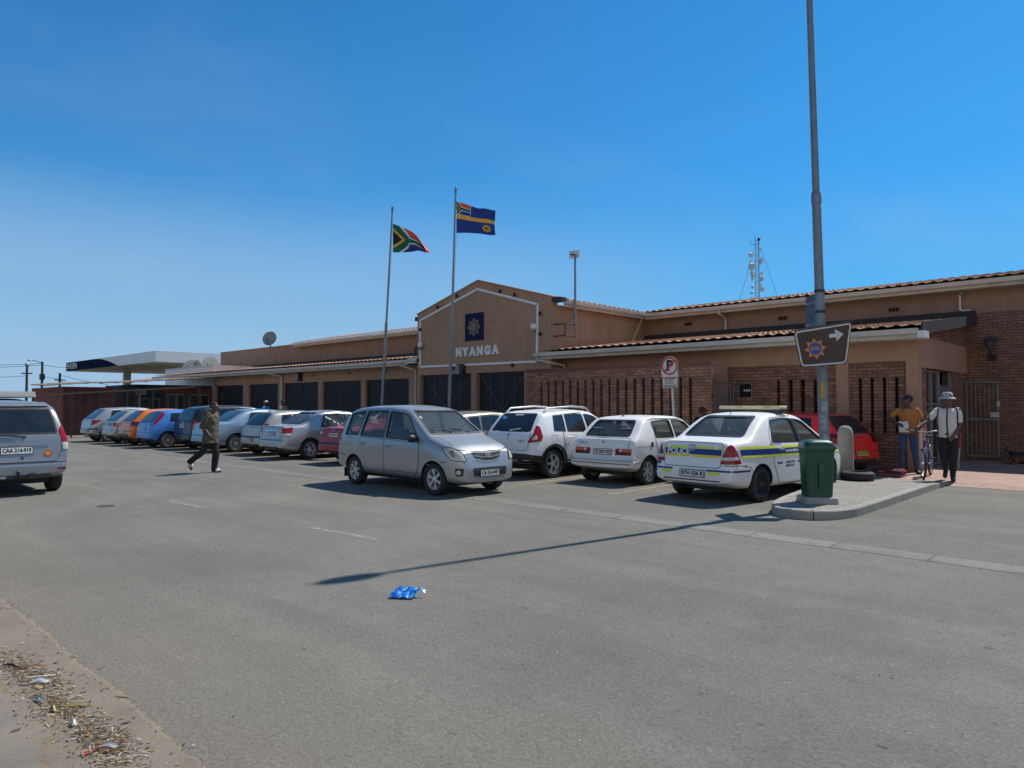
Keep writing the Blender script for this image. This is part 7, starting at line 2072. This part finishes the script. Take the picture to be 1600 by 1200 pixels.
pts=[rw+V(((WR+.025)*math.cos(R_(a)),0,(WR+.025)*math.sin(R_(a)))) for a in range(30,165,15)]; m.tube(pts,.016,6); m.build('mudguard',BSL,bk,smooth=60)
# 4-6. people seen over the parked cars --------------------------------------------
CYB=flat('cyan_top',(.03,.30,.50),.8); KHK=flat('khaki_top',(.33,.28,.19),.9); MRN=flat('maroon_top',(.055,.010,.014),.9,0,.2,8)
for lab,loc,rz,top_,H,capm in (('person in a white cap and bright blue top behind the parked cars',(-32.0,16.6,.12),200,CYB,1.68,flat('white_cap',(.6,.58,.55),.8)),
                        ('person in a dark cap and khaki top behind the parked cars',(-30.4,16.6,.12),190,KHK,1.70,NAV)):
    r,J,M,k=person(lab,loc,rz,{},SKIN,H,None,False); shirt(r,J,k,top_,-.1,.6,.03); trousers(r,J,k,DKT,.02); shoes(r,J,k,BLK); cap(r,M,capm)
r,J,M,k=person('person in a maroon knitted hat and maroon jacket between two white cars',(-7.62,14.05,.004),-20,{},SKIN,1.60,None,False)
shirt(r,J,k,MRN,-.15,1.9,.05,'jacket'); trousers(r,J,k,DKT,.02); shoes(r,J,k,BLK)
m=MB(); m.ball((-.012,0,.018),(.118,.098,.118),18,12,M); me=m.mesh('c'); bm=bmesh.new(); bm.from_mesh(me); Mi=M.inverted()
bmesh.ops.delete(bm,geom=[v for v in bm.verts if (Mi@v.co).z<-.03 and (Mi@v.co).x>.02 or (Mi@v.co).z<-.08],context='VERTS'); bm.to_mesh(me); bm.free(); link_mesh('knitted_hat',me,flat('maroon_knit',(.085,.012,.018),.95,0,.3,40,.4),r,180)
# dog lying by the wall
dg=thing('dog','brown and black dog lying in the shade by the gate','dog',(-3.45,23.0,.06),0)
n=N('dog_coat'); v=n.coord(); s=n.n('ShaderNodeSeparateXYZ'); n.l(v,s.inputs[0]); n.base(n.ramp(n.math('ADD',s.outputs[2],n.math('MULTIPLY',n.noise(v,9,4),.16)),[(.20,(.15,.085,.04)),(.30,(.03,.022,.018)),(.40,(.03,.022,.018)),(.46,(.16,.09,.045))])); n.set(Roughness=.95); n.bump(n.noise(v,90,3),.6,.01)
m=MB(); m.capsule((.18,.05,.15),(.62,.10,.13),.145,.125,14); m.capsule((.12,.0,.16),(.30,.05,.16),.14,.15,14); m.capsule((.10,-.02,.22),(.02,-.06,.34),.095,.075,12)
m.ball((-.01,-.10,.375),(.075,.085,.072),14,10); m.capsule((-.02,-.15,.36),(-.03,-.25,.335),.048,.032,12); m.ball((-.03,-.275,.345),(.016,.014,.013),8,6)
for sx in (-1,1):
    m.capsule((-.01+sx*.055,-.07,.43),(-.01+sx*.085,-.08,.36),.028,.018,8)
    m.capsule((.10+sx*.08,-.02,.12),(.07+sx*.09,-.20,.05),.055,.038,10); m.capsule((.07+sx*.09,-.20,.05),(.05+sx*.09,-.42,.04),.038,.032,10); m.ball((.05+sx*.09,-.45,.035),(.036,.05,.03),10,6)
m.capsule((.60,-.02,.12),(.42,-.12,.11),.105,.065,12); m.capsule((.42,-.12,.09),(.62,-.20,.045),.048,.036,10); m.capsule((.62,-.20,.04),(.50,-.26,.035),.034,.03,10)
m.capsule((.72,.12,.08),(.95,.02,.03),.035,.025,8); m.capsule((.95,.02,.03),(1.05,-.12,.03),.025,.016,8)
remeshed(m,'body',n.m,dg,.011,3)
for sx in (-1,1):
    m=MB(); m.ball((-.012+sx*.034,-.172,.395),.010,8,6); m.build('eye',BLK,dg,smooth=80)
m=MB(); m.ball((-.03,-.285,.348),(.018,.012,.013),8,6); m.build('nose',BLK,dg,smooth=80)
# ---------------------------------------------------------------- camera, light, sky
w=bpy.data.worlds.new('World'); SC.world=w; w.use_nodes=True
nt=w.node_tree; bg=nt.nodes['Background']
sky=nt.nodes.new('ShaderNodeTexSky'); sky.sky_type='NISHITA'; sky.sun_disc=False
EL,AZ=R_(54),math.atan2(.17,.985)      # sun stands behind the station, a little to the right
sky.sun_elevation=EL; sky.sun_rotation=AZ
sky.air_density=1.0; sky.dust_density=.4; sky.ozone_density=3.0; sky.altitude=30
def nd(t,**k):
    x=nt.nodes.new(t)
    for a_,b_ in k.items(): setattr(x,a_,b_)
    return x
def mxc(fac,a,b,mode='MIX'):
    m=nd('ShaderNodeMix',data_type='RGBA',blend_type=mode)
    for sk,vv in ((m.inputs[0],fac),(m.inputs[6],a),(m.inputs[7],b)):
        if isinstance(vv,bpy.types.NodeSocket): nt.links.new(vv,sk)
        elif isinstance(vv,(int,float)): sk.default_value=vv
        else: sk.default_value=(*vv,1)
    return m.outputs[2]
def rmp(fac,stops):
    r=nd('ShaderNodeValToRGB'); e=r.color_ramp.elements
    while len(e)<len(stops): e.new(.5)
    for i,(p,c) in enumerate(stops): e[i].position=p; e[i].color=(c,c,c,1)
    r.color_ramp.interpolation='EASE'
    nt.links.new(fac,r.inputs[0]); return r.outputs[0]
tc=nd('ShaderNodeTexCoord'); D_=tc.outputs['Generated']
sx=nd('ShaderNodeSeparateXYZ'); nt.links.new(D_,sx.inputs[0])
# deep clear blue: the physical sky, tinted
col=mxc(1.0,sky.outputs[0],(.15,.74,1.10),'MULTIPLY')
# paler towards the horizon
el=rmp(sx.outputs[2],[(.0,.95),(.14,.48),(.34,.13),(.6,.0)])
col=mxc(el,col,(1.1,3.4,6.5))
# veils of high haze, thickest low on the left
dt=nd('ShaderNodeVectorMath',operation='DOT_PRODUCT'); nt.links.new(D_,dt.inputs[0]); dt.inputs[1].default_value=(-.93,.25,.0)
mp=nd('ShaderNodeMapping'); mp.inputs['Scale'].default_value=(1.1,1.1,3.2); mp.inputs['Rotation'].default_value=(.25,.35,.2); nt.links.new(D_,mp.inputs[0])
nz=nd('ShaderNodeTexNoise'); nz.inputs['Scale'].default_value=1.5; nz.inputs['Detail'].default_value=7; nz.inputs['Roughness'].default_value=.52; nz.inputs['Distortion'].default_value=.4
nt.links.new(mp.outputs[0],nz.inputs['Vector'])
hz=rmp(nz.outputs['Fac'],[(.47,.0),(.80,.13)])
low=rmp(sx.outputs[2],[(.04,1.0),(.15,.62),(.30,.03)])
lf=rmp(dt.outputs['Value'],[(.50,.05),(.95,1.0)])
m1=nd('ShaderNodeMath',operation='MULTIPLY'); nt.links.new(low,m1.inputs[0]); nt.links.new(lf,m1.inputs[1])
m2=nd('ShaderNodeMath',operation='MULTIPLY_ADD'); nt.links.new(m1.outputs[0],m2.inputs[0]); m2.inputs[1].default_value=.74; nt.links.new(hz,m2.inputs[2]) 
m3=nd('ShaderNodeMath',operation='MULTIPLY'); nt.links.new(m2.outputs[0],m3.inputs[0]); m3.inputs[1].default_value=.85
col=mxc(m3.outputs[0],col,(4.0,5.2,6.4))
# unseen bright cloud bank, added low behind the viewer to fill the shaded fronts
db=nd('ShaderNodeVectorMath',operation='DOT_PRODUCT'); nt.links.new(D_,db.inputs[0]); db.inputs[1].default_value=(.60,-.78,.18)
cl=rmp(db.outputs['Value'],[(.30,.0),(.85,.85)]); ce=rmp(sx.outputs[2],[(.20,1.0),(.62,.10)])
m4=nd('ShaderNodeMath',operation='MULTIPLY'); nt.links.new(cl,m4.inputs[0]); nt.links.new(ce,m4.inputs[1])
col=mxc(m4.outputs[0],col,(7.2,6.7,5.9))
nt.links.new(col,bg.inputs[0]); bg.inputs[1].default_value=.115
sl_=bpy.data.lights.new('sun','SUN'); sl_.energy=5.0; sl_.angle=R_(.53); sl_.color=(1,.955,.88)
so=bpy.data.objects.new('sun',sl_); COL.objects.link(so)
sd=Vector((math.sin(AZ)*math.cos(EL),math.cos(AZ)*math.cos(EL),math.sin(EL)))
so.rotation_euler=sd.to_track_quat('Z','Y').to_euler(); so.location=sd*60
cam=bpy.data.cameras.new('camera'); co=bpy.data.objects.new('camera',cam); COL.objects.link(co)
cam.sensor_width=36; cam.lens=1110/1600*36; cam.clip_end=5000; cam.clip_start=.05
co.location=(0,0,1.65); co.rotation_euler=(R_(90)+math.atan(31/1110),0,R_(133.5-90)); SC.camera=co
SC.view_settings.view_transform='Standard'; SC.view_settings.look='None'; SC.view_settings.exposure=0; SC.view_settings.gamma=1
SC.cycles.max_bounces=8; SC.cycles.transparent_max_bounces=16; SC.cycles.caustics_reflective=False; SC.cycles.caustics_refractive=False
SC.cycles.sample_clamp_indirect=6
SC.cycles.use_denoising=True
